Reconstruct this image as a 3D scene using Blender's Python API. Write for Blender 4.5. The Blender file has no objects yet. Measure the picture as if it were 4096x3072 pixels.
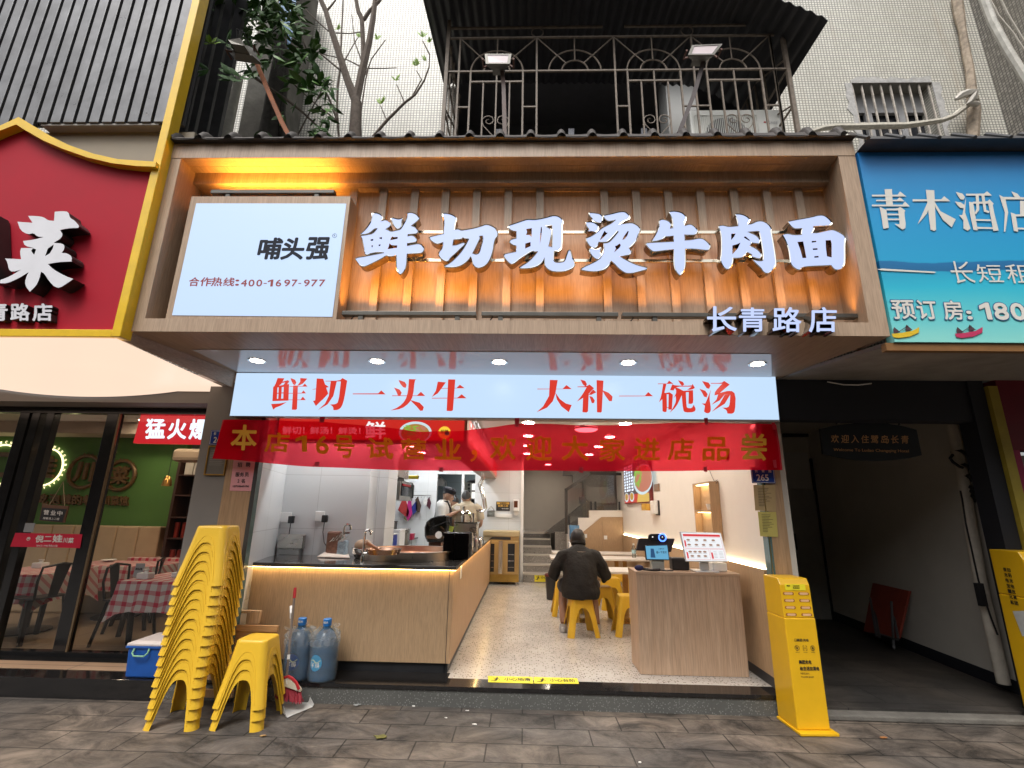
import bpy, bmesh, math, random
from mathutils import Vector, Matrix, geometry
random.seed(7)
R = math.radians
scene = bpy.context.scene
col = scene.collection

# ---------------------------------------------------------------- camera
F_PX = 1921.1011
CAM = Vector((0.0, -4.54, 1.6))
RX = Vector((0.99956305, 0.02468843, 0.01625392))      # image right
RY = Vector((0.00945965, 0.25378367, -0.96721475))     # image down
RZ = Vector((-0.02800400, 0.96694588, 0.25343924))     # viewing direction
cd = bpy.data.cameras.new('camera'); cam = bpy.data.objects.new('camera', cd); col.objects.link(cam)
cd.sensor_fit = 'HORIZONTAL'; cd.sensor_width = 36.0; cd.lens = F_PX/4096*36.0
cd.clip_start = 0.05; cd.clip_end = 400
m4 = Matrix((RX, -RY, -RZ)).transposed().to_4x4(); m4.translation = CAM
cam.matrix_world = m4
scene.camera = cam

# ---------------------------------------------------------------- sky, sun, exposure
SUN_EL, SUN_AZ = R(58), R(200)
w = bpy.data.worlds.new('World'); scene.world = w; w.use_nodes = True
nt = w.node_tree; bg = nt.nodes['Background']
sky = nt.nodes.new('ShaderNodeTexSky'); sky.sky_type = 'NISHITA'; sky.sun_disc = False
sky.sun_elevation = SUN_EL; sky.sun_rotation = SUN_AZ; sky.air_density = 1.0; sky.dust_density = 6.0; sky.ozone_density = 1.0
hs = nt.nodes.new('ShaderNodeHueSaturation'); hs.inputs['Saturation'].default_value = 0.12   # overcast: grey, not blue
nt.links.new(sky.outputs[0], hs.inputs['Color']); nt.links.new(hs.outputs[0], bg.inputs['Color'])
bg.inputs['Strength'].default_value = 0.125
sd = bpy.data.lights.new('sun', 'SUN'); sun = bpy.data.objects.new('sun', sd); col.objects.link(sun)
sd.energy = 1.0; sd.angle = R(25); sd.color = (1.0, 0.95, 0.88)
dv = Vector((math.sin(SUN_AZ)*math.cos(SUN_EL), math.cos(SUN_AZ)*math.cos(SUN_EL), math.sin(SUN_EL)))
sun.rotation_euler = dv.to_track_quat('Z', 'Y').to_euler()
vs = scene.view_settings; scene.display_settings.display_device = 'sRGB'
vs.view_transform = 'Standard'; vs.look = 'None'; vs.exposure = 0.75; vs.gamma = 1.0
cy = scene.cycles; cy.max_bounces = 8; cy.diffuse_bounces = 4; cy.glossy_bounces = 4; cy.transmission_bounces = 6
cy.transparent_max_bounces = 12; cy.sample_clamp_indirect = 6.0; cy.caustics_reflective = False; cy.caustics_refractive = False
cy.use_denoising = True

# ---------------------------------------------------------------- measuring helpers: a photo pixel on a known plane
def ray(px, py): return RX*((px-2048)/F_PX) + RY*((py-1536)/F_PX) + RZ
def pl(px, py, ax, v):
    d = ray(px, py); return CAM + d*((v-CAM[ax])/d[ax])
def aX(q, v): return pl(q[0], q[1], 0, v)
def aY(q, v): return pl(q[0], q[1], 1, v)
def aZ(q, v): return pl(q[0], q[1], 2, v)
def crop(ox, oy, s): return lambda x, y: (ox+s*x, oy+s*y)

# ---------------------------------------------------------------- objects
PROTO = set()
def tag(o, label=None, cat=None, group=None, kind=None):
    if label: o['label'] = label
    if cat: o['category'] = cat
    if group: o['group'] = group
    if kind: o['kind'] = kind
    return o
def T(name, label, cat, group=None):
    o = bpy.data.objects.new(name, None); o.empty_display_size = 0.1; col.objects.link(o)
    return tag(o, label, cat, group)
def copy_tree(o, parent=None):
    c = o.copy(); col.objects.link(c)
    if parent: c.parent = parent; c.matrix_parent_inverse = o.matrix_parent_inverse.copy()
    for ch in o.children: copy_tree(ch, c)
    return c
class MB:
    def __init__(s): s.v = []; s.f = []; s.uv = None
    def add(s, vs, fs):
        n = len(s.v); s.v += [Vector(v) for v in vs]; s.f += [tuple(i+n for i in f) for f in fs]; return s
    def box(s, x0, x1, y0, y1, z0, z1):
        if x0 > x1: x0, x1 = x1, x0
        if y0 > y1: y0, y1 = y1, y0
        if z0 > z1: z0, z1 = z1, z0
        return s.add([(x0,y0,z0),(x1,y0,z0),(x1,y1,z0),(x0,y1,z0),(x0,y0,z1),(x1,y0,z1),(x1,y1,z1),(x0,y1,z1)],
                     [(3,2,1,0),(4,5,6,7),(0,1,5,4),(1,2,6,5),(2,3,7,6),(3,0,4,7)])
    def quad(s, a, b, c, d): return s.add([a,b,c,d], [(0,1,2,3)])
    def slab(s, pts, off):
        """a polygon pushed out along off"""
        n = len(pts); off = Vector(off); P = [Vector(p) for p in pts]
        tri = geometry.tessellate_polygon([P])
        f = [t for t in tri] + [tuple(i+n for i in t)[::-1] for t in tri] + [(i,(i+1)%n,(i+1)%n+n,i+n) for i in range(n)]
        return s.add(P + [p+off for p in P], f)
    def glyph(s, polys, off, face=True, sides=True, back=False):
        """outline with holes (list of loops of 3d points): flat face plus returns along off"""
        off = Vector(off); L = [[Vector(p) for p in q] for q in polys]
        flat = [p for q in L for p in q]
        tri = geometry.tessellate_polygon(L)
        if face: s.add(flat, tri)
        if back: s.add([p+off for p in flat], tri)
        if sides:
            for q in L:
                n = len(q); s.add(q + [p+off for p in q], [(i,(i+1)%n,(i+1)%n+n,i+n) for i in range(n)])
        return s
    def cyl(s, a, b, r0, r1=None, n=12, caps=True):
        a, b = Vector(a), Vector(b); r1 = r0 if r1 is None else r1
        d = (b-a).normalized(); u = d.orthogonal().normalized(); v = d.cross(u)
        vs = [a+(u*math.cos(2*math.pi*i/n)+v*math.sin(2*math.pi*i/n))*r0 for i in range(n)] + \
             [b+(u*math.cos(2*math.pi*i/n)+v*math.sin(2*math.pi*i/n))*r1 for i in range(n)]
        f = [(i,(i+1)%n,(i+1)%n+n,i+n) for i in range(n)]
        if caps: f += [tuple(range(n))[::-1], tuple(range(n,2*n))]
        return s.add(vs, f)
    def tube(s, pts, r, n=6, closed=False):
        pts = [Vector(p) for p in pts]; m = len(pts); rr = r if isinstance(r,(list,tuple)) else [r]*m
        vs = []; pu = None
        for i, p in enumerate(pts):
            a = pts[i-1] if (i > 0 or closed) else pts[i]; b = pts[(i+1)%m] if (i < m-1 or closed) else pts[i]
            d = (b-a).normalized()
            u = d.orthogonal().normalized() if pu is None else (pu - d*pu.dot(d))
            if u.length < 1e-5: u = d.orthogonal()
            u.normalize(); pu = u; v = d.cross(u)
            vs += [p+(u*math.cos(2*math.pi*k/n)+v*math.sin(2*math.pi*k/n))*rr[i] for k in range(n)]
        f = []
        for i in range(m if closed else m-1):
            j = (i+1)%m
            f += [(i*n+k, i*n+(k+1)%n, j*n+(k+1)%n, j*n+k) for k in range(n)]
        if not closed: f += [tuple(range(n))[::-1], tuple((m-1)*n+k for k in range(n))]
        return s.add(vs, f)
    def lathe(s, prof, c=(0,0,0), n=24, caps=True):
        c = Vector(c); vs = []
        for r, z in prof: vs += [c+Vector((r*math.cos(2*math.pi*k/n), r*math.sin(2*math.pi*k/n), z)) for k in range(n)]
        f = [(i*n+k, i*n+(k+1)%n, (i+1)*n+(k+1)%n, (i+1)*n+k) for i in range(len(prof)-1) for k in range(n)]
        if caps: f += [tuple(range(n))[::-1], tuple((len(prof)-1)*n+k for k in range(n))]
        return s.add(vs, f)
    def loft(s, rings, caps=True):
        n = len(rings[0]); vs = [Vector(p) for r in rings for p in r]
        f = [(i*n+k, i*n+(k+1)%n, (i+1)*n+(k+1)%n, (i+1)*n+k) for i in range(len(rings)-1) for k in range(n)]
        if caps: f += [tuple(range(n))[::-1], tuple((len(rings)-1)*n+k for k in range(n))]
        return s.add(vs, f)
    def ball(s, c, r, n=12, m=8, sc=(1,1,1)):
        c = Vector(c); rings = []
        for i in range(m+1):
            t = math.pi*(0.02+0.96*i/m)
            rings.append([c+Vector((r*sc[0]*math.sin(t)*math.cos(2*math.pi*k/n), r*sc[1]*math.sin(t)*math.sin(2*math.pi*k/n), -r*sc[2]*math.cos(t))) for k in range(n)])
        return s.loft(rings)
    def grid(s, fn, nu, nv):
        vs = [fn(i/nu, j/nv) for j in range(nv+1) for i in range(nu+1)]
        return s.add(vs, [(j*(nu+1)+i, j*(nu+1)+i+1, (j+1)*(nu+1)+i+1, (j+1)*(nu+1)+i) for j in range(nv) for i in range(nu)])
    def build(s, name, mt, parent=None, label=None, cat=None, group=None, kind=None, smooth=False, bevel=0, solid=0, fix=True, sub=0):
        me = bpy.data.meshes.new(name); me.from_pydata([tuple(v) for v in s.v], [], s.f); me.validate()
        if fix:
            bm = bmesh.new(); bm.from_mesh(me); bmesh.ops.recalc_face_normals(bm, faces=bm.faces); bm.to_mesh(me); bm.free()
        if mt: me.materials.append(mt)
        if smooth:
            me.polygons.foreach_set('use_smooth', [True]*len(me.polygons))
            me.set_sharp_from_angle(angle=R(40))
        o = bpy.data.objects.new(name, me); col.objects.link(o)
        if parent: o.parent = parent
        if solid:
            md = o.modifiers.new('Solid', 'SOLIDIFY'); md.thickness = solid; md.offset = -1
            if smooth: es = o.modifiers.new('Split', 'EDGE_SPLIT'); es.split_angle = R(45)
        if bevel:
            md = o.modifiers.new('Bevel', 'BEVEL'); md.width = bevel; md.segments = 2; md.limit_method = 'ANGLE'; md.angle_limit = R(50)
        if sub:
            md = o.modifiers.new('Sub', 'SUBSURF'); md.levels = sub; md.render_levels = sub
        return tag(o, label, cat, group, kind)
def B(x0, x1, y0, y1, z0, z1): return MB().box(x0, x1, y0, y1, z0, z1)
def arc(c, r, a0, a1, n=12, ax='xz'):
    out = []
    for i in range(n+1):
        a = R(a0+(a1-a0)*i/n); x, y = r*math.cos(a), r*math.sin(a)
        out.append(Vector(c)+(Vector((x,0,y)) if ax == 'xz' else Vector((x,y,0)) if ax == 'xy' else Vector((0,x,y))))
    return out
def finish():
    """put the origin of every top-level thing at its base"""
    bpy.context.view_layer.update()
    for o in list(col.objects):
        if o.parent or o in PROTO or o.type not in ('EMPTY','MESH') : continue
        if o.location.length > 0 or o.rotation_euler[2] != 0: continue
        pts = []
        def rec(q):
            if q.type == 'MESH': pts.extend(q.matrix_world @ Vector(c) for c in q.bound_box)
            for ch in q.children: rec(ch)
        rec(o)
        if not pts: continue
        lo = [min(p[i] for p in pts) for i in range(3)]; hi = [max(p[i] for p in pts) for i in range(3)]
        L = Vector(((lo[0]+hi[0])/2, (lo[1]+hi[1])/2, lo[2]))
        if o.type == 'EMPTY':
            o.location = L
            for ch in o.children: ch.matrix_parent_inverse = Matrix.Translation(-L)
        else:
            o.data.transform(Matrix.Translation(-L)); o.location = L
            for ch in o.children: ch.matrix_parent_inverse = Matrix.Translation(-L)

# ---------------------------------------------------------------- materials
MATS = {}
def _new(name):
    m = bpy.data.materials.new(name); m.use_nodes = True; n = m.node_tree
    return m, n, n.nodes['Principled BSDF']
def N(n, t, **kw):
    nd = n.nodes.new(t)
    for k, v in kw.items():
        if k in nd.inputs: nd.inputs[k].default_value = v
        else: setattr(nd, k, v)
    return nd
def _coord(n, scale=(1,1,1), kind='Object', rot=(0,0,0)):
    tc = N(n, 'ShaderNodeTexCoord'); mp = N(n, 'ShaderNodeMapping'); mp.inputs['Scale'].default_value = scale; mp.inputs['Rotation'].default_value = rot
    n.links.new(tc.outputs[kind], mp.inputs[0]); return mp.outputs[0]
def _ramp(n, fac, stops):
    r = N(n, 'ShaderNodeValToRGB'); e = r.color_ramp.elements
    while len(e) < len(stops): e.new(0.5)
    for k, (p, c) in enumerate(stops): e[k].position = p; e[k].color = (*c, 1) if len(c) == 3 else c
    n.links.new(fac, r.inputs[0]); return r.outputs[0]
def _mix(n, a, b, fac, mode='MIX'):
    m = N(n, 'ShaderNodeMix', data_type='RGBA', blend_type=mode)
    for s, v in ((6, a), (7, b)):
        if hasattr(v, 'links'): n.links.new(v, m.inputs[s])
        else: m.inputs[s].default_value = (*v, 1)
    if hasattr(fac, 'links'): n.links.new(fac, m.inputs[0])
    else: m.inputs[0].default_value = fac
    return m.outputs[2]
def sc3(c, k): return tuple(max(0, min(1, x*k)) for x in c)
def paint(name, c, rough=0.5, var=0.12, scale=6, bump=0.0, metal=0.0, spec=0.5, coat=0, dirt=0, alpha=1):
    """a surface with slightly uneven colour and gloss"""
    if name in MATS: return MATS[name]
    m, n, p = _new(name)
    co = _coord(n); nz = N(n, 'ShaderNodeTexNoise', Scale=scale, Detail=5.0, Roughness=0.6); n.links.new(co, nz.inputs['Vector'])
    cc = _ramp(n, nz.outputs['Fac'], [(0.3, sc3(c, 1-var)), (0.7, sc3(c, 1+var))])
    if dirt:
        n2 = N(n, 'ShaderNodeTexNoise', Scale=scale*0.35, Detail=8.0, Roughness=0.7); n.links.new(co, n2.inputs['Vector'])
        f = _ramp(n, n2.outputs['Fac'], [(0.45, (0,0,0)), (0.75, (dirt,)*3)])
        cc = _mix(n, cc, (0.06, 0.05, 0.04), f)
    n.links.new(cc, p.inputs['Base Color'])
    rr = N(n, 'ShaderNodeMapRange'); rr.inputs[3].default_value = max(0.02, rough-0.08); rr.inputs[4].default_value = min(1, rough+0.08)
    n.links.new(nz.outputs['Fac'], rr.inputs[0]); n.links.new(rr.outputs[0], p.inputs['Roughness'])
    p.inputs['Metallic'].default_value = metal; p.inputs['Specular IOR Level'].default_value = spec
    if coat: p.inputs['Coat Weight'].default_value = coat
    if alpha < 1: p.inputs['Alpha'].default_value = alpha
    if bump:
        b = N(n, 'ShaderNodeBump', Strength=bump, Distance=0.01); n3 = N(n, 'ShaderNodeTexNoise', Scale=scale*8, Detail=4.0)
        n.links.new(co, n3.inputs['Vector']); n.links.new(n3.outputs['Fac'], b.inputs['Height']); n.links.new(b.outputs[0], p.inputs['Normal'])
    MATS[name] = m; return m
GK = 0.62
def glow(name, c, s):
    if name in MATS: return MATS[name]
    m, n, p = _new(name); p.inputs['Base Color'].default_value = (*sc3(c, 0.06), 1); p.inputs['Emission Color'].default_value = (*c, 1); p.inputs['Emission Strength'].default_value = s*GK
    p.inputs['Roughness'].default_value = 0.35
    MATS[name] = m; return m
def wood(name, a, b, grain='z', rough=0.45, fine=1.0, knots=0):
    if name in MATS: return MATS[name]
    m, n, p = _new(name)
    sc = {'z': (26, 26, 1.1), 'x': (1.1, 26, 26), 'y': (26, 1.1, 26)}[grain]
    co = _coord(n, tuple(x*fine for x in sc)); nz = N(n, 'ShaderNodeTexNoise', Scale=1.0, Detail=8.0, Roughness=0.65, Distortion=0.6); n.links.new(co, nz.inputs['Vector'])
    co2 = _coord(n, tuple(x*fine*4 for x in sc)); n2 = N(n, 'ShaderNodeTexNoise', Scale=1.6, Detail=3.0); n.links.new(co2, n2.inputs['Vector'])
    c1 = _ramp(n, nz.outputs['Fac'], [(0.25, a), (0.5, tuple((x+y)/2 for x, y in zip(a, b))), (0.75, b)])
    c2 = _ramp(n, n2.outputs['Fac'], [(0.35, (0.72,)*3), (0.6, (1.0,)*3)])
    cc = _mix(n, c1, c2, 0.8, 'MULTIPLY')
    if knots:
        k = N(n, 'ShaderNodeTexVoronoi', Scale=2.2); n.links.new(_coord(n, (1, 1, 1)), k.inputs['Vector'])
        f = _ramp(n, k.outputs['Distance'], [(0.02, (1,1,1)), (0.10, (0,0,0))]); cc = _mix(n, cc, (0.16, 0.05, 0.015), f)
    n.links.new(cc, p.inputs['Base Color']); p.inputs['Roughness'].default_value = rough
    b_ = N(n, 'ShaderNodeBump', Strength=0.06, Distance=0.004); n.links.new(nz.outputs['Fac'], b_.inputs['Height']); n.links.new(b_.outputs[0], p.inputs['Normal'])
    MATS[name] = m; return m
def terrazzo(name, base, chips, dark, scale=60, rough=0.35, amount=0.5):
    if name in MATS: return MATS[name]
    m, n, p = _new(name); co = _coord(n)
    v = N(n, 'ShaderNodeTexVoronoi', Scale=scale); n.links.new(co, v.inputs['Vector'])
    sep = N(n, 'ShaderNodeSeparateColor'); n.links.new(v.outputs['Color'], sep.inputs[0])
    small = _ramp(n, v.outputs['Distance'], [(0.30, (1,1,1)), (0.42, (0,0,0))])
    pick = _ramp(n, sep.outputs[0], [(amount, (0,0,0)), (amount+0.02, (1,1,1))])
    f = _mix(n, small, pick, 1.0, 'MULTIPLY')
    cc = _ramp(n, sep.outputs[1], [(0.0, dark), (0.5, chips), (1.0, sc3(chips, 1.15))])
    nz = N(n, 'ShaderNodeTexNoise', Scale=2.5, Detail=6.0); n.links.new(co, nz.inputs['Vector'])
    bc = _ramp(n, nz.outputs['Fac'], [(0.3, sc3(base, 0.88)), (0.7, sc3(base, 1.1))])
    n.links.new(_mix(n, bc, cc, f), p.inputs['Base Color']); p.inputs['Roughness'].default_value = rough
    MATS[name] = m; return m
def tiles(name, c, grout, w_, h_, mortar=0.004, rough=0.2, axes='xz', offset=0.0, var=0.05, stain=0, bump=0.3, mottling=0.0):
    """rectangular tiles laid on the plane given by axes"""
    if name in MATS: return MATS[name]
    m, n, p = _new(name)
    tc = N(n, 'ShaderNodeTexCoord'); sp = N(n, 'ShaderNodeSeparateXYZ'); cb = N(n, 'ShaderNodeCombineXYZ')
    n.links.new(tc.outputs['Object'], sp.inputs[0])
    for k, a in enumerate(axes): n.links.new(sp.outputs['xyz'.index(a)], cb.inputs[k])
    br = N(n, 'ShaderNodeTexBrick', offset=offset, squash=1.0); n.links.new(cb.outputs[0], br.inputs['Vector'])
    br.inputs['Scale'].default_value = 1.0; br.inputs['Brick Width'].default_value = w_; br.inputs['Row Height'].default_value = h_
    br.inputs['Mortar Size'].default_value = mortar; br.inputs['Mortar Smooth'].default_value = 0.3
    br.inputs['Color1'].default_value = (*sc3(c, 1-var), 1); br.inputs['Color2'].default_value = (*sc3(c, 1+var), 1); br.inputs['Mortar'].default_value = (*grout, 1)
    cc = br.outputs['Color']
    if stain:
        nz = N(n, 'ShaderNodeTexNoise', Scale=0.55, Detail=9.0, Roughness=0.68); n.links.new(_coord(n, (1, 1, 0.55)), nz.inputs['Vector'])
        f = _ramp(n, nz.outputs['Fac'], [(0.48, (0,0,0)), (0.78, (stain,)*3)]); cc = _mix(n, cc, (0.20, 0.18, 0.14), f)
        nz2 = N(n, 'ShaderNodeTexNoise', Scale=1.0, Detail=4.0); n.links.new(_coord(n, (5, 5, 0.35)), nz2.inputs['Vector'])
        f2 = _ramp(n, nz2.outputs['Fac'], [(0.62, (0,0,0)), (0.78, (stain*0.5,)*3)]); cc = _mix(n, cc, (0.30, 0.20, 0.12), f2)
    if mottling:
        nz = N(n, 'ShaderNodeTexNoise', Scale=2.3, Detail=10.0, Roughness=0.72, Distortion=0.8); n.links.new(_coord(n, (1, 1.6, 1)), nz.inputs['Vector'])
        f = _ramp(n, nz.outputs['Fac'], [(0.36, (0.22,)*3), (0.5, (0.85,)*3), (0.66, (1.6,)*3)]); cc = _mix(n, cc, f, mottling, 'MULTIPLY')
        nz3 = N(n, 'ShaderNodeTexNoise', Scale=0.8, Detail=3.0); n.links.new(_coord(n), nz3.inputs['Vector'])
        f3 = _ramp(n, nz3.outputs['Fac'], [(0.38, (0.5, 0.52, 0.56)), (0.62, (1.25, 1.12, 0.98))]); cc = _mix(n, cc, f3, 0.7, 'MULTIPLY')
    n.links.new(cc, p.inputs['Base Color']); p.inputs['Roughness'].default_value = rough
    if bump:
        inv = N(n, 'ShaderNodeMath', operation='SUBTRACT'); inv.inputs[0].default_value = 1.0; n.links.new(br.outputs['Fac'], inv.inputs[1])
        h = inv.outputs[0]
        if mottling:
            n5 = N(n, 'ShaderNodeTexNoise', Scale=9.0, Detail=8.0, Roughness=0.7); n.links.new(_coord(n), n5.inputs['Vector'])
            ad = N(n, 'ShaderNodeMath', operation='ADD'); n.links.new(inv.outputs[0], ad.inputs[0]); n.links.new(n5.outputs['Fac'], ad.inputs[1]); h = ad.outputs[0]
        b = N(n, 'ShaderNodeBump', Strength=bump, Distance=0.006); n.links.new(h, b.inputs['Height']); n.links.new(b.outputs[0], p.inputs['Normal'])
    MATS[name] = m; return m
def glass(name, tint=(1,1,1), refl=0.08):
    """thin pane: lets light straight through and mirrors a little"""
    if name in MATS: return MATS[name]
    m = bpy.data.materials.new(name); m.use_nodes = True; n = m.node_tree; n.nodes.clear()
    out = N(n, 'ShaderNodeOutputMaterial'); tr = N(n, 'ShaderNodeBsdfTransparent', Color=(*tint, 1)); gl = N(n, 'ShaderNodeBsdfGlossy', Roughness=0.02)
    lw = N(n, 'ShaderNodeFresnel', IOR=1.35); mx = N(n, 'ShaderNodeMixShader'); mul = N(n, 'ShaderNodeMath', operation='ADD'); mul.inputs[1].default_value = refl*0.3
    n.links.new(lw.outputs[0], mul.inputs[0]); n.links.new(mul.outputs[0], mx.inputs[0]); n.links.new(tr.outputs[0], mx.inputs[1]); n.links.new(gl.outputs[0], mx.inputs[2]); n.links.new(mx.outputs[0], out.inputs[0])
    MATS[name] = m; return m
def sheer(name, c, see, tint, weave=0.1):
    """thin cloth or film: part woven colour, part see-through"""
    if name in MATS: return MATS[name]
    m = bpy.data.materials.new(name); m.use_nodes = True; n = m.node_tree; n.nodes.clear()
    out = N(n, 'ShaderNodeOutputMaterial'); tr = N(n, 'ShaderNodeBsdfTransparent', Color=(*tint, 1)); df = N(n, 'ShaderNodeBsdfDiffuse', Color=(*c, 1)); tl = N(n, 'ShaderNodeBsdfTranslucent', Color=(*c, 1))
    nz = N(n, 'ShaderNodeTexNoise', Scale=4.0, Detail=6.0); n.links.new(_coord(n, (1, 1, 3)), nz.inputs['Vector'])
    rg = N(n, 'ShaderNodeMapRange'); rg.inputs[3].default_value = see-weave; rg.inputs[4].default_value = see+weave; n.links.new(nz.outputs['Fac'], rg.inputs[0])
    a = N(n, 'ShaderNodeMixShader'); a.inputs[0].default_value = 0.45; n.links.new(df.outputs[0], a.inputs[1]); n.links.new(tl.outputs[0], a.inputs[2])
    mx = N(n, 'ShaderNodeMixShader'); n.links.new(rg.outputs[0], mx.inputs[0]); n.links.new(a.outputs[0], mx.inputs[1]); n.links.new(tr.outputs[0], mx.inputs[2]); n.links.new(mx.outputs[0], out.inputs[0])
    MATS[name] = m; return m
def checks(name, base, stripe, pitch):
    """gingham woven from two sets of stripes"""
    if name in MATS: return MATS[name]
    m, n, p = _new(name); tc = N(n, 'ShaderNodeTexCoord'); sp = N(n, 'ShaderNodeSeparateXYZ'); n.links.new(tc.outputs['Object'], sp.inputs[0])
    def band(sock_list):
        s = None
        for q in sock_list:
            if s is None: s = q
            else:
                ad = N(n, 'ShaderNodeMath', operation='ADD'); n.links.new(s, ad.inputs[0]); n.links.new(q, ad.inputs[1]); s = ad.outputs[0]
        dv_ = N(n, 'ShaderNodeMath', operation='MULTIPLY'); dv_.inputs[1].default_value = 1/pitch; n.links.new(s, dv_.inputs[0])
        fr = N(n, 'ShaderNodeMath', operation='FRACT'); n.links.new(dv_.outputs[0], fr.inputs[0])
        lt = N(n, 'ShaderNodeMath', operation='LESS_THAN'); lt.inputs[1].default_value = 0.40; n.links.new(fr.outputs[0], lt.inputs[0]); return lt.outputs[0]
    a = band([sp.outputs[0]]); b = band([sp.outputs[1], sp.outputs[2]])
    ad = N(n, 'ShaderNodeMath', operation='ADD'); n.links.new(a, ad.inputs[0]); n.links.new(b, ad.inputs[1])
    hf = N(n, 'ShaderNodeMath', operation='MULTIPLY'); hf.inputs[1].default_value = 0.5; n.links.new(ad.outputs[0], hf.inputs[0])
    n.links.new(_ramp(n, hf.outputs[0], [(0.0, base), (0.5, tuple((x*0.4+y*0.6) for x, y in zip(base, stripe))), (1.0, stripe)]), p.inputs['Base Color'])
    p.inputs['Roughness'].default_value = 0.85
    MATS[name] = m; return m

# ---------------------------------------------------------------- lettering
_TC = {}
def outline(s, bold=0.0):
    """triangles of a piece of text in its own plane, with its bounds"""
    k = (s, bold)
    if k in _TC: return _TC[k]
    if s == '1':                                   # the built-in font's 1 is a bare bar: give it its flag
        V = [(.30,0),(.46,0),(.46,.70),(.34,.70),(.08,.56),(.08,.44),(.30,.55)]
        _TC[k] = (V, [(0,1,2,6),(2,3,4,5,6)], [(i,(i+1)%7) for i in range(7)], .08, .46, 0, .70); return _TC[k]
    c = bpy.data.curves.new('lettering', 'FONT'); c.body = s; c.size = 1.0; c.offset = bold; c.resolution_u = 3; c.fill_mode = 'FRONT'
    o = bpy.data.objects.new('lettering', c); col.objects.link(o)
    me = bpy.data.meshes.new_from_object(o.evaluated_get(bpy.context.evaluated_depsgraph_get()))
    V = [(v.co.x, v.co.y) for v in me.vertices]; Fc = [tuple(p.vertices) for p in me.polygons]
    from collections import Counter
    ed = Counter(); dirc = {}
    for f in Fc:
        for i in range(len(f)):
            a, b = f[i], f[(i+1) % len(f)]; ed[frozenset((a, b))] += 1; dirc[frozenset((a, b))] = (a, b)
    rim = [dirc[e] for e, q in ed.items() if q == 1]
    bpy.data.objects.remove(o); bpy.data.curves.remove(c); bpy.data.meshes.remove(me)
    xs = [v[0] for v in V] or [0]; ys = [v[1] for v in V] or [0]
    _TC[k] = (V, Fc, rim, min(xs), max(xs), min(ys), max(ys)); return _TC[k]
def letter(mb, s, tl, tr, bl, bold=0.0, off=(0,0,0), shear=0.0, face=True, sides=False):
    """fit text s into the parallelogram with corners tl, tr, bl (3d); bold fattens the strokes"""
    V, Fc, rim, x0, x1, y0, y1 = outline(s)
    tl, tr, bl = Vector(tl), Vector(tr), Vector(bl); U = tr-tl; W = tl-bl; off = Vector(off)
    nrm = U.cross(W).normalized()
    em = max(1e-6, max(y1-y0, x1-x0)); r = bold/em
    if len(s) > 1: r = bold/max(1e-6, y1-y0)
    k = 8 if bold else 0
    sh = [(0.0, 0.0)] + [(math.cos(2*math.pi*i/k)*r, math.sin(2*math.pi*i/k)*r) for i in range(k)]
    fx = (1-2*r*(1 if len(s) == 1 else (y1-y0)/max(1e-6, x1-x0))) if bold else 1.0; fy = 1-2*r if bold else 1.0
    for j, (dx, dy) in enumerate(sh):
        if len(s) > 1: dx *= (y1-y0)/max(1e-6, x1-x0)
        P = []
        for x, y in V:
            b = 0.5+((y-y0)/max(1e-6, y1-y0)-0.5)*fy+dy; a = 0.5+((x-x0)/max(1e-6, x1-x0)-0.5)*fx+dx
            P.append(bl + U*(a+shear*(b-0.5)) + W*b + nrm*(0.00012*j))
        if face: mb.add(P, Fc)
        if sides and (not bold or j > 0): mb.add(P+[p+off for p in P], [(a, b, b+len(P), a+len(P)) for a, b in rim])
    return mb
def row(s, tl, tr, bl, name, mt, parent, bold=0.0, shear=0.0, gap=0.12, lift=(0, -0.002, 0)):
    """a line of characters, each one its own part"""
    tl, tr, bl = Vector(tl)+Vector(lift), Vector(tr)+Vector(lift), Vector(bl)+Vector(lift)
    n = len(s); U = (tr-tl)/(n-gap)
    for i, ch in enumerate(s):
        if ch == ' ': continue
        wd = 1-gap
        a = tl+U*i
        if ch in '，：:': letter(q := MB(), ch, a+U*0.15+(bl-tl)*0.62, a+U*0.42+(bl-tl)*0.62, bl+U*i+U*0.15, bold, shear=shear)
        elif ch == '一': letter(q := MB(), ch, a+(bl-tl)*0.45, a+U*wd+(bl-tl)*0.45, a+(bl-tl)*0.58, bold, shear=shear)
        else: letter(q := MB(), ch, a, a+U*wd, bl+U*i, bold, shear=shear)
        q.build(name, mt, parent, fix=False)
def loops(polys, cr, Y):
    """pixel outlines (flat number lists) read in a crop, laid on the plane y = Y"""
    return [[aY(cr(p[i], p[i+1]), Y) for i in range(0, len(p), 2)] for p in polys]
# ================================================================ materials used in many places
W_SIGN = wood('oak_laminate', (0.34, 0.235, 0.16), (0.46, 0.335, 0.235), fine=1.3)
W_SIGNX = wood('oak_laminate_flat', (0.34, 0.235, 0.16), (0.46, 0.335, 0.235), 'y')
W_CAB = wood('beech_laminate', (0.47, 0.31, 0.175), (0.52, 0.35, 0.205), fine=1.6)
W_DESK = wood('ash_laminate', (0.42, 0.27, 0.17), (0.58, 0.41, 0.285), fine=0.7)
W_POST = wood('post_laminate', (0.36, 0.22, 0.115), (0.50, 0.33, 0.19))
WHITE = paint('white_paint', (0.78, 0.76, 0.73), 0.5, 0.03)
WHITEP = paint('white_plastic', (0.80, 0.80, 0.79), 0.35, 0.03)
BLACK = paint('black_metal', (0.018, 0.018, 0.02), 0.3, 0.2)
BLACKP = paint('black_plastic', (0.02, 0.02, 0.022), 0.4, 0.2)
STEEL = paint('stainless', (0.56, 0.54, 0.51), 0.28, 0.1, 3, metal=1.0)
CHROME = paint('chrome', (0.72, 0.70, 0.66), 0.12, 0.06, 5, metal=1.0)
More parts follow.
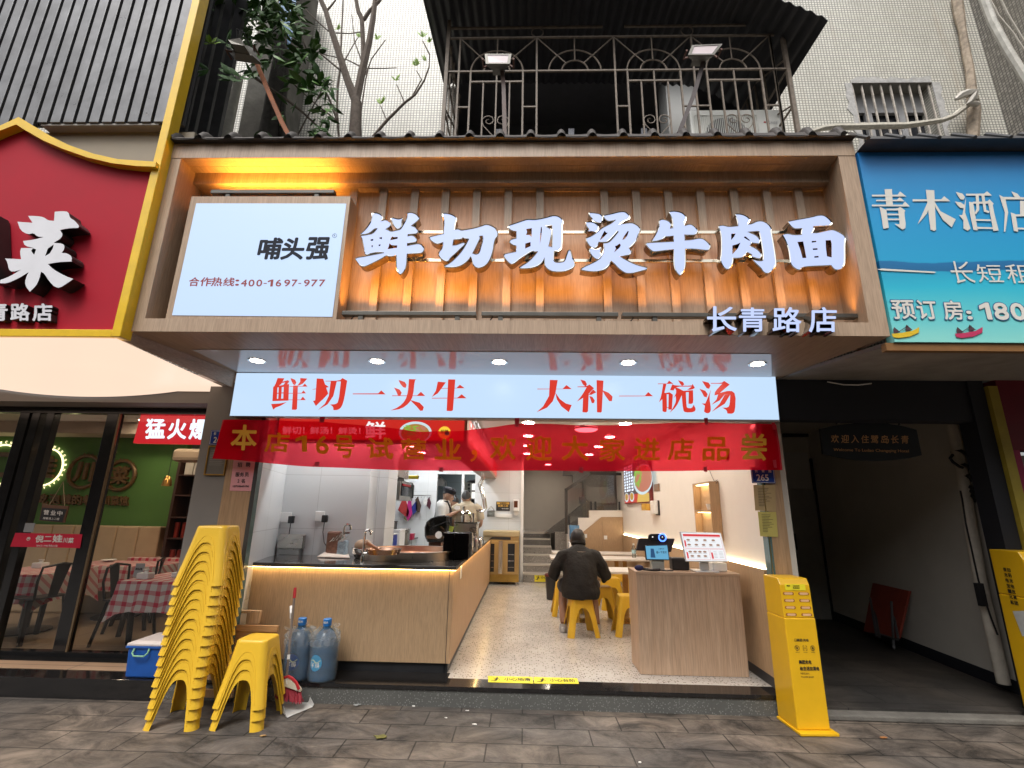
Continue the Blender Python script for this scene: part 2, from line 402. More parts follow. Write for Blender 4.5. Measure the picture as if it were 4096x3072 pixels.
RAILM = paint('bright_rail', (0.75, 0.70, 0.58), 0.2, 0.1, 8, metal=1.0)
GREY = paint('grey_render', (0.215, 0.20, 0.185), 0.75, 0.05, 4)
REDP = paint('red_plastic', (0.42, 0.012, 0.02), 0.4, 0.1)
YEL = paint('yellow_plastic', (0.70, 0.43, 0.03), 0.36, 0.05, 5, coat=0.15)
YTRIM = paint('yellow_trim', (0.70, 0.44, 0.01), 0.35, 0.08, 9, coat=0.2)
TILEW = tiles('kitchen_tile', (0.66, 0.68, 0.69), (0.48, 0.49, 0.49), 0.6, 0.6, 0.003, 0.13, 'xz', 0.0, 0.02, bump=0.1)
TILEWY = tiles('kitchen_tile_side', (0.66, 0.68, 0.69), (0.48, 0.49, 0.49), 0.6, 0.6, 0.003, 0.13, 'yz', 0.0, 0.02, bump=0.1)
INK = paint('black_ink', (0.015, 0.015, 0.017), 0.5, 0.1)
GOLDL = paint('gold_letters', (0.72, 0.34, 0.02), 0.5, 0.1)
CLEAR = glass('clear_glass')

# ================================================================ ground
PAVE = tiles('stone_paving', (0.116, 0.099, 0.084), (0.036, 0.031, 0.027), 0.5, 0.262, 0.006, 0.68, 'xy', 0.5, 0.10, bump=0.8, mottling=1.0)
g = MB(); g.add([(-60,-60,0),(60,-60,0),(60,0.6,0),(-60,0.6,0)], [(0,1,2,3)]); pv = g.build('pavement', PAVE, kind='structure')
F = 0.157
GRAN = terrazzo('grey_terrazzo', (0.095, 0.095, 0.088), (0.21, 0.21, 0.20), (0.03, 0.03, 0.03), 75, 0.5, 0.45)
BGRAN = paint('black_granite', (0.013, 0.012, 0.012), 0.10, 0.3, 30)
B(-3.1, 2.34, 0, 0.6, 0.0, 0.128).build('step', GRAN, kind='structure')
MB().box(-0.66, 2.34, -0.012, 0.195, 0.1285, F).box(-3.08,-0.66,-0.012,0.335,0.1285,F).build('threshold', BGRAN, kind='structure')
FLOORM = terrazzo('pale_terrazzo', (0.50, 0.47, 0.43), (0.22, 0.19, 0.165), (0.09, 0.08, 0.07), 46, 0.24, 0.5)
MB().box(-0.659,2.4,0.197,0.337,0.10,F-0.003).box(-3.3, 2.4, 0.3371, 9.2, 0.10, F-0.003).build('floor', FLOORM, kind='structure')

# ================================================================ shop interior shell
WALLC = paint('cream_wall', (0.80, 0.755, 0.70), 0.6, 0.02)
WALLG = paint('beige_wall', (0.62, 0.585, 0.53), 0.7, 0.02)
CEIL = paint('white_ceiling', (0.78, 0.77, 0.75), 0.35, 0.02)
B(-3.6, 2.6, 0.02, 9.0, 2.75, 2.86).build('ceiling', CEIL, kind='structure')
MB().slab([(-2.52,0.02,F),(-2.80,1.12,F),(-3.1,1.12,F),(-2.82,0.02,F)], (0,0,2.59)).build('wall', TILEWY, kind='structure')
MB().box(-3.1,-1.80,1.12,1.42,F,2.748).box(-3.1,-1.67,1.421,1.85,F,2.748).build('wall', TILEW, kind='structure')
B(-3.2, -3.0, 1.85, 6.3, F, 2.748).build('wall', TILEWY, kind='structure')
# rear wall with the kitchen doorway and hatch
K5 = crop(1600, 1850, 0.27125)
def x63(x): return aY(K5(x, 400), 6.3).x
D0, D1, D2, D3 = x63(542), x63(908), x63(946), x63(1106)
DT = aY(K5(700, 172), 6.3).z
rw = MB().box(-3.0, D0, 6.3, 6.42, F, 2.748).box(D0, D1, 6.3, 6.42, DT, 2.748).box(D1, D2, 6.28, 6.42, F, 2.748).box(D2, D3, 6.3, 6.42, DT, 2.748)
XE = aY(K5(1782, 600), 6.3).x
rw.box(D2, D3, 6.3, 6.42, F, 1.3).box(D3, XE, 6.3, 6.42, F, 2.748)
rw.build('wall', TILEW, kind='structure')
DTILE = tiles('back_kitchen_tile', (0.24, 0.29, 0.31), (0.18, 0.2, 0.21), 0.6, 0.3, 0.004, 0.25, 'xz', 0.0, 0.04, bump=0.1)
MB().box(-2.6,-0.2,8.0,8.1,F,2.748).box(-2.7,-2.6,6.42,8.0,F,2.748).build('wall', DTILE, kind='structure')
B(XE, XE+0.06, 6.24, 6.44, F, 2.748).build('wall_corner_trim', WHITEP, kind='structure')
B(2.2, 2.34, 0.12, 9.0, F, 2.748).build('wall', WALLC, kind='structure')
B(XE+0.06, 2.2, 8.85, 9.0, F, 4.2).build('wall', WALLG, kind='structure')

# ================================================================ wainscot along the right wall, with its light slot
wn = T('wainscot', 'pale wood wainscot with a glowing top edge along the right wall', 'wall panelling')
B(2.165, 2.198, 0.14, 6.55, F+0.08, 1.115).build('panel', W_CAB, wn)
B(2.160, 2.199, 0.14, 6.55, F, F+0.08).build('skirting', BLACKP, wn)
B(2.172, 2.196, 0.15, 6.54, 1.116, 1.122).build('light_strip', glow('warm_strip', (1.0, 0.80, 0.50), 14), wn)

# ================================================================ facade: posts, grey pier
pL = T('facade_post', 'pale wood post left of the shop opening, pink notice on it', 'post')
B(-2.822, -2.545, -0.01, 0.10, F, 2.42).build('cladding', W_POST, pL)
B(-2.543, -2.515, -0.012, 0.06, F, 2.42).build('edge_trim', paint('glass_edge', (0.10, 0.16, 0.15), 0.15, 0.2), pL)
B(-2.55, -2.512, -0.016, -0.012, F, 2.42).build('seam', paint('dark_seam', (0.05, 0.05, 0.05), 0.4), pL)
pR = T('facade_post', 'pale wood post right of the shop opening, gold notices on it', 'post')
B(2.20, 2.345, -0.01, 0.11, F-0.03, 2.42).build('cladding', W_POST, pR)
B(2.165, 2.198, -0.012, 0.08, F, 2.42).build('edge_trim', MATS['glass_edge'], pR)
B(2.172, 2.178, -0.016, -0.012, F, 2.42).build('seam', paint('gold_seam', (0.55, 0.38, 0.12), 0.3, metal=1), pR)
B(-3.12, -2.824, 0.0, 0.55, F, 2.78).build('pier', GREY, label='plain grey rendered pier between the two shopfronts', cat='wall')

# ================================================================ the big timber sign box
XL, XR, ZB, ZT, YF = -3.01, 2.635, 2.86, 4.545, -1.20
sg = T('sign_box', 'wide oak-look timber sign box over the shop front, lined with slats', 'sign box')
fr = MB()
IL, IR, IB, IT = -2.90, 2.50, 2.965, 4.40
def framebox(p): return p
fr.add([(XL,YF,ZB),(XR,YF,ZB),(IR,YF,IB),(IL,YF,IB)], [(0,1,2,3)])
fr.add([(XL,YF,ZB),(IL,YF,IB),(IL,YF,IT),(XL,YF,IT)], [(0,1,2,3)])
fr.add([(XR,YF,ZB),(IR,YF,IB),(IR,YF,IT),(XR,YF,IT)], [(0,1,2,3)])
fr.build('front_frame', W_SIGN, sg)
lo = MB()
lo.add([(IL,YF,IB),(IR,YF,IB),(IR+0.04,-0.90,IB),(IL,-0.90,IB)], [(0,1,2,3)])          # shelf
lo.add([(IL,YF,IB),(IL,-0.90,IB),(IL,-0.90,IT),(IL,YF,IT)], [(0,1,2,3)])
lo.add([(IR,YF,IB),(IR+0.04,-0.90,IB),(IR+0.04,-0.90,IT),(IR,YF,IT)], [(0,1,2,3)])
lo.build('inner_lining', W_SIGN, sg)
B(XL, XR, YF-0.004, YF+0.10, IT, ZT).build('top_beam', W_SIGN, sg, bevel=0.003)
B(XL, XR, -1.099, -1.02, IT, ZT-0.01).build('beam_soffit', W_SIGNX, sg)
B(IL-0.1, IR+0.12, -1.018, -0.96, 4.295, ZT-0.01).build('cove_fascia', W_SIGN, sg)
B(IL-0.1, IR+0.12, -0.958, -0.90, 4.292, 4.33).build('cove_soffit', W_SIGNX, sg)
B(IL-0.11, IR+0.13, -0.90, -0.86, ZB, ZT-0.02).build('back_panel', W_SIGN, sg)
un = MB().add([(XL,YF,ZB-0.001),(XR,YF,ZB-0.001),(2.42,-0.02,ZB-0.001),(-2.86,-0.02,ZB-0.001)], [(0,1,2,3)])
un.box(XL, XL+0.01, YF+0.001, -0.86, ZB, ZT-0.02).box(XR-0.01, XR, YF+0.001, -0.86, ZB, ZT-0.02)
un.build('underside', W_SIGNX, sg)
# side return under the left end, between the neighbour's canopy and the soffit
pA, pB = aY((497,1364), YF), aY((932,1550), -0.09)
MB().slab([(XL,YF+0.002,ZB-0.004), pA, pB, (-2.83,-0.09,ZB-0.004)], (-0.02,0,0)).build('side_return', W_SIGNX, sg)
# slats: read along the top of the sign
KA, KB_ = crop(1300, 750, 0.4973), crop(2300, 750, 0.4973)
sx = [aY(KA(x, 60), -0.95).x for x in (228, 468, 722, 970, 1220, 1475, 1730)] + [aY(KB_(x, 60), -0.95).x for x in (236, 493, 752, 1012, 1282, 1548, 1805)]
stp = (sx[-1]-sx[0])/(len(sx)-1)
sx = [sx[0]-stp*k for k in (3, 2, 1)] + sx + [sx[-1]+stp]
for x in sx:
    if x > IR-0.02: continue
    B(x-0.032, x+0.032, -0.945, -0.901, IB+0.002, 4.291).build('slat', W_SIGN, sg)

# white glossy soffit panel with five downlights
SOFF = paint('soffit_panel', (0.60, 0.62, 0.66), 0.16, 0.02, 3)
MB().add([(-2.80,-0.785,ZB-0.005),(1.99,-0.785,ZB-0.005),(2.335,-0.09,ZB-0.005),(-2.80,-0.09,ZB-0.005)], [(0,1,2,3)]).build('soffit', SOFF, kind='structure')
K1, K2 = crop(1300, 750, 0.4973), crop(2300, 750, 0.4973)
DL = [crop(0,750,.4973)(2065,1398), K1(418,1403), K1(1402,1409), K2(428,1414), K2(1468,1424)]
dlab = ['left end of the soffit', 'second from the left end of the soffit', 'middle of the soffit', 'fourth from the left end of the soffit', 'right end of the soffit']
for q, l in zip(DL, dlab):
    c = aZ(q, ZB-0.012)
    t = T('downlight', 'lit round recessed downlight, '+l, 'downlight', 'downlights under the sign box')
    MB().lathe([(0.066,0.006),(0.075,0.0),(0.060,-0.003),(0.056,0.0)], c, 24, False).build('trim', CHROME, t, smooth=True)
    MB().cyl(c+Vector((0,0,0.003)), c+Vector((0,0,0.0015)), 0.056, n=24).build('lens', glow('downlight_lens', (1.0, 0.93, 0.82), 30), t)

# ================================================================ glyph outlines read off the photograph
BIG = {
'fresh': (1400, [[490,140,560,122,640,140,700,178,735,235,725,270,680,305,720,285,780,272,840,300,890,350,903,395,880,430,840,455,790,485,845,492,905,530,1000,510,1115,485,1150,430,1250,260,1260,200,1255,140,1290,115,1350,110,1430,130,1490,170,1532,225,1530,262,1490,300,1420,360,1350,410,1400,412,1460,445,1500,500,1502,545,1480,575,1420,583,1280,595,1278,632,1340,615,1400,620,1450,655,1478,705,1475,750,1440,770,1265,795,1265,845,1400,815,1510,798,1570,815,1620,865,1642,920,1622,980,1570,1012,1260,1027,1250,1200,1240,1300,1200,1400,1150,1465,1110,1477,1060,1430,1030,1370,1018,1250,1020,1062,940,1080,860,1080,805,1058,700,1130,500,1230,350,1300,290,1308,220,1280,150,1200,118,1160,125,1125,170,1105,330,1080,560,1035,750,1000,620,985,440,1020,430,1035,380,1050,340,1035,312,980,300,850,270,720,238,625,390,600,503,577,600,465,540,473,470,540,380,588,225,603,350,480,450,340,485,240],
 [455,705,515,695,512,735,455,738],[652,660,708,655,706,715,690,690,655,695],[472,835,508,835,495,885,482,880],[635,818,680,815,668,850,633,855],[935,640,970,655,1055,648,1052,692,890,725,905,675],[870,790,920,830,980,838,1045,835,1042,890,830,922,860,850]],
 [[910,250,950,230,1000,245,1060,260,1110,255,1165,230,1160,270,1140,310,1140,400,1120,450,1070,478,1030,465,970,400,925,310]]),
'cut': (1700, [[385,165,400,140,450,130,560,150,650,190,700,235,705,285,680,330,655,495,700,475,760,480,795,505,900,490,1100,455,1250,410,1340,375,1420,385,1540,440,1590,500,1610,570,1600,640,1550,690,1520,800,1500,950,1450,1120,1380,1240,1300,1305,1200,1340,1130,1325,1080,1280,1055,1200,1040,1130,1010,1085,960,1160,870,1240,760,1300,640,1325,430,1320,415,1300,560,1225,700,1095,820,955,900,825,965,697,930,690,880,690,840,665,800,700,630,715,608,850,720,820,820,780,870,775,890,800,870,830,780,910,680,1010,560,1110,525,1180,480,1190,420,1175,350,1120,305,1050,300,1010,320,970,370,920,385,850,405,770,300,805,240,800,160,750,110,700,95,665,130,640,410,580,420,300,405,230],
 [1210,640,1280,630,1275,740,1240,850,1210,970,1180,1020,1130,1035,1045,1022,1110,900,1190,730,1215,690]], []),
'now': (2000, [[180,430,200,400,300,370,500,300,600,270,680,270,740,275,850,265,1000,235,1100,205,1180,185,1260,190,1340,230,1390,290,1400,340,1375,400,1370,880,1340,930,1290,975,1240,970,1200,965,1190,1100,1195,1190,1250,1215,1350,1210,1430,1190,1480,1030,1510,950,1540,935,1570,980,1590,1090,1640,1180,1655,1250,1640,1310,1560,1370,1400,1420,1200,1420,1080,1380,1010,1310,985,1220,985,1110,940,1200,860,1280,740,1330,560,1350,440,1350,430,1330,480,1290,600,1220,720,1110,830,975,770,980,720,960,600,1030,430,1140,340,1220,270,1255,220,1240,140,1160,85,1080,85,1045,120,1020,355,975,360,850,290,830,230,790,210,750,230,710,360,680,365,530,270,515,200,470],
 [580,475,640,465,705,455,700,655,650,610,575,608,600,540],[560,795,675,760,678,855,555,910],[905,430,920,425,930,480,915,640,880,820,890,600],[1000,412,1150,400,1160,600,1150,885,1072,865,1100,750,1140,560,1120,470,1060,440]], []),
'scald': (2300, [[630,190,660,175,800,150,950,110,1060,95,1120,110,1190,170,1215,230,1180,270,1080,310,985,380,1100,350,1250,335,1330,365,1410,420,1445,480,1440,530,1400,600,1370,700,1330,770,1270,840,1195,895,1240,950,1250,990,1215,1045,1100,1065,990,1090,1100,1140,1250,1220,1400,1280,1580,1325,1610,1345,1590,1370,1400,1420,1260,1455,1150,1455,1080,1430,980,1360,880,1250,795,1180,760,1270,690,1350,600,1390,450,1420,280,1410,150,1385,125,1365,200,1310,350,1245,500,1170,600,1060,640,940,645,870,625,790,740,775,830,690,955,535,940,525,850,630,740,745,680,768,560,768,525,765,500,850,460,890,420,900,340,870,270,770,250,700,260,670,350,640,470,560,600,450,720,390,800,350,890,275,830,295,740,305,690,280,640,225],
 [655,510,690,555,730,560,620,670,545,728,600,610],[1170,515,1190,530,1160,620,1100,700,1045,718,1080,640],[985,795,1015,830,985,890,860,995,905,910,885,850,930,840]],
 [[305,125,340,115,450,125,540,140,600,185,620,240,600,320,540,345,480,330,370,275,385,245,330,190],[235,335,290,325,380,325,460,360,510,410,525,470,505,520,450,555,370,535,280,530,310,480,250,400],[320,920,380,910,460,945,520,920,575,890,570,940,560,990,575,1050,560,1120,510,1155,440,1130,360,1050,320,960]]),
'ox': (2560, [[640,110,680,90,780,85,900,110,980,160,1020,220,1015,270,985,340,985,405,1060,375,1130,370,1220,430,1280,510,1270,560,1220,600,1160,610,990,605,995,725,1150,710,1280,680,1360,680,1430,710,1520,790,1555,850,1550,910,1500,945,1430,945,1200,915,1000,920,1005,1150,1000,1300,970,1400,920,1480,880,1500,830,1460,780,1370,755,1250,745,930,500,955,320,980,260,960,180,890,135,820,140,785,200,775,745,750,740,630,620,645,565,640,520,690,430,725,330,750,255,745,330,620,400,480,435,390,425,310,440,275,490,262,580,275,660,320,695,380,690,420,665,460,735,455,725,270,680,180]], []),
'meat': (2840, [[555,160,600,145,700,155,800,195,860,245,885,275,860,320,840,375,920,360,1020,310,1110,295,1190,310,1290,370,1365,470,1350,510,1370,640,1400,800,1440,1050,1460,1250,1440,1310,1380,1390,1300,1450,1230,1455,1170,1410,1120,1330,1040,1260,930,1155,1080,1180,1160,1175,1185,1140,1180,1000,1150,800,1110,600,1090,540,1060,525,950,535,820,545,950,580,1040,630,1100,700,1110,760,1080,800,1020,795,920,780,915,810,880,855,950,870,1050,930,1130,1010,1145,1080,1110,1130,1050,1130,960,1100,870,1085,925,1050,900,1030,820,990,780,1050,710,1105,620,1120,510,1120,505,1200,480,1290,430,1350,380,1370,320,1340,270,1260,230,1160,260,1020,260,700,240,550,190,430,210,400,290,390,410,425,620,405,615,320,590,240],
 [470,580,570,575,530,650,468,720],[495,840,600,810,675,775,620,900,495,1035],[755,645,790,640,885,725,870,738,750,665]], []),
'noodle': (3090, [[340,320,380,300,600,260,850,215,1000,175,1100,170,1180,200,1280,290,1310,350,1290,395,1200,405,890,420,930,470,870,570,1000,555,1150,520,1280,490,1360,495,1480,550,1590,620,1620,690,1600,760,1595,900,1600,1200,1580,1290,1520,1360,1440,1385,1370,1370,1320,1320,1290,1280,800,1300,650,1320,610,1380,550,1375,460,1320,400,1240,395,1150,370,950,320,800,270,690,220,610,250,585,340,575,470,605,640,600,655,465,560,470,480,470,400,410],
 [550,760,680,750,720,950,750,1115,665,1120,620,950],[870,740,970,735,968,765,868,778],[890,905,995,900,998,935,895,940],[925,1078,1018,1070,1022,1105,928,1112],[1175,725,1290,720,1310,800,1310,1105,1205,1080,1180,880]], []),
}
FACE = glow('letter_face', (0.56, 0.66, 1.0), 0.93)
RETN = paint('letter_return', (0.30, 0.27, 0.24), 0.14, 0.3, 20, metal=1.0)
EDGE = paint('letter_edge', (0.85, 0.83, 0.75), 0.1, 0.1, 20, metal=1.0)
desc = {'fresh': '鲜', 'cut': '切', 'now': '现', 'scald': '烫', 'ox': '牛', 'meat': '肉', 'noodle': '面'}
def smooth_loop(L):
    """round the corners of a traced outline a little"""
    n = len(L)
    if n < 9: return L
    out = []
    for i in range(n):
        a, b, c = L[i-1], L[i], L[(i+1) % n]
        ang = (b-a).angle(c-b, 0)
        if ang > 1.1: out.append(b)
        else: out += [b*0.75+a*0.25, b*0.75+c*0.25]
    return out
LY = -1.10
for k, (ox, main, dots) in BIG.items():
    cr = crop(ox, 830, 320/1770)
    t = T('sign_letter', 'big glowing brush-style letter %s in white with dark metal sides' % desc[k], 'sign letter', 'large lit letters across the sign box')
    fc, rt, ed = MB(), MB(), MB()
    for G in [main] + [[d] for d in dots]:
        L = [smooth_loop(q) for q in loops(G, cr, LY)]
        fc.glyph(L, (0,0,0), True, False)
        rt.glyph([[p+Vector((0,0.003,0)) for p in q] for q in L], (0,0.085,0), False, True)
        for q in L:
            if len(q) > 12: ed.tube([p+Vector((0,-0.001,0)) for p in q], 0.0055, 4, True)
    fc.build('face', FACE, t, fix=False); rt.build('return', RETN, t); ed.build('edge_bead', EDGE, t)
# rails carrying the letters
for z, l in ((aY((2050, 931), -1.0).z, 'upper'), (aY((2050, 1044), -1.0).z, 'lower')):
    B(-1.30, 2.44, -1.012, -0.992, z-0.014, z+0.014).build('mounting_rail', RAILM, label='%s bright metal rail behind the big lit letters' % l, cat='rail', group='rails behind the letters', bevel=0.002)
# the small lit branch name along the sill of the sign box
KS = crop(2300, 750, 0.4973)
for ch, bx in (('长', (1062,1300,955,1160)), ('青', (1318,1535,965,1160)), ('路', (1588,1820,962,1165)), ('店', (1880,2105,962,1165))):
    t = T('sign_letter', 'small white lit letter %s on the sill of the sign box' % ch, 'sign letter', 'small lit letters on the sill')
    y = -1.285
    a, b, c = aY(KS(bx[0], bx[2]), y), aY(KS(bx[1], bx[2]), y), aY(KS(bx[0], bx[3]), y)
    letter(MB(), ch, a, b, c, 0.016).build('face', FACE, t, fix=False)
    q = Vector((0, 0.003, 0))
    letter(MB(), ch, a+q, b+q, c+q, 0.020, off=(0, 0.10, 0), face=False, sides=True).build('return', RETN, t)
# LED wall washers
OR = (1.0, 0.40, 0.055)
BARM = paint('led_bar_grey', (0.10, 0.095, 0.085), 0.35, 0.1, metal=0.6)
def washer(x0, x1, z, y, up, power, lab, spr=95):
    t = T('led_wall_washer', lab, 'lamp', 'amber LED bars in the sign box')
    B(x0, x1, y-0.028, y+0.028, z-0.017, z+0.017).build('housing', BARM, t, bevel=0.003)
    for f in (0.14, 0.86):
        x = x0+(x1-x0)*f; B(x-0.018, x+0.018, y-0.02, y+0.02, z-0.055, z-0.017).build('bracket', BARM, t)
    MB().tube([(x0+0.09, y, z-0.015), (x0+0.07, y, z-0.04), (x0+0.06, y+0.01, z-0.056)], 0.005).build('cable', BLACKP, t)
    B(x0+0.02, x1-0.02, y-0.012, y+0.024, z+0.0172, z+0.0205).build('lens', glow('amber_lens', OR, 3), t)
    ld = bpy.data.lights.new('amber_led', 'AREA'); ld.shape = 'RECTANGLE'; ld.size = x1-x0-0.04; ld.size_y = 0.03; ld.energy = power; ld.color = OR; ld.spread = R(spr)
    lo_ = bpy.data.objects.new('amber_led', ld); col.objects.link(lo_); lo_.location = ((x0+x1)/2, y+0.006, z+0.023)
    lo_.rotation_euler = Vector((0, -0.03, -1)).to_track_quat('Z', 'Y').to_euler(); lo_.parent = t
zb = aY((1640, 1258), -1.06).z
for a, b, q, l in ((1372, 1906, 8, 'left'), (1927, 2471, 5, 'middle'), (2487, 3421, 6, 'right')):
    washer(aY((a, 1258), -1.06).x, aY((b, 1262), -1.06).x, zb, -1.06, 1, q, 'amber LED wall washer bar at the foot of the sign, %s one' % l)
zt = aY((1100, 788), -1.02).z
washer(aY((865, 788), -1.02).x, aY((1350, 788), -1.02).x, zt, -1.07, 1, 8, 'amber LED wall washer bar on top of the white logo light box', 150)

# ================================================================ logo light box
LBX0, LBX1, LBZ0, LBZ1, LBY = -2.79, -1.485, 3.005, 4.075, -1.12
lb = T('light_box', 'white square light box with black lettering at the left of the sign', 'light box')
m = MB().box(LBX0-0.02, LBX1+0.02, LBY+0.004, -0.95, LBZ0-0.02, LBZ1+0.02)
m.build('case', W_SIGN, lb)
LBFACE = glow('light_box_face', (0.56, 0.725, 1.0), 0.95)
KL = crop(680, 760, 800/2212)
cn = [aY(KL(290,147), LBY), aY(KL(1950,150), LBY), aY(KL(1795,1402), LBY), aY(KL(22,1385), LBY)]
MB().add(cn, [(0,1,2,3)]).build('face', LBFACE, lb, fix=False)
SLATE = paint('slate_ink', (0.014, 0.017, 0.028), 0.7, 0.05, spec=.2)
for ch, q in zip('哺头强', ((955,1215,525,770), (1215,1465,525,775), (1485,1745,520,775))):
    letter(MB(), ch, aY(KL(q[0]+22,q[2]), LBY-0.003), aY(KL(q[1]+22,q[2]), LBY-0.003), aY(KL(q[0]+22,q[3]), LBY-0.003), 0.032, shear=0.2).build('character', SLATE, lb, fix=False)
c = aY(KL(1820,505), LBY-0.003)
letter(MB().tube(arc(c, 0.0175, 0, 360, 20), 0.0014, 4), 'R', c+Vector((-.006,0,.009)), c+Vector((.007,0,.009)), c+Vector((-.006,0,-.009))).build('registered_mark', SLATE, lb, fix=False)
RUST = glow('rust_ink', (0.36, 0.05, 0.04), 0.7)
sx0 = 210
for ch, x0, x1, z0, z1 in (('合',210,325,965,1065),('作',335,460,965,1065),('热',458,580,965,1065),('线',590,715,968,1065),(':',722,765,990,1060),('4',785,852,990,1068),('0',868,935,990,1068),('0',955,1020,990,1068),('-',1035,1070,1028,1038),('1',1080,1140,990,1068),('6',1170,1232,990,1068),('9',1262,1328,990,1068),('7',1345,1408,990,1068),('-',1420,1450,1028,1038),('9',1480,1545,990,1068),('7',1560,1630,990,1068),('7',1648,1715,990,1068)):
    letter(MB(), ch, aY(KL(x0,z0), LBY-0.003), aY(KL(x1,z0), LBY-0.003), aY(KL(x0,z1), LBY-0.003), 0.022, shear=0.16).build('character', RUST, lb, fix=False)

# ================================================================ slogan light box over the opening
SB0, SB1, SBZ0, SBZ1, SY = -2.82, 2.355, 2.425, 2.853, -0.10
sl = T('light_box', 'long white light box with red slogan letters above the banner', 'light box')
B(SB0, SB1, SY+0.003, 0.02, SBZ0, SBZ1).build('case', paint('box_case', (0.30, 0.29, 0.28), 0.4, 0.05), sl)
SFACE = glow('slogan_face', (0.58, 0.77, 1.0), 0.95)
fa = [aY((947,1492), SY), aY((3101,1504), SY), aY((3117,1679), SY), aY((919,1663), SY)]
MB().add(fa, [(0,1,2,3)]).build('face', SFACE, sl, fix=False)
RL = glow('red_letter', (0.80, 0.05, 0.03), 0.85)
C7, C8 = crop(900, 1480, 1148/2212), crop(2048, 1480, 1148/2212)
RED = [
(C7, '鲜', [[405,62,458,64,432,110,385,140,368,145,390,105],[420,97,485,78,496,90,470,120,448,118,465,95,420,103],[505,62,540,75,550,95,540,118,525,110,512,85],[580,62,635,66,600,105,570,120,558,119,580,90],[497,124,597,124,615,104,636,128,497,128],[490,178,590,176,605,157,624,180,490,182],[478,228,582,228,600,205,622,232,478,232],[525,120,562,120,555,300,545,307,515,306,522,200],[355,262,420,258,475,248,430,275,390,290,372,306]],
  [[372,128,470,112,494,107,489,236,365,240],[404,135,414,134,412,175,402,176],[438,132,453,130,451,172,436,174],[402,183,412,182,410,222,400,222],[435,181,450,180,449,220,433,221]]),
(C7, '切', [[707,65,757,68,745,236,796,182,700,278,678,238,695,235],[675,148,750,136,775,113,801,132,750,142,675,151],[775,84,885,82,905,62,942,82,920,220,900,285,870,309,835,309,835,285,810,265,850,265,875,245,893,88,775,88],[815,86,862,86,835,200,790,265,715,309,770,260,800,200]], None),
(C7, '一', [[985,181,1180,180,1205,157,1237,188,985,187]], None),
(C7, '头', [[1338,77,1385,92,1400,115,1392,138,1372,132,1350,105],[1302,135,1345,150,1362,175,1352,197,1332,195,1320,165],[1418,70,1475,72,1462,80,1450,200,1420,255,1360,300,1275,312,1340,285,1390,235,1410,170],[1288,196,1480,196,1510,168,1543,200,1288,201],[1425,230,1500,252,1532,285,1525,312,1505,315,1480,285]], None),
(C7, '牛', [[1640,90,1702,95,1670,140,1640,180,1595,207,1625,160],[1660,140,1785,138,1810,113,1846,140,1660,144],[1595,215,1790,214,1825,187,1860,218,1595,220],[1720,72,1775,73,1757,310,1745,317,1708,315]], None),
(C8, '大', [[195,144,390,145,420,116,460,147,195,149],[292,76,352,78,335,180,315,240,270,290,190,325,240,280,285,200],[335,175,370,225,415,258,460,270,438,325,380,280,345,225]], None),
(C8, '补', [[528,74,565,84,578,110,568,128,545,110],[505,127,570,126,598,112,632,140,585,190,548,215,500,243,535,200,560,160,575,133,505,132],[548,205,592,180,586,318,575,328,543,325],[595,200,620,208,638,235,632,255,615,255,605,225],[590,190,625,150,650,172,610,192],[652,78,705,82,692,320,685,328,655,326],[695,155,745,175,775,205,770,240,750,240,720,200]], None),
(C8, '一', [[825,198,1025,198,1050,170,1086,202,825,203]], None),
(C8, '碗', [[1125,104,1195,104,1210,82,1245,106,1125,109],[1165,108,1190,108,1175,175,1192,180,1195,318,1180,326,1160,318,1158,225,1133,248,1150,200],[1175,178,1215,172,1240,190,1232,305,1205,305,1207,187,1175,187],[1190,287,1210,287,1210,292,1190,292],[1280,78,1318,92,1328,112,1310,122,1295,105],[1235,110,1262,120,1385,122,1392,107,1410,138,1385,152,1350,152,1385,128,1262,128,1245,158,1218,155],[1250,130,1282,140,1320,160,1300,215,1265,285,1215,330,1245,285,1265,240,1262,200,1248,215,1270,165],[1305,162,1395,155,1398,250,1385,262,1360,260,1362,170,1340,172,1345,285,1355,293,1385,295,1400,268,1418,300,1405,325,1335,328,1318,310]], None),
(C8, '汤', [[1465,85,1515,97,1530,120,1520,145,1500,140,1480,110],[1445,145,1490,160,1508,185,1500,212,1480,205,1465,175],[1535,148,1520,210,1535,300,1525,330,1500,335,1480,320,1487,275,1462,258,1490,258,1510,210],[1532,100,1615,100,1635,84,1678,112,1610,170,1590,190,1560,195,1565,165,1620,106,1532,105],[1590,180,1685,155,1725,185,1720,315,1700,338,1660,335,1655,310,1620,290,1665,290,1678,265,1682,190,1590,188],[1590,185,1640,188,1600,235,1538,268,1575,230],[1640,190,1682,190,1640,260,1540,322,1600,260]], None),
]
for cr, ch, strokes, fish in RED:
    mb = MB(); d = 0.0
    for s_ in strokes:
        d += 0.0004
        L = smooth_loop(loops([s_], cr, SY-0.003-d)[0]); mb.glyph([L], (0,0,0), True, False)
    if fish: mb.glyph(loops(fish, cr, SY-0.0026), (0,0,0), True, False)
    mb.build('character', RL, sl, fix=False)
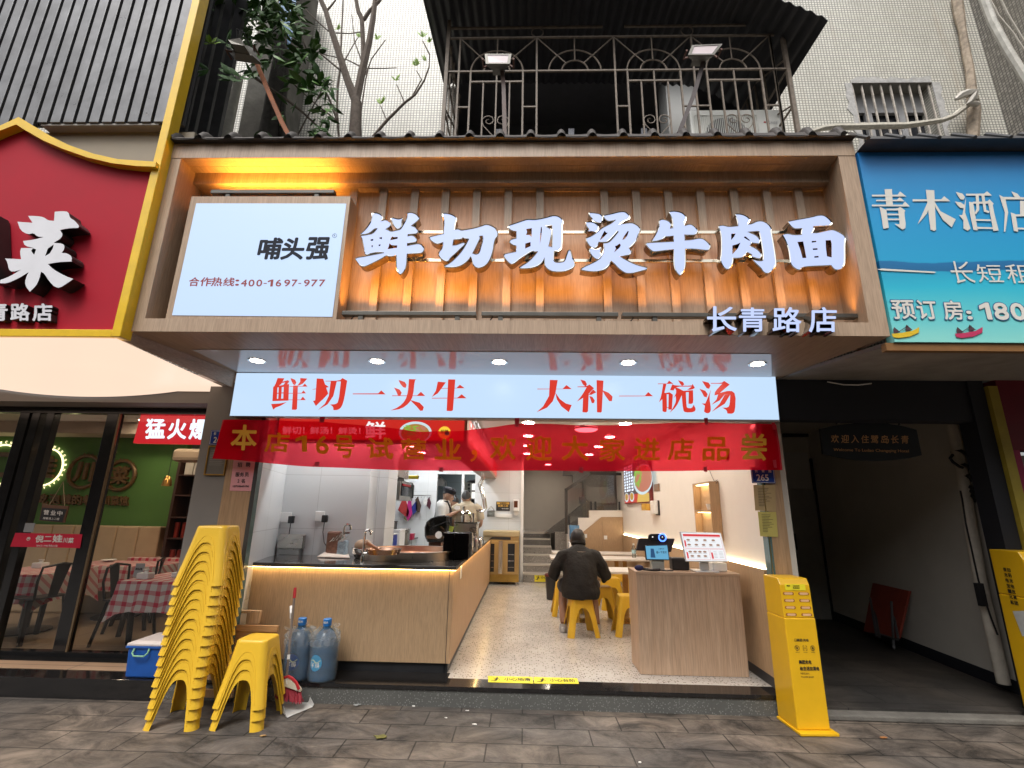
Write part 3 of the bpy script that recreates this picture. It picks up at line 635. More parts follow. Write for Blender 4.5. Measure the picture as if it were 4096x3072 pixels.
# ================================================================ the apartment block above
T1, T2, T3, T4 = crop(0,0,.4973), crop(1000,0,.4973), crop(2000,0,.4973), crop(2996,0,.4973)
WY = 1.5
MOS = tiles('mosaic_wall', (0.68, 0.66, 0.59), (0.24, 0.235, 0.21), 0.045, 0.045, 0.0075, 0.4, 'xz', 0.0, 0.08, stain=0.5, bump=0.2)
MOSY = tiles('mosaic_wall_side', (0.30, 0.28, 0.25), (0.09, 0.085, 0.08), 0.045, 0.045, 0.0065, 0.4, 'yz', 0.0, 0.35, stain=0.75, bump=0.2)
ab = T('apartment_building', 'stained white mosaic-tiled apartment block rising behind the shop signs', 'building')
bx0, bx1 = aY(T2(1645, 800), WY).x, aY(T3(2130, 700), WY).x
bz1 = 8.75
wq = [aY(T4(805,650), WY), aY(T4(1485,738), WY), aY(T4(1560,1100), WY), aY(T4(880,1100), WY)]
wx0, wx1, wz1 = wq[0].x+0.02, wq[1].x, wq[0].z-0.05
wm = MB()
wm.box(-9, bx0, WY, WY+0.3, 2.9, 12).box(bx0, bx1, WY, WY+0.3, bz1, 12).box(bx0, bx1, WY, WY+0.3, 2.9, 5.0)
wm.box(bx1, wx0, WY, WY+0.3, 2.9, 12).box(wx0, wx1, WY, WY+0.3, wz1, 12).box(wx0, wx1, WY, WY+0.3, 2.9, 6.3).box(wx1, 7.02, WY, WY+0.3, 2.9, 12)
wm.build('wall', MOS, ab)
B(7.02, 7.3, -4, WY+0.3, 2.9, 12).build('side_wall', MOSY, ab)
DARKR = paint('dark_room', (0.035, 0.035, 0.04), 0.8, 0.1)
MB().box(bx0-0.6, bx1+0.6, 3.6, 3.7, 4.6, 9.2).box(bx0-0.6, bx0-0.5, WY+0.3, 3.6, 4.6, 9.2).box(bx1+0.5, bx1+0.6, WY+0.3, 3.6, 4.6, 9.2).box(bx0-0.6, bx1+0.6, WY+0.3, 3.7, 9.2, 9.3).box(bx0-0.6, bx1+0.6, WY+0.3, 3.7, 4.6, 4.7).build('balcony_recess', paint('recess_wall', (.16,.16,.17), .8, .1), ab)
fm = MB(); FRM = paint('aluminium_dark', (0.25, 0.25, 0.27), 0.4, 0.1, metal=0.5)
for x in (-0.5, 0.75, 2.0, 3.2): fm.box(x-0.05, x+0.05, 2.4, 2.46, 4.7, 8.0)
fm.box(-1.4, 3.6, 2.4, 2.46, 7.35, 7.45); fm.build('balcony_door_frame', FRM, ab)
B(-1.3, 3.5, 2.47, 2.48, 4.7, 7.35).build('balcony_glass', paint('dim_glass', (0.02, 0.022, 0.028), 0.08, 0.1), ab)
B(2.25, 2.75, 1.9, 2.3, 4.7, 9.1).build('balcony_column', paint('dim_column', (0.34, 0.34, 0.33), 0.7, 0.05), ab)
# barred bathroom window
wd = T('barred_window', 'small window with rusty white bars and chipped rim, right of the balcony cage', 'window')
CONC = paint('chipped_concrete', (0.42, 0.41, 0.40), 0.9, 0.25, 14, bump=0.6)
mb = MB(); random.seed(3)
def ragged(a, b, n, out, jit):
    pts = []
    for i in range(n+1):
        p = a.lerp(b, i/n) + out*(1+random.uniform(-jit, jit)); pts.append(p)
    return pts
o = Vector((-0.09,0,0.0)); u = Vector((0,0,0.09)); rr = Vector((0.09,0,0))
c00, c01, c11, c10 = Vector((wx0,WY-0.012,6.3)), Vector((wx0,WY-0.012,wz1)), Vector((wx1,WY-0.012,wz1)), Vector((wx1,WY-0.012,6.3))
for a, b, out in ((c00, c01, o), (c01, c11, u), (c11, c10, rr)):
    e = ragged(a, b, 14, out, 0.5)
    for i in range(14):
        p, q = a.lerp(b, i/14), a.lerp(b, (i+1)/14); mb.slab([p, q, e[i+1], e[i]], (0, 0.014, 0))
mb.build('chipped_rim', CONC, wd)
bm_ = MB()
for i in range(9):
    x = wx0+0.03+(wx1-wx0-0.06)*i/8; bm_.box(x-0.011, x+0.011, WY+0.02, WY+0.042, 6.3, wz1)
zz = aY(T4(1100, 970), WY).z; bm_.box(wx0, wx1, WY+0.043, WY+0.06, zz-0.012, zz+0.012).box(wx0, wx1, WY+0.043, WY+0.06, zz-0.29, zz-0.27)
bm_.build('bars', paint('old_bars', (0.45, 0.41, 0.36), 0.6, 0.3, 20, dirt=0.5), wd)
fm = MB().box(wx0, wx1, WY+0.2, WY+0.26, wz1-0.35, wz1)
for f in (0.28, 0.70): x = wx0+(wx1-wx0)*f; fm.box(x-0.05, x+0.05, WY+0.2, WY+0.25, 6.3, wz1-0.35)
fm.build('sash', paint('sash_grey', (0.34, 0.34, 0.35), 0.5, 0.1), wd)
B(wx0, wx1, WY+0.27, WY+0.28, 6.3, wz1).build('pane', MATS['dim_glass'], wd)

# ---------------------------------------------------------------- balcony cage
cg = T('balcony_cage', 'rusty ornamental window cage of arches and hearts round the balcony', 'window cage')
RUSTM = paint('rusty_iron', (0.17, 0.135, 0.105), 0.65, 0.3, 18, dirt=0.4)
CY = 0.3
def gx3(x, y=570): return aY(T3(x, y), CY).x
xl, xr = aY(T2(1580, 570), CY).x, aY(T4(312, 565), CY).x
zr1, zr0 = aY(T3(900, 568), CY).z, aY(T3(900, 297), CY).z
zs1, zs2, ztop = aY(T3(1250, 650), CY).z, aY(T3(1000, 856), CY).z, aY(T3(1000, 214), CY).z
zbot = 5.45
b_ = MB()
def vb(x, z0, z1, r=0.011): b_.box(x-r, x+r, CY-r, CY+r, z0, z1)
def hb(x0, x1, z, r=0.011): b_.box(x0, x1, CY-r-0.001, CY+r-0.001, z-r, z+r)
for z in (zr1, zr0): hb(xl, xr, z)
hb(xl, gx3(840), ztop); hb(gx3(1020), gx3(2170), ztop)
bays = [(gx3(-440), gx3(295)), (gx3(295), gx3(925)), (gx3(925), gx3(1560)), (gx3(1560), aY(T4(180, 570), CY).x+0.04)]
bays[0] = (aY(T2(1680, 570), CY).x, gx3(295))
for k, (a, b) in enumerate(bays):
    vb(b, zbot, zr0)
    if k == 0: vb(a, zbot, zr0)
    ca = (a+b)/2 + (-0.01); ro = (b-a)*0.335; ri = ro*0.5
    b_.tube(arc((ca, CY, zr1), ro, 0, 180, 18), 0.010, 5); b_.tube(arc((ca, CY, zr1), ri, 0, 180, 14), 0.010, 5)
    b_.tube([(ca, CY, zr1+ri), (ca, CY, zr0)], 0.009, 5)
    for s in (-1, 1):
        e = Vector(((a if s < 0 else b), CY, zr0)); d = Vector((ca, CY, zr1)) - e
        p = Vector((ca, CY, zr1)) - d.normalized()*ri; b_.tube([e, p], 0.009, 5)
    if k != 1:
        vb(ca-ro, zbot, zr1); vb(ca+ro, zbot, zr1); hb(ca-ro, ca+ro, zs1); vb(ca, zbot, zr1, 0.009)
        vb(ca-ro*0.5, zbot, zs1, 0.009); vb(ca+ro*0.5, zbot, zs1, 0.009)
        hb(a, ca-ro, zs2, 0.009); hb(ca+ro, b, zs2, 0.009)
        for s in (-1, 1):
            zc = aY(T3(1240, 965), CY).z; cc = Vector((ca+s*ro*0.25, CY, zc)); R0 = ro*0.24; pts = []
            for i in range(30):
                a_ = math.pi*(1.0 if s > 0 else 0.0) - s*(-1)*i*0.30*(-1); rad = R0*(1-0.75*i/29*(1 if i > 8 else 0.6))
                pts.append(cc+Vector((math.cos(math.pi/2+s*(-1.6+i*0.28)) * rad, 0, math.sin(math.pi/2+s*(-1.6+i*0.28))*rad)))
            b_.tube(pts, 0.006, 4)
            b_.tube([cc+Vector((s*R0,0,0)), cc+Vector((s*R0*0.8,0,-R0*0.9)), (ca, CY, zc-R0*3.2)], 0.006, 4)
vb(aY(T4(205, 565), CY).x, zbot, zr0)
b_.build('front_grille', RUSTM, cg)
for x0 in (gx3(300), gx3(1535)):
    MB().tube(arc((x0, CY, zr0+0.085), 0.075, 0, 360, 18), 0.007, 4).build('ring', RUSTM, cg)
for x, s in ((xl, -1), (xr, 1)):
    MB().box(x-0.022, x+0.022, CY-0.022, CY+0.022, zbot, ztop+0.12).build('corner_post', RUSTM, cg)
    q = MB()
    for y in (0.55, 0.8, 1.05, 1.3): q.box(x-0.01, x+0.01, y-0.01, y+0.01, zbot, ztop)
    for z in (zr1, zr0, zs2): q.box(x-0.009, x+0.009, CY+0.02, WY, z-0.011, z+0.011)
    for k in range(3): q.tube([(x, CY+0.02, 5.7+0.7*k), (x, 1.45, 6.3+0.7*k)], 0.012, 5)
    q.build('side_grille', RUSTM, cg)
SHEET = paint('dark_sheet', (0.028, 0.028, 0.032), 0.55, 0.25, 5, dirt=0.3)
tr, tl_ = aY(T4(568, 240), 0.05), aY(T2(1500, -30), 0.0)
def roofz(x):
    k = max(0.0, (x-1.0)/2.0); return 7.70 - 0.09*k - (0.42*max(0, (x-2.55)/0.95)**1.6)
rf = MB().grid(lambda u, v: Vector((-1.32+4.80*u, -0.12+1.60*v, roofz(-1.32+4.80*u)+0.30*v*(1-0.9*max(0, u-0.78)/0.22)+0.018*math.sin(2*math.pi*(4.80*u)/0.115))), 340, 6)
rf.build('roof_sheet', SHEET, cg, solid=0.006, smooth=True)
# air conditioner inside the cage
ac = T('air_conditioner', 'white outdoor air conditioning unit on the balcony behind the cage bars', 'air conditioner')
ay = 0.62
p0, p1 = aY(T3(1520, 872), ay), aY(T4(262, 925), ay)
B(p0.x, p1.x, ay, ay+0.32, 5.3, p0.z-0.02).build('casing', paint('ac_white', (0.66, 0.66, 0.62), 0.4, 0.05), ac, bevel=0.02)
gr = MB(); gx0, gx1 = aY(T3(1560, 930), ay).x, aY(T3(2060, 930), ay).x; gz = aY(T3(1800, 930), ay).z
n_ = 34
for i in range(n_+1):
    x = gx0+(gx1-gx0)*i/n_; gr.box(x-0.004, x+0.004, ay-0.012, ay-0.002, gz-0.55, gz)
gr.box(gx0, gx1, ay-0.011, ay-0.003, gz-0.006, gz+0.006); gr.build('fan_grille', paint('grille_white', (0.60,0.60,0.56), 0.5, 0.1), ac)
MB().cyl(((gx0+gx1)/2, ay-0.001, gz-0.3), ((gx0+gx1)/2, ay-0.0015, gz-0.3), 0.27, n=32).build('fan_opening', DARKR, ac)
a_, b2, c2 = aY(T4(148, 978), ay-0.003), aY(T4(230, 978), ay-0.003), aY(T4(148, 998), ay-0.003)
letter(MB(), 'GREE', a_, b2, c2).build('badge', paint('badge_grey', (0.2,0.2,0.22), 0.5, 0.05), ac, fix=False)
MB().cyl(aY(T4(126, 986), ay-0.002), aY(T4(126, 986), ay-0.003), 0.016, n=12).build('badge_mark', paint('badge_red', (0.6,0.06,0.05), 0.5, 0.05), ac)

# pipes, cables on the block
PVC = paint('old_pvc', (0.55, 0.53, 0.48), 0.5, 0.15, 12, dirt=0.4)
pts = [aY(T4(x, y), WY-0.08) for x, y in ((1670,-40),(1690,120),(1715,240),(1745,420),(1775,560),(1790,720),(1810,900),(1800,1130))]
MB().tube(pts, [0.07,0.07,0.05,0.055,0.055,0.06,0.08,0.07], 8).build('drain_pipe', paint('grimy_pipe', (0.36,0.29,0.22), 0.8, 0.35, 14, dirt=0.6), label='grimy old drain pipe in the corner where the mosaic walls meet', cat='pipe', smooth=True)
pts = [aY(T4(x, y), 0.6) for x, y in ((1880,-30),(1960,180),(2080,400),(2180,560),(2290,740))]
MB().tube(pts, 0.05, 8).build('water_pipe', PVC, label='white plastic pipe slanting down the patterned side wall, top right', cat='pipe', smooth=True)
pts = [aY(T4(x, y), 1.3) for x, y in ((500,1060),(600,1028),(700,1018),(860,1018),(1050,1012),(1250,1010),(1400,990),(1560,965),(1650,930),(1740,860),(1820,800))]
MB().tube(pts, [0.03,0.04,0.045,0.045,0.045,0.045,0.04,0.035,0.035,0.04,0.05], 7).build('wrapped_hose', paint('hose_wrap', (0.50,0.47,0.40), 0.8, 0.2, 25), label='grey wrapped hose drooping below the barred window', cat='hose', smooth=True)
pts = [aY(T4(x, y), 1.25) for x, y in ((1660,800),(1700,770),(1760,750),(1815,745),(1800,790),(1770,830),(1840,840))]
MB().tube(pts, [0.02,0.05,0.06,0.06,0.05,0.045,0.04], 6).build('bent_fitting', paint('fitting_grey', (0.5,0.47,0.42), 0.7, 0.2), label='crumpled pale pipe fitting at the end of the hose', cat='pipe', smooth=True)
for k, pp in enumerate((((1930,-20),(2010,130),(2120,260),(2212,400)), ((2020,-20),(2080,110),(2212,330)))):
    MB().tube([aY(T4(x, y), 0.7) for x, y in pp], 0.012, 5).build('cable', paint('grey_cable', (0.42,0.39,0.34), 0.7, 0.1), label=('thin grey cable beside the white pipe on the side wall, lower one', 'thin grey cable beside the white pipe on the side wall, upper one')[k], cat='cable', group='cables on the side wall')

# ================================================================ tiled coping on the sign box, sheet flashing to the right
B(-4.2, 7.0, -0.86, WY, 4.30, 4.40).build('roof_slab', paint('dirty_concrete', (0.12,0.11,0.10), 0.9, 0.3, 3), kind='structure')
TILE = paint('dark_roof_tile', (0.042, 0.034, 0.030), 0.6, 0.35, 9, bump=0.4)
def coping(u, v):
    x = -3.02+5.66*u; ph = ((x+3.0)/0.252) % 1.0; d = min(ph, 1-ph)*0.252
    k = max(0, 1-(d/0.034)**2)**0.5*0.045 if d < 0.034 else 0.0
    s = 0.012*math.sin(math.pi*ph)
    return Vector((x, -1.255+0.5*v, 4.552+0.075*(1-(1-min(1,v*5))**2)+(k*(1.0 if v > 0.02 else 0.9))-s + 0.10*v + (0.03*max(0, u-0.3) if v > 0 else 0)))
ct = MB().grid(coping, 900, 12); ct.add([(-3.02,-1.255,4.552),(2.64,-1.255,4.552),(2.64,-0.75,4.54),(-3.02,-0.75,4.54)], [(0,1,2,3)])
ct.build('tile_coping', TILE, label='dark ribbed tile coping along the top of the sign box', cat='roof', smooth=True)
fl = MB()
for i in range(14):
    x = 2.655+0.27*i
    fl.add([(x,-1.33,4.45),(x+0.27,-1.33,4.45),(x+0.27+0.05,-1.12,4.66),(x+0.05,-1.12,4.66)], [(0,1,2,3)])
    fl.tube([(x,-1.338,4.45),(x+0.05,-1.128,4.665)], 0.016, 5)
fl.add([(2.655,-1.33,4.45),(6.43,-1.33,4.45),(6.43,-1.1,4.43),(2.655,-1.1,4.43)], [(0,1,2,3)])
fl.build('sheet_flashing', paint('charcoal_sheet', (0.045,0.045,0.047), 0.5, 0.2, 6), label='charcoal seamed sheet flashing over the blue hotel sign', cat='roof')

# ================================================================ floodlights on poles above the sign
HOUS = paint('floodlight_grey', (0.20,0.19,0.17), 0.5, 0.2, metal=0.4)
def flood(pts, y, pole, pm, lab):
    """pts: window corners tl, tr, br, bl in the photo; the head stands back from its window"""
    t = T('floodlight', lab, 'floodlight', 'floodlights above the sign box')
    q = [aY(p, y) for p in pts]; zq = (q[0].z+q[1].z)/2
    q[2], q[3] = aZ(pts[2], zq-.12), aZ(pts[3], zq-.12)
    nrm = (q[1]-q[0]).cross(q[3]-q[0]).normalized()
    if nrm.z > 0: nrm = -nrm
    cen = sum(q, Vector())/4
    inn = [cen+(p-cen)*0.78 for p in q]; bk = [cen+(p-cen)*0.66-nrm*0.075 for p in q]
    m = MB(); m.add(q+inn, [(0,1,5,4),(1,2,6,5),(2,3,7,6),(3,0,4,7)]); q2 = [p-nrm*0.02 for p in q]
    m.add(q+q2, [(i,(i+1)%4,(i+1)%4+4,i+4) for i in range(4)]); m.add(q2+bk, [(i,(i+1)%4,(i+1)%4+4,i+4) for i in range(4)]+[(4,5,6,7)])
    m.build('housing', HOUS, t)
    MB().add([p-nrm*0.004 for p in inn], [(0,1,2,3)]).build('lens', paint('flood_lens', (0.72,0.62,0.64), 0.15, 0.05), t)  # pale pink lens colour stands in for the sky mirrored in it
    bx = sum(bk, Vector())/4
    MB().loft([[bx+(p-bx)*0.8 for p in bk], [bx+(p-bx)*0.75-nrm*0.09 for p in bk]]).build('driver_box', HOUS, t)
    e = (q[0]-q[1]).normalized(); L = q[0]-e*0.0; Rr = q[1]
    hinge = cen-nrm*0.06
    pb = [aY(p, yy) for p, yy in pole]
    MB().tube([q[0]+e*0.02+(cen-(q[0]+q[1])/2)*1.0, q[0]+e*0.02-nrm*0.10+(cen-(q[0]+q[1])/2), pb[0], q[1]-e*0.02-nrm*0.10+(cen-(q[0]+q[1])/2), q[1]-e*0.02+(cen-(q[0]+q[1])/2)], 0.011, 5).build('yoke', paint('rusty_yoke', (0.13,0.06,0.045), 0.7, 0.2), t)
    MB().tube(pb, 0.028, 4).build('pole', pm, t)
    MB().tube([bx-nrm*0.05, bx-nrm*0.14+Vector((0.02,0,0.1)), bx-nrm*0.1+Vector((0.06,0.02,0.12)), pb[0]], 0.006, 5).build('cable', BLACKP, t)
POLED = paint('brown_pole', (0.085,0.05,0.04), 0.6, 0.3, 12)
flood([T2(1888,432), T2(2103,432), T2(2090,512), T2(1897,512)], -0.75, [(T2(2020,480), -0.62), (T2(2040,700), -0.62), (T2(2050,1100), -0.62)], POLED, 'grey floodlight on an upright brown pole in front of the cage, middle one')
flood([T3(1545,362), T3(1790,352), T3(1722,440), T3(1512,440)], -0.75, [(T3(1660,410), -0.62), (T3(1560,760), -0.62), (T3(1435,1080), -0.62)], paint('black_brown_pole', (0.06,0.045,0.045), 0.6, 0.3, 12), 'grey floodlight on a leaning dark pole in front of the cage, right one')
flood([T1(1850,430), T1(2040,400), T1(2105,520), T1(1900,490)], -0.75, [(T1(2050,470), -0.62), (T1(2140,690), -0.62), (T2(260,990), -0.62), (T2(330,1120), -0.62)], paint('orange_rust_pole', (0.26,0.085,0.03), 0.7, 0.3, 12), 'grey floodlight on a rust orange pole among the leaves, left one')

# ================================================================ trees behind the sign
BARK = paint('bark', (0.105, 0.082, 0.066), 0.9, 0.3, 22, bump=0.5)
LEAFM = paint('dark_leaf', (0.030, 0.082, 0.016), 0.6, 0.45, 7, spec=.25)
YLEAF = paint('young_leaf', (0.20, 0.33, 0.05), 0.45, 0.2, 8)
def leaf(mb, p, d, L, wd, up=None):
    d = Vector(d).normalized(); s = d.cross(Vector(up or (0.2,-1,0.4))).normalized(); n = s.cross(d)
    p = Vector(p)
    pts = [p, p+d*L*0.3+s*wd*0.42-n*wd*.12, p+d*L*0.65+s*wd*0.4-n*wd*.2, p+d*L-n*wd*.35, p+d*L*0.65-s*wd*0.4-n*wd*.2, p+d*L*0.3-s*wd*0.42-n*wd*.12, p+d*L*0.33, p+d*L*0.66-n*wd*.12]
    mb.add(pts, [(0,1,6),(1,2,7,6),(2,3,7),(0,6,5),(6,7,4,5),(7,3,4)])
tr1 = T('bare_tree', 'slender nearly leafless tree forking in front of the mosaic wall', 'tree')
def br(pp, r, y): return [aY(T2(x, yy), y+0.0005*0) for x, yy in pp], r
tk = MB(); ty = 0.5
tk.tube(*br([(845,1140),(850,1000),(858,850),(850,790)], [0.085,0.075,0.068,0.06], ty), 9)
tk.build('trunk', BARK, tr1, smooth=True)
lm = MB()
for pp, r in (([(850,810),(790,660),(750,540),(700,380),(650,230),(610,90),(560,-20)], [.06,.052,.05,.046,.042,.036,.032]),
              ([(855,800),(900,580),(930,460),(960,330),(990,150),(1010,-20)], [.055,.05,.046,.042,.038,.034]),
              ([(905,550),(912,420),(905,250),(900,150),(870,90),(850,-20)], [.034,.034,.034,.034,.03,.028]),
              ([(915,160),(960,90),(1040,10),(1060,-20)], [.026,.024,.02,.018]), ([(615,90),(650,50),(690,0)], [.015,.013,.01]),
              ([(870,1060),(900,850),(930,640),(950,560)], [.012,.01,.01,.008]), ([(715,1110),(700,900),(705,700),(725,560),(735,300),(750,-10)], [.016,.016,.015,.013,.012,.01]),
              ([(990,1100),(1100,970),(1240,830),(1330,760),(1400,650),(1440,540),(1445,440),(1390,330)], [.02,.018,.016,.014,.012,.01,.009,.007]),
              ([(1290,800),(1380,640),(1340,570)], [.01,.008,.006]), ([(1240,820),(1180,680)], [.008,.006]), ([(1100,970),(1050,850)], [.008,.006]),
              ([(720,560),(600,460),(560,430)], [.012,.01,.007]), ([(880,530),(780,480),(560,430)], [.01,.008,.006]), ([(940,550),(1080,550),(1180,545)], [.009,.007,.005]),
              ([(630,250),(540,170),(440,70)], [.01,.008,.006]), ([(900,500),(840,330),(820,120)], [.01,.008,.006]), ([(760,490),(820,380),(870,300)], [.008,.007,.005]), ([(930,600),(980,470),(1090,320)], [.009,.008,.006]), ([(690,265),(800,270),(890,258)], [.009,.008,.007])):
    lm.tube(*br(pp, r, ty), 6)
lm.build('branches', BARK, tr1, smooth=True)
lv = MB(); random.seed(5)
for x, y in ((1385,300),(1440,345),(1325,530),(1415,490),(1170,650),(1050,840),(1345,520),(700,240),(1020,320),(870,300)):
    p = aY(T2(x, y), ty)
    for k in range(5): leaf(lv, p, (random.uniform(-.8,.8), random.uniform(-.6,.3), 1), random.uniform(.07,.13), .035)
lv.build('young_leaves', YLEAF, tr1, fix=False)

tr2 = T('leafy_tree', 'leafy dark green tree hanging over the left end of the sign', 'tree')
tk = MB()
for pp, r in (([(150,1140),(190,900),(215,700),(250,500),(240,300),(180,100),(150,-40)], [.13,.12,.11,.10,.09,.08,.07]), ([(270,1140),(255,900),(290,600),(300,420)], [.05,.045,.04,.03])):
    tk.tube(*br(pp, r, 0.35), 9)
tk.build('trunk', paint('dark_bark', (0.045,0.04,0.034), 0.9, 0.4, 14, bump=0.6), tr2, smooth=True)
lm = MB(); BR2 = [([(0,600),(280,790),(420,900),(560,1030)], [.018,.017,.014,.01]), ([(700,960),(640,800),(520,560),(430,330),(400,190)], [.014,.013,.011,.009,.006]), ([(370,1110),(470,920),(560,760),(610,640)], [.01,.009,.008,.006]), ([(700,970),(520,830),(310,640)], [.009,.008,.006]), ([(-150,500),(-300,440),(-470,390),(-560,380)], [.012,.01,.008,.006]), ([(-140,200),(-300,120),(-440,60)], [.016,.012,.008])]
for pp, r in BR2: lm.tube(*br(pp, r, 0.0), 5)
lm.build('branches', BARK, tr2, smooth=True)
random.seed(11); lvs = [MB(), MB(), MB()]
clusters = [(-420,60,150,70,26),(-330,130,150,70,26),(-200,90,160,90,40),(-60,60,150,90,40),(80,60,160,90,60),(220,90,150,110,70),(330,60,90,80,30),(60,230,170,110,45),(230,300,140,140,50),(-80,240,120,80,22),
            (390,160,60,60,14),(400,270,50,40,9),(430,400,90,60,24),(520,400,60,50,16),(350,500,80,60,22),(370,440,50,40,9),(350,630,60,30,10),(450,650,60,50,12),(560,620,60,50,12),(600,690,80,60,20),(540,740,80,60,18),(470,700,50,40,9),(620,840,60,50,10),(560,940,40,50,7),(590,1060,70,50,18),(540,1080,80,40,18),(100,420,120,120,26),(60,560,100,90,12),(320,690,30,30,4),(620,940,40,30,5),(100,1090,80,40,10),(310,900,40,60,6),(-540,330,10,10,0)]
for cx, cy, rx, ry, n in clusters:
    for k in range(n):
        a = random.uniform(0, 6.28); q = random.random()**0.5
        p = aY(T2(cx+rx*q*math.cos(a), cy+ry*q*math.sin(a)), random.uniform(-0.55, 0.25))
        leaf(lvs[0 if random.random() < .75 else 1], p, (random.uniform(-1,1), random.uniform(-.8,.4), random.uniform(-.9,.4)), random.uniform(.11,.18), random.uniform(.06,.09), (random.uniform(-.6,.6), random.uniform(-1,.2), random.uniform(.2,1)))
for x, y in ((1545,350),(1560,330),(1530,370),(1690,355),(1670,340),(1710,350),(1570,385)):
    for k in range(3): leaf(lvs[2], aY(T1(x, y), -0.9), (random.uniform(-1,1), -.3, random.uniform(-.2,1)), .10, .05)
for x, y in ((1560,60),(1600,100),(1580,110),(1640,80),(1600,220),(1680,560),(1880,640),(1930,620),(1860,600),(1820,350)):
    for k in range(3): leaf(lvs[0], aY(T1(x, y), -0.85), (random.uniform(-1,1), -.3, random.uniform(-.8,.5)), .14, .07)
lvs[0].build('leaves', LEAFM, tr2, fix=False); lvs[1].build('pale_leaves', paint('mid_leaf', (0.075,0.17,0.03), 0.45, 0.3, 7), tr2, fix=False); lvs[2].build('shoot', YLEAF, tr2, fix=False)
q = MB().box(aY(T1(1985, 700), 0.7).x, aY(T2(210, 700), 0.7).x, 0.7, 1.4, 4.4, 9.6)
q.build('concrete_column', paint('mossy_concrete', (0.13,0.125,0.11), 0.95, 0.4, 3, bump=0.4, dirt=0.6), label='dark weathered concrete column behind the leafy tree', cat='column')
MB().tube([aY(T1(1800,1130), 0.3), aY(T1(1905,620), 0.3)], 0.075, 10).build('standpipe', PVC, label='short pale standpipe beside the dark column', cat='pipe', smooth=True)
MB().add([aY(T2(235,-30), 0.55), aY(T2(375,-30), 0.55), aY(T2(355,220), 0.55), aY(T2(330,330), 0.55), aY(T2(300,450), 0.55), aY(T2(240,380), 0.55)], [tuple(range(6))]).build('tarpaulin', paint('blue_tarp', (0.045,0.16,0.34), 0.5, 0.2), label='blue tarpaulin hanging behind the leaves', cat='tarpaulin', solid=0.01)

# ================================================================ left neighbour: slats, red sign, canopy
NS = T('slat_screen', 'grey metal slat screen above the red restaurant sign', 'cladding')
SLM = paint('slat_grey', (0.15,0.15,0.155), 0.3, 0.25, 5, metal=0.6, dirt=0.25)
sz = aY(T1(700, 982), -1.1).z
for i in range(34):
    x = -6.639+0.118*i-0.05
    if x > -3.10: break
    B(x-0.044, x+0.044, -1.10, -1.06, sz if x > -4.36 else 4.55, 9.0).build('slat', SLM, NS, bevel=0.004)
B(-6.8, -3.1, -1.03, -1.0, 4.9, 9.0).build('backing', DARKR, NS)
B(-4.345, -3.27, -1.085, -0.98, sz-0.02, sz-0.002).build('bottom_rail', paint('rail_grey', (0.22,0.205,0.185), 0.6, 0.1), NS)
sl2 = T('slat_screen', 'narrow dark slat screen right of the yellow post', 'cladding')
for a, b in ((1445,1530), (1545,1600), (1620,1700), (1715,1800)):
    xa, xb = aY(T1(a, 900), -0.55).x, aY(T1(b, 900), -0.55).x
    B(xa, xb-0.01, -0.55, -0.50, 4.62, 9.0).build('slat', paint('slat_black', (0.07,0.07,0.075), 0.35, 0.2, 7, metal=0.6), sl2)
B(-4.5, -3.0, -1.0, -0.95, 4.1, sz-0.02).build('beige_panel', paint('beige_panel', (0.26,0.225,0.17), 0.7, 0.05), label='beige panel between the slat screen and the curved yellow trim', cat='panel')
rs = T('restaurant_sign', 'red signboard with swooping yellow gable trim, at far left', 'signboard')
RY_ = -1.25
low = [(-400,1200),(-150,1120),(0,1050),(130,1000),(200,1045),(350,1130),(500,1195),(700,1265),(900,1312),(1100,1335),(1250,1340)]
top = [(-400,1160),(-150,1080),(0,1010),(150,940),(250,1000),(400,1090),(550,1165),(750,1235),(950,1280),(1255,1300)]
P = [aY(T1(x, y), RY_) for x, y in low]
P[-1].x = -3.05
MB().slab([Vector((P[0].x, RY_, 2.83)), Vector((-3.05, RY_, 2.83))] + P[::-1], (0, 0.05, 0)).build('panel', paint('sign_red', (0.36,0.010,0.024), 0.6, 0.06, 3, spec=.2), rs)
MB().slab([aY(T1(x, y), RY_-0.07) for x, y in low] + [aY(T1(x, y), RY_-0.07) for x, y in top][::-1], (0, 0.068, 0)).build('gable_trim', YTRIM, rs)
B(-3.055, -2.985, RY_-0.035, RY_+0.07, 2.785, 8.2).build('corner_post', YTRIM, rs, bevel=0.006)
B(-6.5, -3.057, RY_-0.03, RY_+0.05, 2.785, 2.843).build('bottom_trim', YTRIM, rs, bevel=0.004)
ACR = paint('white_acrylic', (0.62,0.62,0.66), 0.12, 0.04)
BLKR = paint('black_return', (0.016,0.018,0.018), 0.35, 0.2)
K5_ = crop(0, 750, .4973)
CAI = [[140,275,262,284,225,228,300,230,350,238,388,265,435,268,440,195,500,190,550,195,562,245,600,265,638,310,630,325,540,328,482,342,505,375,490,410,430,445,500,450,520,470,515,500,495,525,545,530,580,560,575,595,470,600,385,615,430,660,520,710,590,735,540,770,480,808,440,800,400,760,355,690,330,678,315,740,290,790,240,838,210,800,200,760,215,710,232,680,150,730,60,770,0,770,0,745,80,715,170,660,100,680,70,660,60,600,40,570,170,577,160,520,170,487,270,486,200,470,185,430,270,420,350,398,300,395,270,365,225,378,165,345],
       [363,552,385,490,432,458,425,490,400,530],[252,510,265,488,290,498,275,542]]
t = T('sign_letter', 'big unlit white letter 菜 with black sides on the red signboard', 'sign letter')
L = [smooth_loop(q) for q in loops(CAI, K5_, -1.36)]
MB().glyph(L, (0,0,0), True, False).build('face', ACR, t, fix=False)
MB().glyph([[p+Vector((0,0.002,0)) for p in q] for q in L], (0,0.10,0), False, True).build('return', BLKR, t)
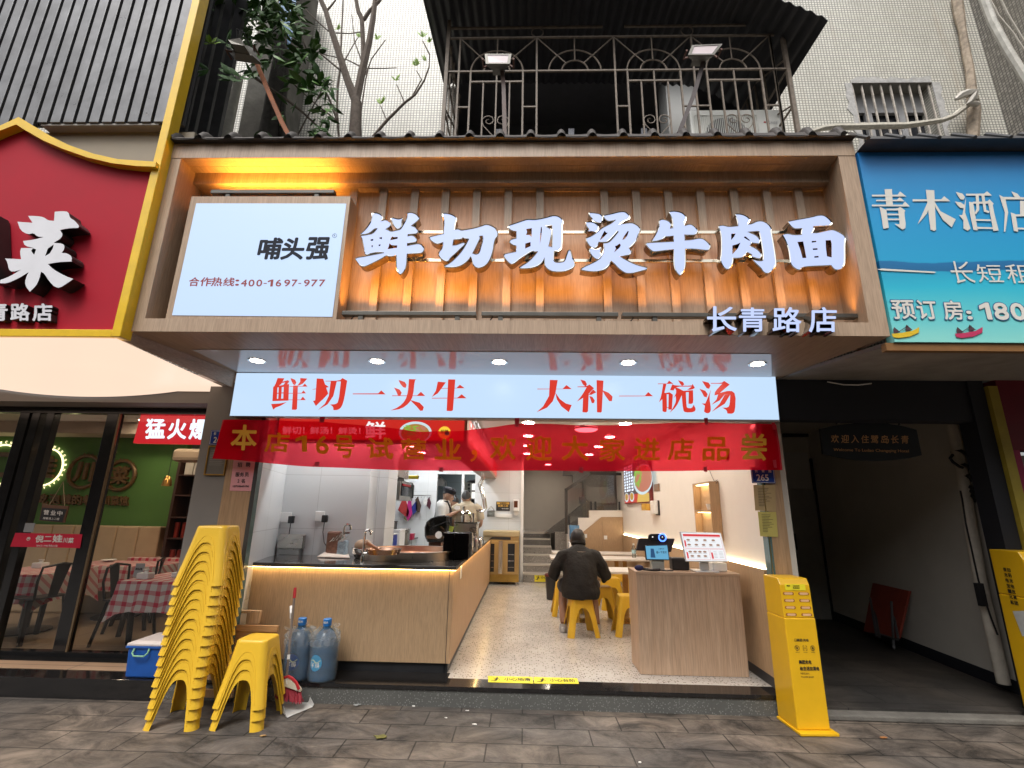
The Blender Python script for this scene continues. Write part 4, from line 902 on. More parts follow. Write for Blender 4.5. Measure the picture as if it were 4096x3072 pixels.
t = T('sign_letter', 'big letter 川 mostly cut off at the far left edge of the red signboard', 'sign letter')
a, b, c = aY(K5_(-480,200), -1.36), aY(K5_(-30,200), -1.36), aY(K5_(-480,760), -1.36)
letter(MB(), '川', a, b, c, 0.05).build('face', ACR, t, fix=False); q = Vector((0,.002,0))
letter(MB(), '川', a+q, b+q, c+q, 0.05, off=(0,0.10,0), face=False, sides=True).build('return', BLKR, t)
for ch, x0, x1, y0, y1, l in (('长',-300,-130,925,1072,'white branch letter 长 cut off at the left of the red signboard'),('青',-105,62,928,1073,'white branch letter 青 cut by the photo edge on the red signboard'),('路',82,240,930,1073,'small white letter 路 second from the end on the red signboard'),('店',260,422,932,1076,'small white letter 店 ending the branch name on the red signboard')):
    t = T('sign_letter', l, 'sign letter')
    y = -1.30
    a, b, c = aY(K5_(x0,y0), y), aY(K5_(x1,y0), y), aY(K5_(x0,y1), y)
    letter(MB(), ch, a, b, c, 0.028).build('face', ACR, t, fix=False)
    letter(MB(), ch, a+q, b+q, c+q, 0.034, off=(0,0.048,0), face=False, sides=True).build('return', BLKR, t)
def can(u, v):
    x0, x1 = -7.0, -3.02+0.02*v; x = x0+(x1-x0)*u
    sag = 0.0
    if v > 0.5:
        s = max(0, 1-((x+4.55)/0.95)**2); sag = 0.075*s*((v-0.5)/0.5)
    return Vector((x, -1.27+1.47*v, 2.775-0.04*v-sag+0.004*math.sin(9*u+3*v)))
MB().grid(can, 60, 16).build('canopy_ceiling', glow('ceiling_added_glow', (1.0, 0.74, 0.57), 1.0), label='softly glowing peach stretch ceiling under the red signboard', cat='ceiling', smooth=True)  # the glow stands in for lamplight on a painted ceiling
ZLN = aY(crop(0,1500,.4069)(1500,272), 0.22).z; ZRL = aY(crop(0,1500,.4069)(1500,383), 0.5).z
B(-7.5, -3.121, 0.22, 0.495, ZLN, 2.77).build('lintel', GREY, label='grey lintel between the glowing ceiling and the black glass front', cat='wall')
# ================================================================ left neighbour: glass front and dining room behind it
LA, LB, LC = crop(0,1500,.4069), crop(0,2050,.3316), crop(0,2300,.4654)
BTILE = tiles('brown_floor_tile', (0.26, 0.185, 0.12), (0.10, 0.07, 0.05), 0.8, 0.8, 0.006, 0.3, 'xy', 0.0, 0.08, bump=0.1)
B(-10, -3.12, 0.55, 6.0, 0.05, 0.16).build('floor', BTILE, kind='structure')
B(-10, -3.1, -0.055, 0.30, 0.0, 0.155).build('step', BGRAN, kind='structure', bevel=0.004)
B(-10, -3.12, 0.155, 0.36, 0.1555, 0.159).build('doorstep_strip', tiles('tan_tile', (0.38, 0.25, 0.16), (0.08,0.06,0.05), 1.25, 0.5, 0.006, 0.4, 'xy', 0.0, 0.05, bump=0.1), kind='structure')
B(-10, -3.12, 0.36, 0.55, 0.10, 0.159).build('doorstep', BGRAN, kind='structure')
GREEN = paint('green_wall', (0.085, 0.20, 0.045), 0.75, 0.05, 3, bump=0.15)
B(-10, -5.38, 3.0, 3.1, 0.16, 2.86).build('wall', GREEN, kind='structure')
B(-10, -3.0, 0.52, 6.0, 2.80, 2.86).build('ceiling', WALLG, kind='structure')
B(-10, -5.40, 2.55, 2.998, 2.62, 2.798).build('bulkhead', paint('pale_bulkhead', (0.55,0.46,0.38), 0.6, 0.03), label='pale bulkhead above the green wall of the left restaurant', cat='wall')
B(-5.38, -3.2, 5.0, 5.1, 0.16, 2.86).build('wall', paint('dark_wall', (0.07,0.05,0.04), 0.7, 0.1), kind='structure')
gf = T('shop_window', 'black framed glass doors and window of the left restaurant', 'shop window')
FRB = paint('black_frame', (0.012,0.012,0.013), 0.16, 0.2, 10)
gm = MB().box(-9, -3.125, 0.50, 0.58, ZRL, 2.78).box(-9, -3.125, 0.50, 0.58, 0.1595, 0.20)
gm.build('rails', FRB, gf)
for x0, x1 in ((-5.54,-5.43), (-5.40,-5.31), (-5.235,-5.15), (-4.56,-4.43), (-3.16,-3.125)):
    B(x0, x1, 0.505, 0.585, 0.20, ZRL).build('mullion', FRB, gf, bevel=0.004)
B(-4.425, -4.405, 0.50, 0.52, 0.2, ZRL).build('door_edge_strip', paint('brown_strip', (0.20,0.14,0.08), 0.3, 0.1, metal=.5), gf)
for x0, x1 in ((-9,-5.54), (-5.31,-5.235), (-5.15,-4.56), (-4.405,-3.16)):
    MB().add([(x0,.545,.2),(x1,.545,.2),(x1,.545,ZRL),(x0,.545,ZRL)], [(0,1,2,3)]).build('pane', CLEAR, gf)
# emblem discs and lettering on the green wall
BRZ = paint('bronze_letters', (0.17,0.095,0.035), 0.4, 0.2, 15, metal=0.3)
RIM = glow('ring_light', (1.0,0.86,0.45), 2.2)
GY = 2.97
for ch, cx, cz, rx, lit in (('二',0,880,205,1), ('娃',440,905,190,1), ('川',830,950,165,0), ('菜',1185,985,150,0)):
    c = aY(LA(cx, cz), GY); r = (aY(LA(cx+rx, cz), GY)-c).length*0.92
    t = T('wall_emblem', '%s round %s emblem with bronze 3d character %s on the green wall' % (('glowing ring' if lit else 'bronze ring'), 'lit' if lit else 'unlit', ch), 'wall emblem', 'round emblems on the green wall')
    MB().tube(arc(c, r, 0, 360, 40), 0.014 if lit else 0.028, 6).build('ring', RIM if lit else BRZ, t)
    q = r*0.62
    tl, tr_, bl = c+Vector((-q,-.02,q)), c+Vector((q,-.02,q)), c+Vector((-q,-.02,-q))
    letter(letter(MB(), ch, tl, tr_, bl, 0.03), ch, tl, tr_, bl, 0.03, off=(0,.045,0), face=False, sides=True).build('character', BRZ, t, fix=False)
    mb = MB(); s_ = 'CHONGQINGMALACHUANXIANGCAI'
    for k, l in enumerate(s_):
        a = math.pi/2-2*math.pi*k/len(s_); e = Vector((math.cos(a),0,math.sin(a))); f = Vector((math.sin(a),0,-math.cos(a))); cc = c+e*(r*1.14)
        h = r*0.065; letter(mb, l, cc+e*h-f*h*.8, cc+e*h+f*h*.8, cc-e*h-f*h*.8, 0.03)
    mb.build('ring_lettering', RIM if lit else BRZ, t, fix=False)
t = T('wall_lettering', 'bronze relief slogan lettering below the emblems on the green wall', 'lettering')
for ch, x0, x1, y0, y1 in (('生',-20,75,1150,1260),('人',225,300,1170,1265),('吃',380,465,1165,1270),('泡',480,585,1168,1272),('辣',600,700,1170,1275),('的',705,800,1175,1278),('老',805,895,1180,1280),('川',1000,1070,1185,1280),('菜',1085,1170,1188,1282),('馆',1175,1255,1190,1285)):
    a, b, c = aY(LA(x0,y0),GY), aY(LA(x1,y0),GY), aY(LA(x0,y1),GY)
    letter(letter(MB(), ch, a, b, c, 0.03), ch, a, b, c, 0.03, off=(0,.03,0), face=False, sides=True).build('character', BRZ, t, fix=False)
# bench along the green wall
bn = T('banquette', 'long beige channel-tufted banquette along the green wall', 'bench')
BEI = paint('beige_vinyl', (0.50,0.375,0.235), 0.5, 0.06, 5)
mb = MB()
for i in range(14):
    x = -5.42-0.33*i; mb.box(x-0.322, x, 2.80, 2.96, 0.62, 1.27)
mb.build('backrest', BEI, bn, bevel=0.02); B(-10, -5.42, 2.3, 2.95, 0.16, 0.6).build('seat', BEI, bn, bevel=0.03)
# shelving at the right of the room
sh = T('shelf_unit', 'dark shelf unit with boxes and bottles right of the green wall', 'shelf')
DKW = paint('dark_shelf', (0.05,0.022,0.016), 0.5, 0.2)
mb = MB().box(-5.3, -5.26, 2.75, 3.1, 0.16, 2.3).box(-4.3, -4.26, 2.75, 3.1, 0.16, 2.3).box(-5.3, -4.26, 3.06, 3.1, 0.16, 2.3)
for z in (0.7, 1.1, 1.4, 1.72, 2.02): mb.box(-5.26, -4.3, 2.75, 3.06, z, z+0.02)
mb.build('frame', DKW, sh)
mb = MB(); mr = MB(); my = MB(); random.seed(4)
for i in range(4): mb.box(-5.2+0.14*i, -5.08+0.14*i, 2.78, 2.9, 2.04, 2.27)
for i in range(7): mr.cyl((-5.2+0.11*i, 2.85, 1.12), (-5.2+0.11*i, 2.85, 1.34), 0.035, n=8); mr.cyl((-5.2+0.11*i, 2.85, 0.72), (-5.2+0.11*i, 2.85, 0.95), 0.04, n=8)
for i in range(2): my.box(-4.98+0.16*i, -4.88+0.16*i, 2.8, 2.86, 1.745, 2.0)
mb.build('carton', paint('pale_carton', (0.5,0.47,0.42), 0.6, 0.1), sh); mr.build('bottles', paint('red_bottle', (0.25,0.03,0.02), 0.3, 0.3), sh); my.build('gift_box', paint('gold_box', (0.5,0.24,0.03), 0.4, 0.1), sh)
a_, b2 = aY(LA(1700,720), 1.6), aY(LA(1985,850), 1.6)
ac2 = T('air_conditioner', 'beige indoor air conditioner high on the wall of the left restaurant', 'air conditioner')
B(a_.x, b2.x, 1.6, 1.85, b2.z, a_.z).build('casing', paint('beige_plastic', (0.42,0.34,0.25), 0.5, 0.05), ac2, bevel=0.04)
B(a_.x+0.03, b2.x-0.03, 1.592, 1.6, b2.z+0.015, b2.z+0.05).build('louvre', paint('louvre_grey', (0.25,0.2,0.15), 0.5, 0.05), ac2)
c = aY(LA(1635,1090), 2.2)
pn = T('pendant_lamp', 'small brass bell pendant lamp in front of the green wall', 'lamp')
MB().lathe([(0.015,0.14),(0.03,0.13),(0.05,0.08),(0.062,0.0)], c, 16, False).build('shade', paint('brass', (0.55,0.33,0.10), 0.3, 0.1, metal=1), pn, smooth=True, solid=0.003)
MB().tube([c+Vector((0,0,.14)), Vector((c.x,c.y,2.8))], 0.004).build('cord', BLACKP, pn)
MB().ball(c+Vector((0,0,.03)), 0.022).build('bulb', glow('warm_bulb', (1,.72,.38), 25), pn)
# red light box hung over the window, and above it a reflection put in as a glowing strip
bx = T('light_box', 'red light box reading 猛火爆 hung inside the left window', 'light box')
y = 0.62
q = [aY(LA(*p), y) for p in ((1385,390),(2085,400),(2025,682),(1308,668))]
q[1].x = q[2].x = -3.30
MB().slab(q, (0,0.06,0)).build('panel', glow('red_box', (0.75,0.02,0.03), 0.75), bx)
for ch, x0, x1, y0, y1 in (('猛',1420,1615,428,628),('火',1640,1825,432,632),('爆',1850,2050,432,634)):
    letter(MB(), ch, aY(LA(x0+20,y0),y-.005), aY(LA(x1+20,y0),y-.005), aY(LA(x0,y1),y-.005), 0.03, shear=0.0).build('character', glow('white_box_letter', (0.75,0.88,1.0), 1.3), bx, fix=False)
bx = T('light_box', 'upper red light box strip with cut-off white letters above the window rail', 'light box')
zu0, zu1 = aY(LA(1700,322), .49).z, aY(LA(1700,272), .49).z
B(-4.24, -3.33, 0.492, 0.499, zu0, zu1+.03).build('panel', MATS['red_box'], bx)
for k, ch in enumerate('酸牛酒'):
    letter(MB(), ch, (-4.08+.26*k,.4905,zu1+.06), (-3.90+.26*k,.4905,zu1+.06), (-4.08+.26*k,.4905,zu0+.01), 0.03).build('character', MATS['white_box_letter'], bx, fix=False)
# stickers and signs on the doors
st = T('door_sticker', 'red sticker band with a round mark and white characters on the glass door', 'sticker')
y = 0.498
q = [aY(LB(*p), y) for p in ((185,245),(995,262),(965,430),(122,412))]
MB().add(q, [(0,1,2,3)]).build('band', paint('sticker_red', (0.55,0.008,0.04), 0.4, 0.05), st)
WINK = paint('white_ink', (0.72,0.70,0.66), 0.6, 0.05)
for ch, x0, x1, y0, y1 in (('倪',422,520,275,362),('二',525,618,285,350),('娃',628,750,268,362),('川',755,808,305,365),('菜',815,882,305,370)):
    letter(MB(), ch, aY(LB(x0+12,y0),y-.002), aY(LB(x1+12,y0),y-.002), aY(LB(x0,y1),y-.002), 0.03).build('character', WINK, st, fix=False)
letter(MB(), 'SINCE 1998 特色川菜', aY(LB(440,385),y-.002), aY(LB(695,390),y-.002), aY(LB(440,412),y-.002), 0.01).build('small_lettering', WINK, st, fix=False)
c = aY(LB(343,318),y-.002); MB().tube(arc(c, .016, 0, 360, 20), .0028, 4).cyl(c+Vector((0,0,.004)), c+Vector((0,-.001,.004)), .009, n=12).build('round_mark', WINK, st)
hs_ = T('hanging_sign', 'black board with wooden frame reading 营业中 hanging on the glass door', 'sign')
y = 0.47
q = [aY(LA(*p), y) for p in ((415,1270),(672,1290),(630,1452),(385,1430))]
cen = sum(q, Vector())/4
MB().slab(q, (0,.015,0)).build('frame', paint('sign_wood', (0.13,0.06,0.03), 0.5, 0.2), hs_)
q2 = [aY(LA(*p), y-.003) for p in ((415,1303),(655,1320),(612,1445),(390,1425))]
MB().add(q2, [(0,1,2,3)]).build('board', BLACKP, hs_)
for ch, x0 in (('营',432),('业',500),('中',565)): letter(MB(), ch, aY(LA(x0,1325+(x0-432)*.07),y-.006), aY(LA(x0+52,1328+(x0-432)*.07),y-.006), aY(LA(x0-5,1372+(x0-432)*.07),y-.006), 0.02).build('character', WINK, hs_, fix=False)
letter(MB(), '用餐请上二楼', aY(LA(425,1395),y-.006), aY(LA(585,1405),y-.006), aY(LA(420,1418),y-.006), 0.01).build('small_lettering', WINK, hs_, fix=False)
MB().tube([q[0]+Vector((.08,0,0)), cen+Vector((0.02,0,0.32)), q[1]+Vector((-.04,0,0))], 0.004).build('cord', paint('string', (0.3,0.25,0.15), 0.8, 0.1), hs_)
B(aY(LA(250,1460),.495).x, aY(LA(345,1460),.495).x, .494, .498, aY(LA(300,1545),.495).z, aY(LA(300,1455),.495).z).build('paper_notice', paint('grey_paper', (0.25,0.26,0.27), 0.7, 0.05), label='small grey paper notice taped inside the glass door', cat='notice')

# tables under gingham cloths
GING = checks('gingham', (0.62,0.55,0.50), (0.50,0.022,0.055), 0.11)
IRON = paint('black_iron', (0.012,0.010,0.010), 0.4, 0.2)
def dining(x0, x1, y0, y1, z, drop, lab, seed, corner=True):
    t = T('dining_table', 'dark table under the '+lab, 'table', 'dining tables in the left restaurant')
    B(x0, x1, y0, y1, z-0.04, z-0.012).build('tabletop', IRON, t)
    MB().cyl(((x0+x1)/2,(y0+y1)/2,.17), ((x0+x1)/2,(y0+y1)/2,z-.04), .05, n=10).lathe([(.26,.161),(.26,.175),(.06,.2)], ((x0+x1)/2,(y0+y1)/2,0), 20).build('pedestal', IRON, t)
    random.seed(seed); cx, cy, hx, hy = (x0+x1)/2, (y0+y1)/2, (x1-x0)/2+.006, (y1-y0)/2+.006
    n = 36; rings = []
    def per(k, e, zz, wob):
        a = 4*k/n; s = int(a) % 4; f = a-int(a)
        P_ = [(-1,-1),(1,-1),(1,1),(-1,1),(-1,-1)]
        ux = P_[s][0]+(P_[s+1][0]-P_[s][0])*f; uy = P_[s][1]+(P_[s+1][1]-P_[s][1])*f
        cr_ = 1-min(f, 1-f)*2
        dz = -0.11*max(0, cr_-.72)/.28*(wob > 0)
        return Vector((cx+ux*(hx+e+wob*0.018*math.sin(k*1.7+seed)), cy+uy*(hy+e+wob*0.018*math.sin(k*2.1+seed)), zz+dz))
    for e, zz, wob in ((-.03, z, 0), (0, z-.002, 0), (.006, z-.012, 0.2), (.014, z-drop*.33, .6), (.018, z-drop*.7, 1), (.03, z-drop, 1.3)):
        rings.append([per(k, e, zz, wob) for k in range(n)])
    m = MB().loft(rings, False); m.add(rings[0], [tuple(range(n))])
    m.build('tablecloth', GING, label='red and white gingham '+lab, cat='tablecloth', group='gingham tablecloths', smooth=True)
zt_ = 0.822
dining(-4.20, -3.35, 0.70, 1.42, zt_, 0.29, 'cloth on the table just behind the window, nearest the stool stack', 1)
a_, b2, c2 = aZ(LB(100,650), zt_), aZ(LB(800,585), zt_), aZ(LB(140,560), zt_)
dining(-6.15, -5.35, 1.0, 1.75, zt_, 0.30, 'cloth behind the sliding door at far left', 2)
dining(-5.95, -4.75, 1.9, 2.5, zt_, 0.30, 'cloth on the long middle table before the banquette', 3)
dining(-5.75, -4.55, 2.72, 3.2, zt_+.02, 0.30, 'cloth on the farthest table by the shelf unit', 4)
for k, (p, yv) in enumerate((((1640,770),.82), ((400,545),1.5), ((1330,490),2.3), ((1760,400),2.9))):
    c = aY(LB(*p), yv); c.z = zt_+.012
    t = T('tissue_box', ('white tissue box on the front gingham table','white tissue box on the far left gingham table','pale dish on the long middle gingham table','stack of pale dishes on the farthest gingham table')[k], 'tissue box' if k < 2 else 'dishes')
    if k < 2:
        B(c.x, c.x+.13, c.y, c.y+.10, zt_+.002, zt_+.062).build('box', WHITEP, t, bevel=.008)
        MB().loft([[Vector((c.x+.065+.03*math.cos(a)*s, c.y+.05+.02*math.sin(a)*s, zt_+.062+h)) for a in [i*math.pi/4 for i in range(8)]] for s, h in ((1,0),(.7,.015),(1.2,.035))]).build('tissue', WHITE, t)
    else: MB().lathe([(.03,0),(.09,.025),(.085,.03),(.02,.01)], c+Vector((0,0,-.01)), 16).build('dish', WHITEP, t, smooth=True)
c = aY(LB(1600,760), 0.98); c.z = zt_+.004
st = T('table_sign', 'small white acrylic table sign on the front gingham table', 'table sign')
MB().slab([c, c+Vector((.10,0,0)), c+Vector((.10,.02,.135)), c+Vector((0,.02,.135))], (0,.006,0)).build('card', paint('card_white', (0.55,0.58,0.60), 0.3, 0.03), st)
letter(MB(), '微信点餐', c+Vector((.012,.008,.09)), c+Vector((.088,.008,.09)), c+Vector((.012,.005,.065)), 0.02).build('lettering', INK, st, fix=False)
for k, (xx, yy, rz) in enumerate(((-3.65,1.02,0),)):
    B(-3.86, -3.72, 0.98, 1.12, zt_+.003, zt_+.055).build('napkin_stack', WHITEP, label='white folded napkin stack beside the table sign', cat='napkins', bevel=.01)
# dark metal dining chairs
def cafe_chair(x, y, rz, lab):
    t = T('dining_chair', lab, 'chair', 'dark metal dining chairs'); PROTO.add(t)
    MB().box(-.18,.18,-.18,.18,.43,.45).build('seat', IRON, t, bevel=.01)
    bk = MB().tube([(-.16,.17,.44),(-.19,.20,.62),(-.17,.20,.76),(0,.24,.79),(.17,.20,.76),(.19,.20,.62),(.16,.17,.44)], .013, 6)
    bk.slab([(-.045,.185,.45),(.045,.185,.45),(.075,.245,.785),(-.075,.245,.785)], (0,.006,0)).build('backrest', IRON, t)
    for sx_ in (-1,1):
        for sy_ in (-1,1):
            MB().slab([(sx_*.15,sy_*.15,.43),(sx_*.19,sy_*.13,.43),(sx_*.225,sy_*.205,0),(sx_*.195,sy_*.215,0)], (0,sy_*-.03,0)).build('leg', IRON, t)
    t.location = (x, y, .16); t.rotation_euler = (0,0,rz); return t
cafe_chair(-5.32, 1.02, R(-100), 'dark metal chair at the far left table, its open back to the glass')
cafe_chair(-4.72, 1.62, R(-60), 'dark metal chair before the long middle table')
cafe_chair(-4.30, 1.05, R(95), 'dark metal chair pushed in at the left of the front gingham table')
cafe_chair(-3.80, 1.62, R(5), 'dark metal chair behind the front gingham table')
# lamps in that room
for x in (-5.6, -4.4):
    for y in (1.3, 2.3):
        t = T('ceiling_lamp', 'round lit ceiling spot in the left restaurant', 'lamp', 'ceiling spots in the left restaurant')
        MB().cyl((x,y,2.799), (x,y,2.79), .07, n=20).build('lens', glow('spot_lens', (1,.80,.56), 150), t)
        MB().lathe([(.07,2.799),(.085,2.799),(.085,2.788),(.07,2.788)], (x,y,0), 20, False).build('trim', WHITEP, t)

# ================================================================ notices on the posts and pier
BLUE = paint('enamel_blue', (0.012,0.045,0.26), 0.3, 0.05)
def plate(q, num, lab, y, ch=('长','青','路')):
    t = T('house_number_plate', lab, 'number plate')
    x0, x1, z0, z1 = q
    B(x0, x1, y, y+.006, z0, z1).build('plate', BLUE, t, bevel=.002)
    m = MB(); e = .006
    for a in ((x0+e,x1-e,z1-e-.003,z1-e),(x0+e,x1-e,z0+e,z0+e+.003),(x0+e,x0+e+.003,z0+e,z1-e),(x1-e-.003,x1-e,z0+e,z1-e)): m.box(a[0],a[1],y-.001,y,a[2],a[3])
    m.build('border', WINK, t)
    h = z1-z0; w_ = x1-x0
    for k, c_ in enumerate(ch): letter(MB(), c_, (x0+w_*(.16+.29*k), y-.002, z1-h*.12), (x0+w_*(.29+.29*k), y-.002, z1-h*.12), (x0+w_*(.16+.29*k), y-.002, z1-h*.34), .02).build('character', WINK, t, fix=False)
    letter(MB(), num, (x0+w_*.2,y-.002,z1-h*.45), (x0+w_*.72,y-.002,z1-h*.45), (x0+w_*.2,y-.002,z0+h*.14), .02).build('numerals', WINK, t, fix=False)
plate((-3.03,-2.83,2.155,2.297), '266', 'blue house number plate 266 beside the left end of the banner', -.012)
KR = crop(2996, 1500, .4973)
a_, b2 = aY(KR(12, 740), -.03), aY(KR(215, 872), -.03)
plate((a_.x, b2.x, b2.z, a_.z), '265', 'blue house number plate 265 on the right wood post under the banner', -.03)
nf = T('framed_notice', 'grey notice in a narrow gold frame on the grey pier', 'notice')
B(-3.015,-2.83,-.012,-.004,1.875,2.138).build('sheet', paint('notice_grey', (0.17,0.16,0.14), 0.3, 0.1), nf)
GF = paint('gold_frame', (0.42,0.24,0.06), 0.3, 0.1, metal=.7)
m = MB()
for a in ((-3.025,-2.825,2.133,2.146),(-3.025,-2.825,1.868,1.881),(-3.025,-3.012,1.881,2.133),(-2.838,-2.825,1.881,2.133)): m.box(a[0],a[1],-.022,-.003,a[2],a[3])
m.build('frame', GF, nf, bevel=.002)
m = MB()
for k in range(9): m.box(-2.995,-2.86+.01*math.sin(k*3),-.0135,-.0125,2.10-.017*k,2.104-.017*k)
m.build('printed_lines', paint('faint_ink', (0.30,0.29,0.26), .6, .1), nf)
pk = T('recruitment_notice', 'pink job notice 招聘 taped to the left wood post', 'notice')
K8 = crop(900, 1600, .4973)
q = [aY(K8(*p), -.014) for p in ((70,480),(248,482),(210,733),(36,730))]
MB().add(q, [(0,1,2,3)]).build('paper', paint('pink_paper', (0.70,0.33,0.36), .8, .03), pk)
for s_, x0, x1, y0, y1 in (('招',103,138,502,540),('聘',168,206,502,540),('服',85,118,582,617),('务',121,155,582,617),('员',160,193,582,617),('2',102,117,638,665),('名',132,162,634,668)):
    letter(MB(), s_, aY(K8(x0,y0),-.0155), aY(K8(x1,y0),-.0155), aY(K8(x0-3,y1),-.0155), .012).build('character', INK, pk, fix=False)
letter(MB(), '13710660196', aY(K8(64,686),-.0155), aY(K8(193,686),-.0155), aY(K8(63,702),-.0155), .03).build('phone_number', INK, pk, fix=False)
for nm, pp, c_, lab in (('certificate', ((35,885),(210,888),(218,1098),(50,1090)), (0.46,0.33,0.155), 'tan printed certificate taped to the right wood post, upper'), ('certificate', ((70,1098),(218,1102),(234,1303),(90,1297)), (0.52,0.44,0.12), 'yellow printed certificate taped to the right wood post, lower')):
    t = T(nm, lab, 'notice', 'certificates on the right post'); q = [aY(KR(*p), -.014-.004*(c_[0] > .5)) for p in pp]
    MB().add(q, [(0,1,2,3)]).build('paper', paint('paper_%d' % int(c_[0]*100), c_, .6, .06), t)
    m = MB(); random.seed(9); up_ = q[0]; ex = (q[1]-q[0]); ey = (q[3]-q[0])
    for k in range(12):
        f = .12+.062*k; a, b = .18, random.uniform(.55, .82)
        if k > 8: b = .45
        m.add([up_+ex*a+ey*f, up_+ex*b+ey*f, up_+ex*b+ey*(f+.014), up_+ex*a+ey*(f+.014)], [(0,1,2,3)]); 
    for v in m.v: v.y -= .0015
    m.build('printed_lines', INK, t)

# ================================================================ right neighbour: hotel sign and its dim passage
hsn = T('hotel_sign', 'blue seaside hotel signboard with white Chinese lettering', 'signboard')
m_, n_2, p_ = _new('sea_print'); tc = N(n_2, 'ShaderNodeTexCoord'); sp = N(n_2, 'ShaderNodeSeparateXYZ'); n_2.links.new(tc.outputs['Object'], sp.inputs[0])
wv = N(n_2, 'ShaderNodeTexNoise', Scale=1.6, Detail=4.0); n_2.links.new(_coord(n_2, (1,1,3.5)), wv.inputs['Vector'])
ad = N(n_2, 'ShaderNodeMath', operation='MULTIPLY_ADD'); ad.inputs[1].default_value = .10; n_2.links.new(wv.outputs['Fac'], ad.inputs[0]); n_2.links.new(sp.outputs[2], ad.inputs[2])
HZ0, HZ1 = 2.815, 4.43
mr_ = N(n_2, 'ShaderNodeMapRange'); mr_.inputs[1].default_value = HZ0+.05; mr_.inputs[2].default_value = HZ1+.05
n_2.links.new(ad.outputs[0], mr_.inputs[0])
n_2.links.new(_ramp(n_2, mr_.outputs[0], [(0,(0.24,0.62,0.57)),(.14,(0.10,0.52,0.57)),(.27,(0.02,0.42,0.58)),(.345,(0.012,0.32,0.52)),(.35,(0.006,0.12,0.28)),(.395,(0.008,0.14,0.34)),(.40,(0.012,0.31,0.56)),(.62,(0.010,0.27,0.55)),(.85,(0.02,0.22,0.50)),(1,(0.010,0.14,0.42))]), p_.inputs['Base Color']); p_.inputs['Roughness'].default_value = .45
B(2.655, 5.9, -1.205, -1.13, HZ0, HZ1).build('panel', m_, hsn)
HW = paint('print_white', (0.62,0.60,0.55), .6, .03)
HO = paint('print_outline', (0.008,0.10,0.25), .6, .03)
K6 = crop(2996, 750, .4973); y = -1.209
HOT = {'青':[[1090,14,1150,12,1158,150,1105,150],[988,58,1195,58,1215,32,1266,72,988,72],[1022,98,1190,98,1212,78,1252,110,1022,110],[988,138,1235,138,1255,112,1293,152,988,151],[1050,155,1105,180,1125,325,1080,332,1065,230],[1105,170,1195,170,1215,155,1258,185,1248,200,1265,320,1235,340,1170,292,1212,296,1200,184,1105,184],[1112,210,1205,210,1207,223,1114,223],[1118,250,1210,250,1212,263,1120,263]],
'木':[[1316,95,1545,95,1570,70,1620,110,1316,111],[1422,18,1490,22,1505,340,1490,348,1460,340],[1440,110,1470,110,1430,210,1355,298,1400,200],[1490,110,1540,190,1663,255,1630,320,1560,260,1500,160]],
'酒':[[1663,35,1715,48,1738,75,1725,98,1700,95,1680,65],[1655,112,1705,120,1732,140,1728,165,1700,165,1675,140],[1745,80,1738,200,1782,330,1760,348,1725,330,1725,265,1690,222,1715,222],[1745,50,1890,49,1915,30,1955,65,1745,65],[1770,115,1803,120,1840,345,1805,340,1775,200],[1800,114,1915,113,1935,95,1968,130,1958,145,2008,345,1965,350,1925,130,1800,130],[1822,62,1848,62,1852,180,1825,215,1815,205,1830,170],[1868,60,1894,60,1908,180,1935,190,1930,205,1890,195],[1815,253,1945,256,1947,270,1817,268],[1830,316,1960,320,1962,334,1832,332]],
'店':[[2110,30,2160,50,2180,75,2165,90,2130,70],[2040,75,2300,80,2320,60,2360,97,2040,95],[2012,58,2062,85,2085,200,2062,355,2050,355,2058,200],[2180,105,2225,110,2225,225,2180,225],[2215,148,2300,148,2300,162,2215,162],[2105,200,2145,215,2165,355,2130,350],[2140,216,2260,216,2290,235,2285,350,2250,350,2250,232,2140,232],[2150,323,2260,323,2260,337,2150,337]]}
for ch, ss in HOT.items():
    mb = MB()
    for k, s_ in enumerate(ss): mb.glyph([smooth_loop(loops([s_], K6, y-.002-.0003*k)[0])], (0,0,0), True, False)
    mb.build('character', HW, hsn, fix=False)
for ch, x0, x1, y0, y1, bd in (('长',1600,1780,592,770,.0),('短',1815,2015,618,762,.0),('租',2050,2260,618,770,.0),('预',1128,1312,905,1058,.018),('订',1330,1488,905,1060,.018),('房',1540,1695,908,1064,.018),('1',1838,1925,925,1062,.03),('8',1950,2065,925,1066,.03),('0',2085,2205,928,1068,.03),(':',1742,1785,990,1062,.04)):
    sl_ = (1062-0)*.0
    a, b, c = aY(K6(x0,y0),y-.002), aY(K6(x1,y0),y-.002), aY(K6(x0+(y1-y0)*.27,y1),y-.002)
    a.x = c.x = (a.x+c.x)/2; w3 = (aY(K6(x1,y0),y)-aY(K6(x0,y0),y)).length; b = a+Vector((w3,0,0))
    if ch in '预订房180:':
        o_ = Vector((0,.001,0)); letter(MB(), ch, a+o_+Vector((-.006,0,.006)), b+o_+Vector((.006,0,.006)), c+o_+Vector((-.006,0,-.006)), bd+.014).build('outline', HO, hsn, fix=False)
    letter(MB(), ch, a, b, c, bd).build('character', HW, hsn, fix=False)
a, b = aY(K6(1032,663),y-.002), aY(K6(1508,680),y-.002)
MB().slab([a+Vector((0,0,.006)), a+Vector((.04,0,.012)), b+Vector((-.02,0,.004)), b, b+Vector((-.02,0,-.008)), a+Vector((.03,0,-.004))], (0,.001,0)).build('ornament_line', HW, hsn)
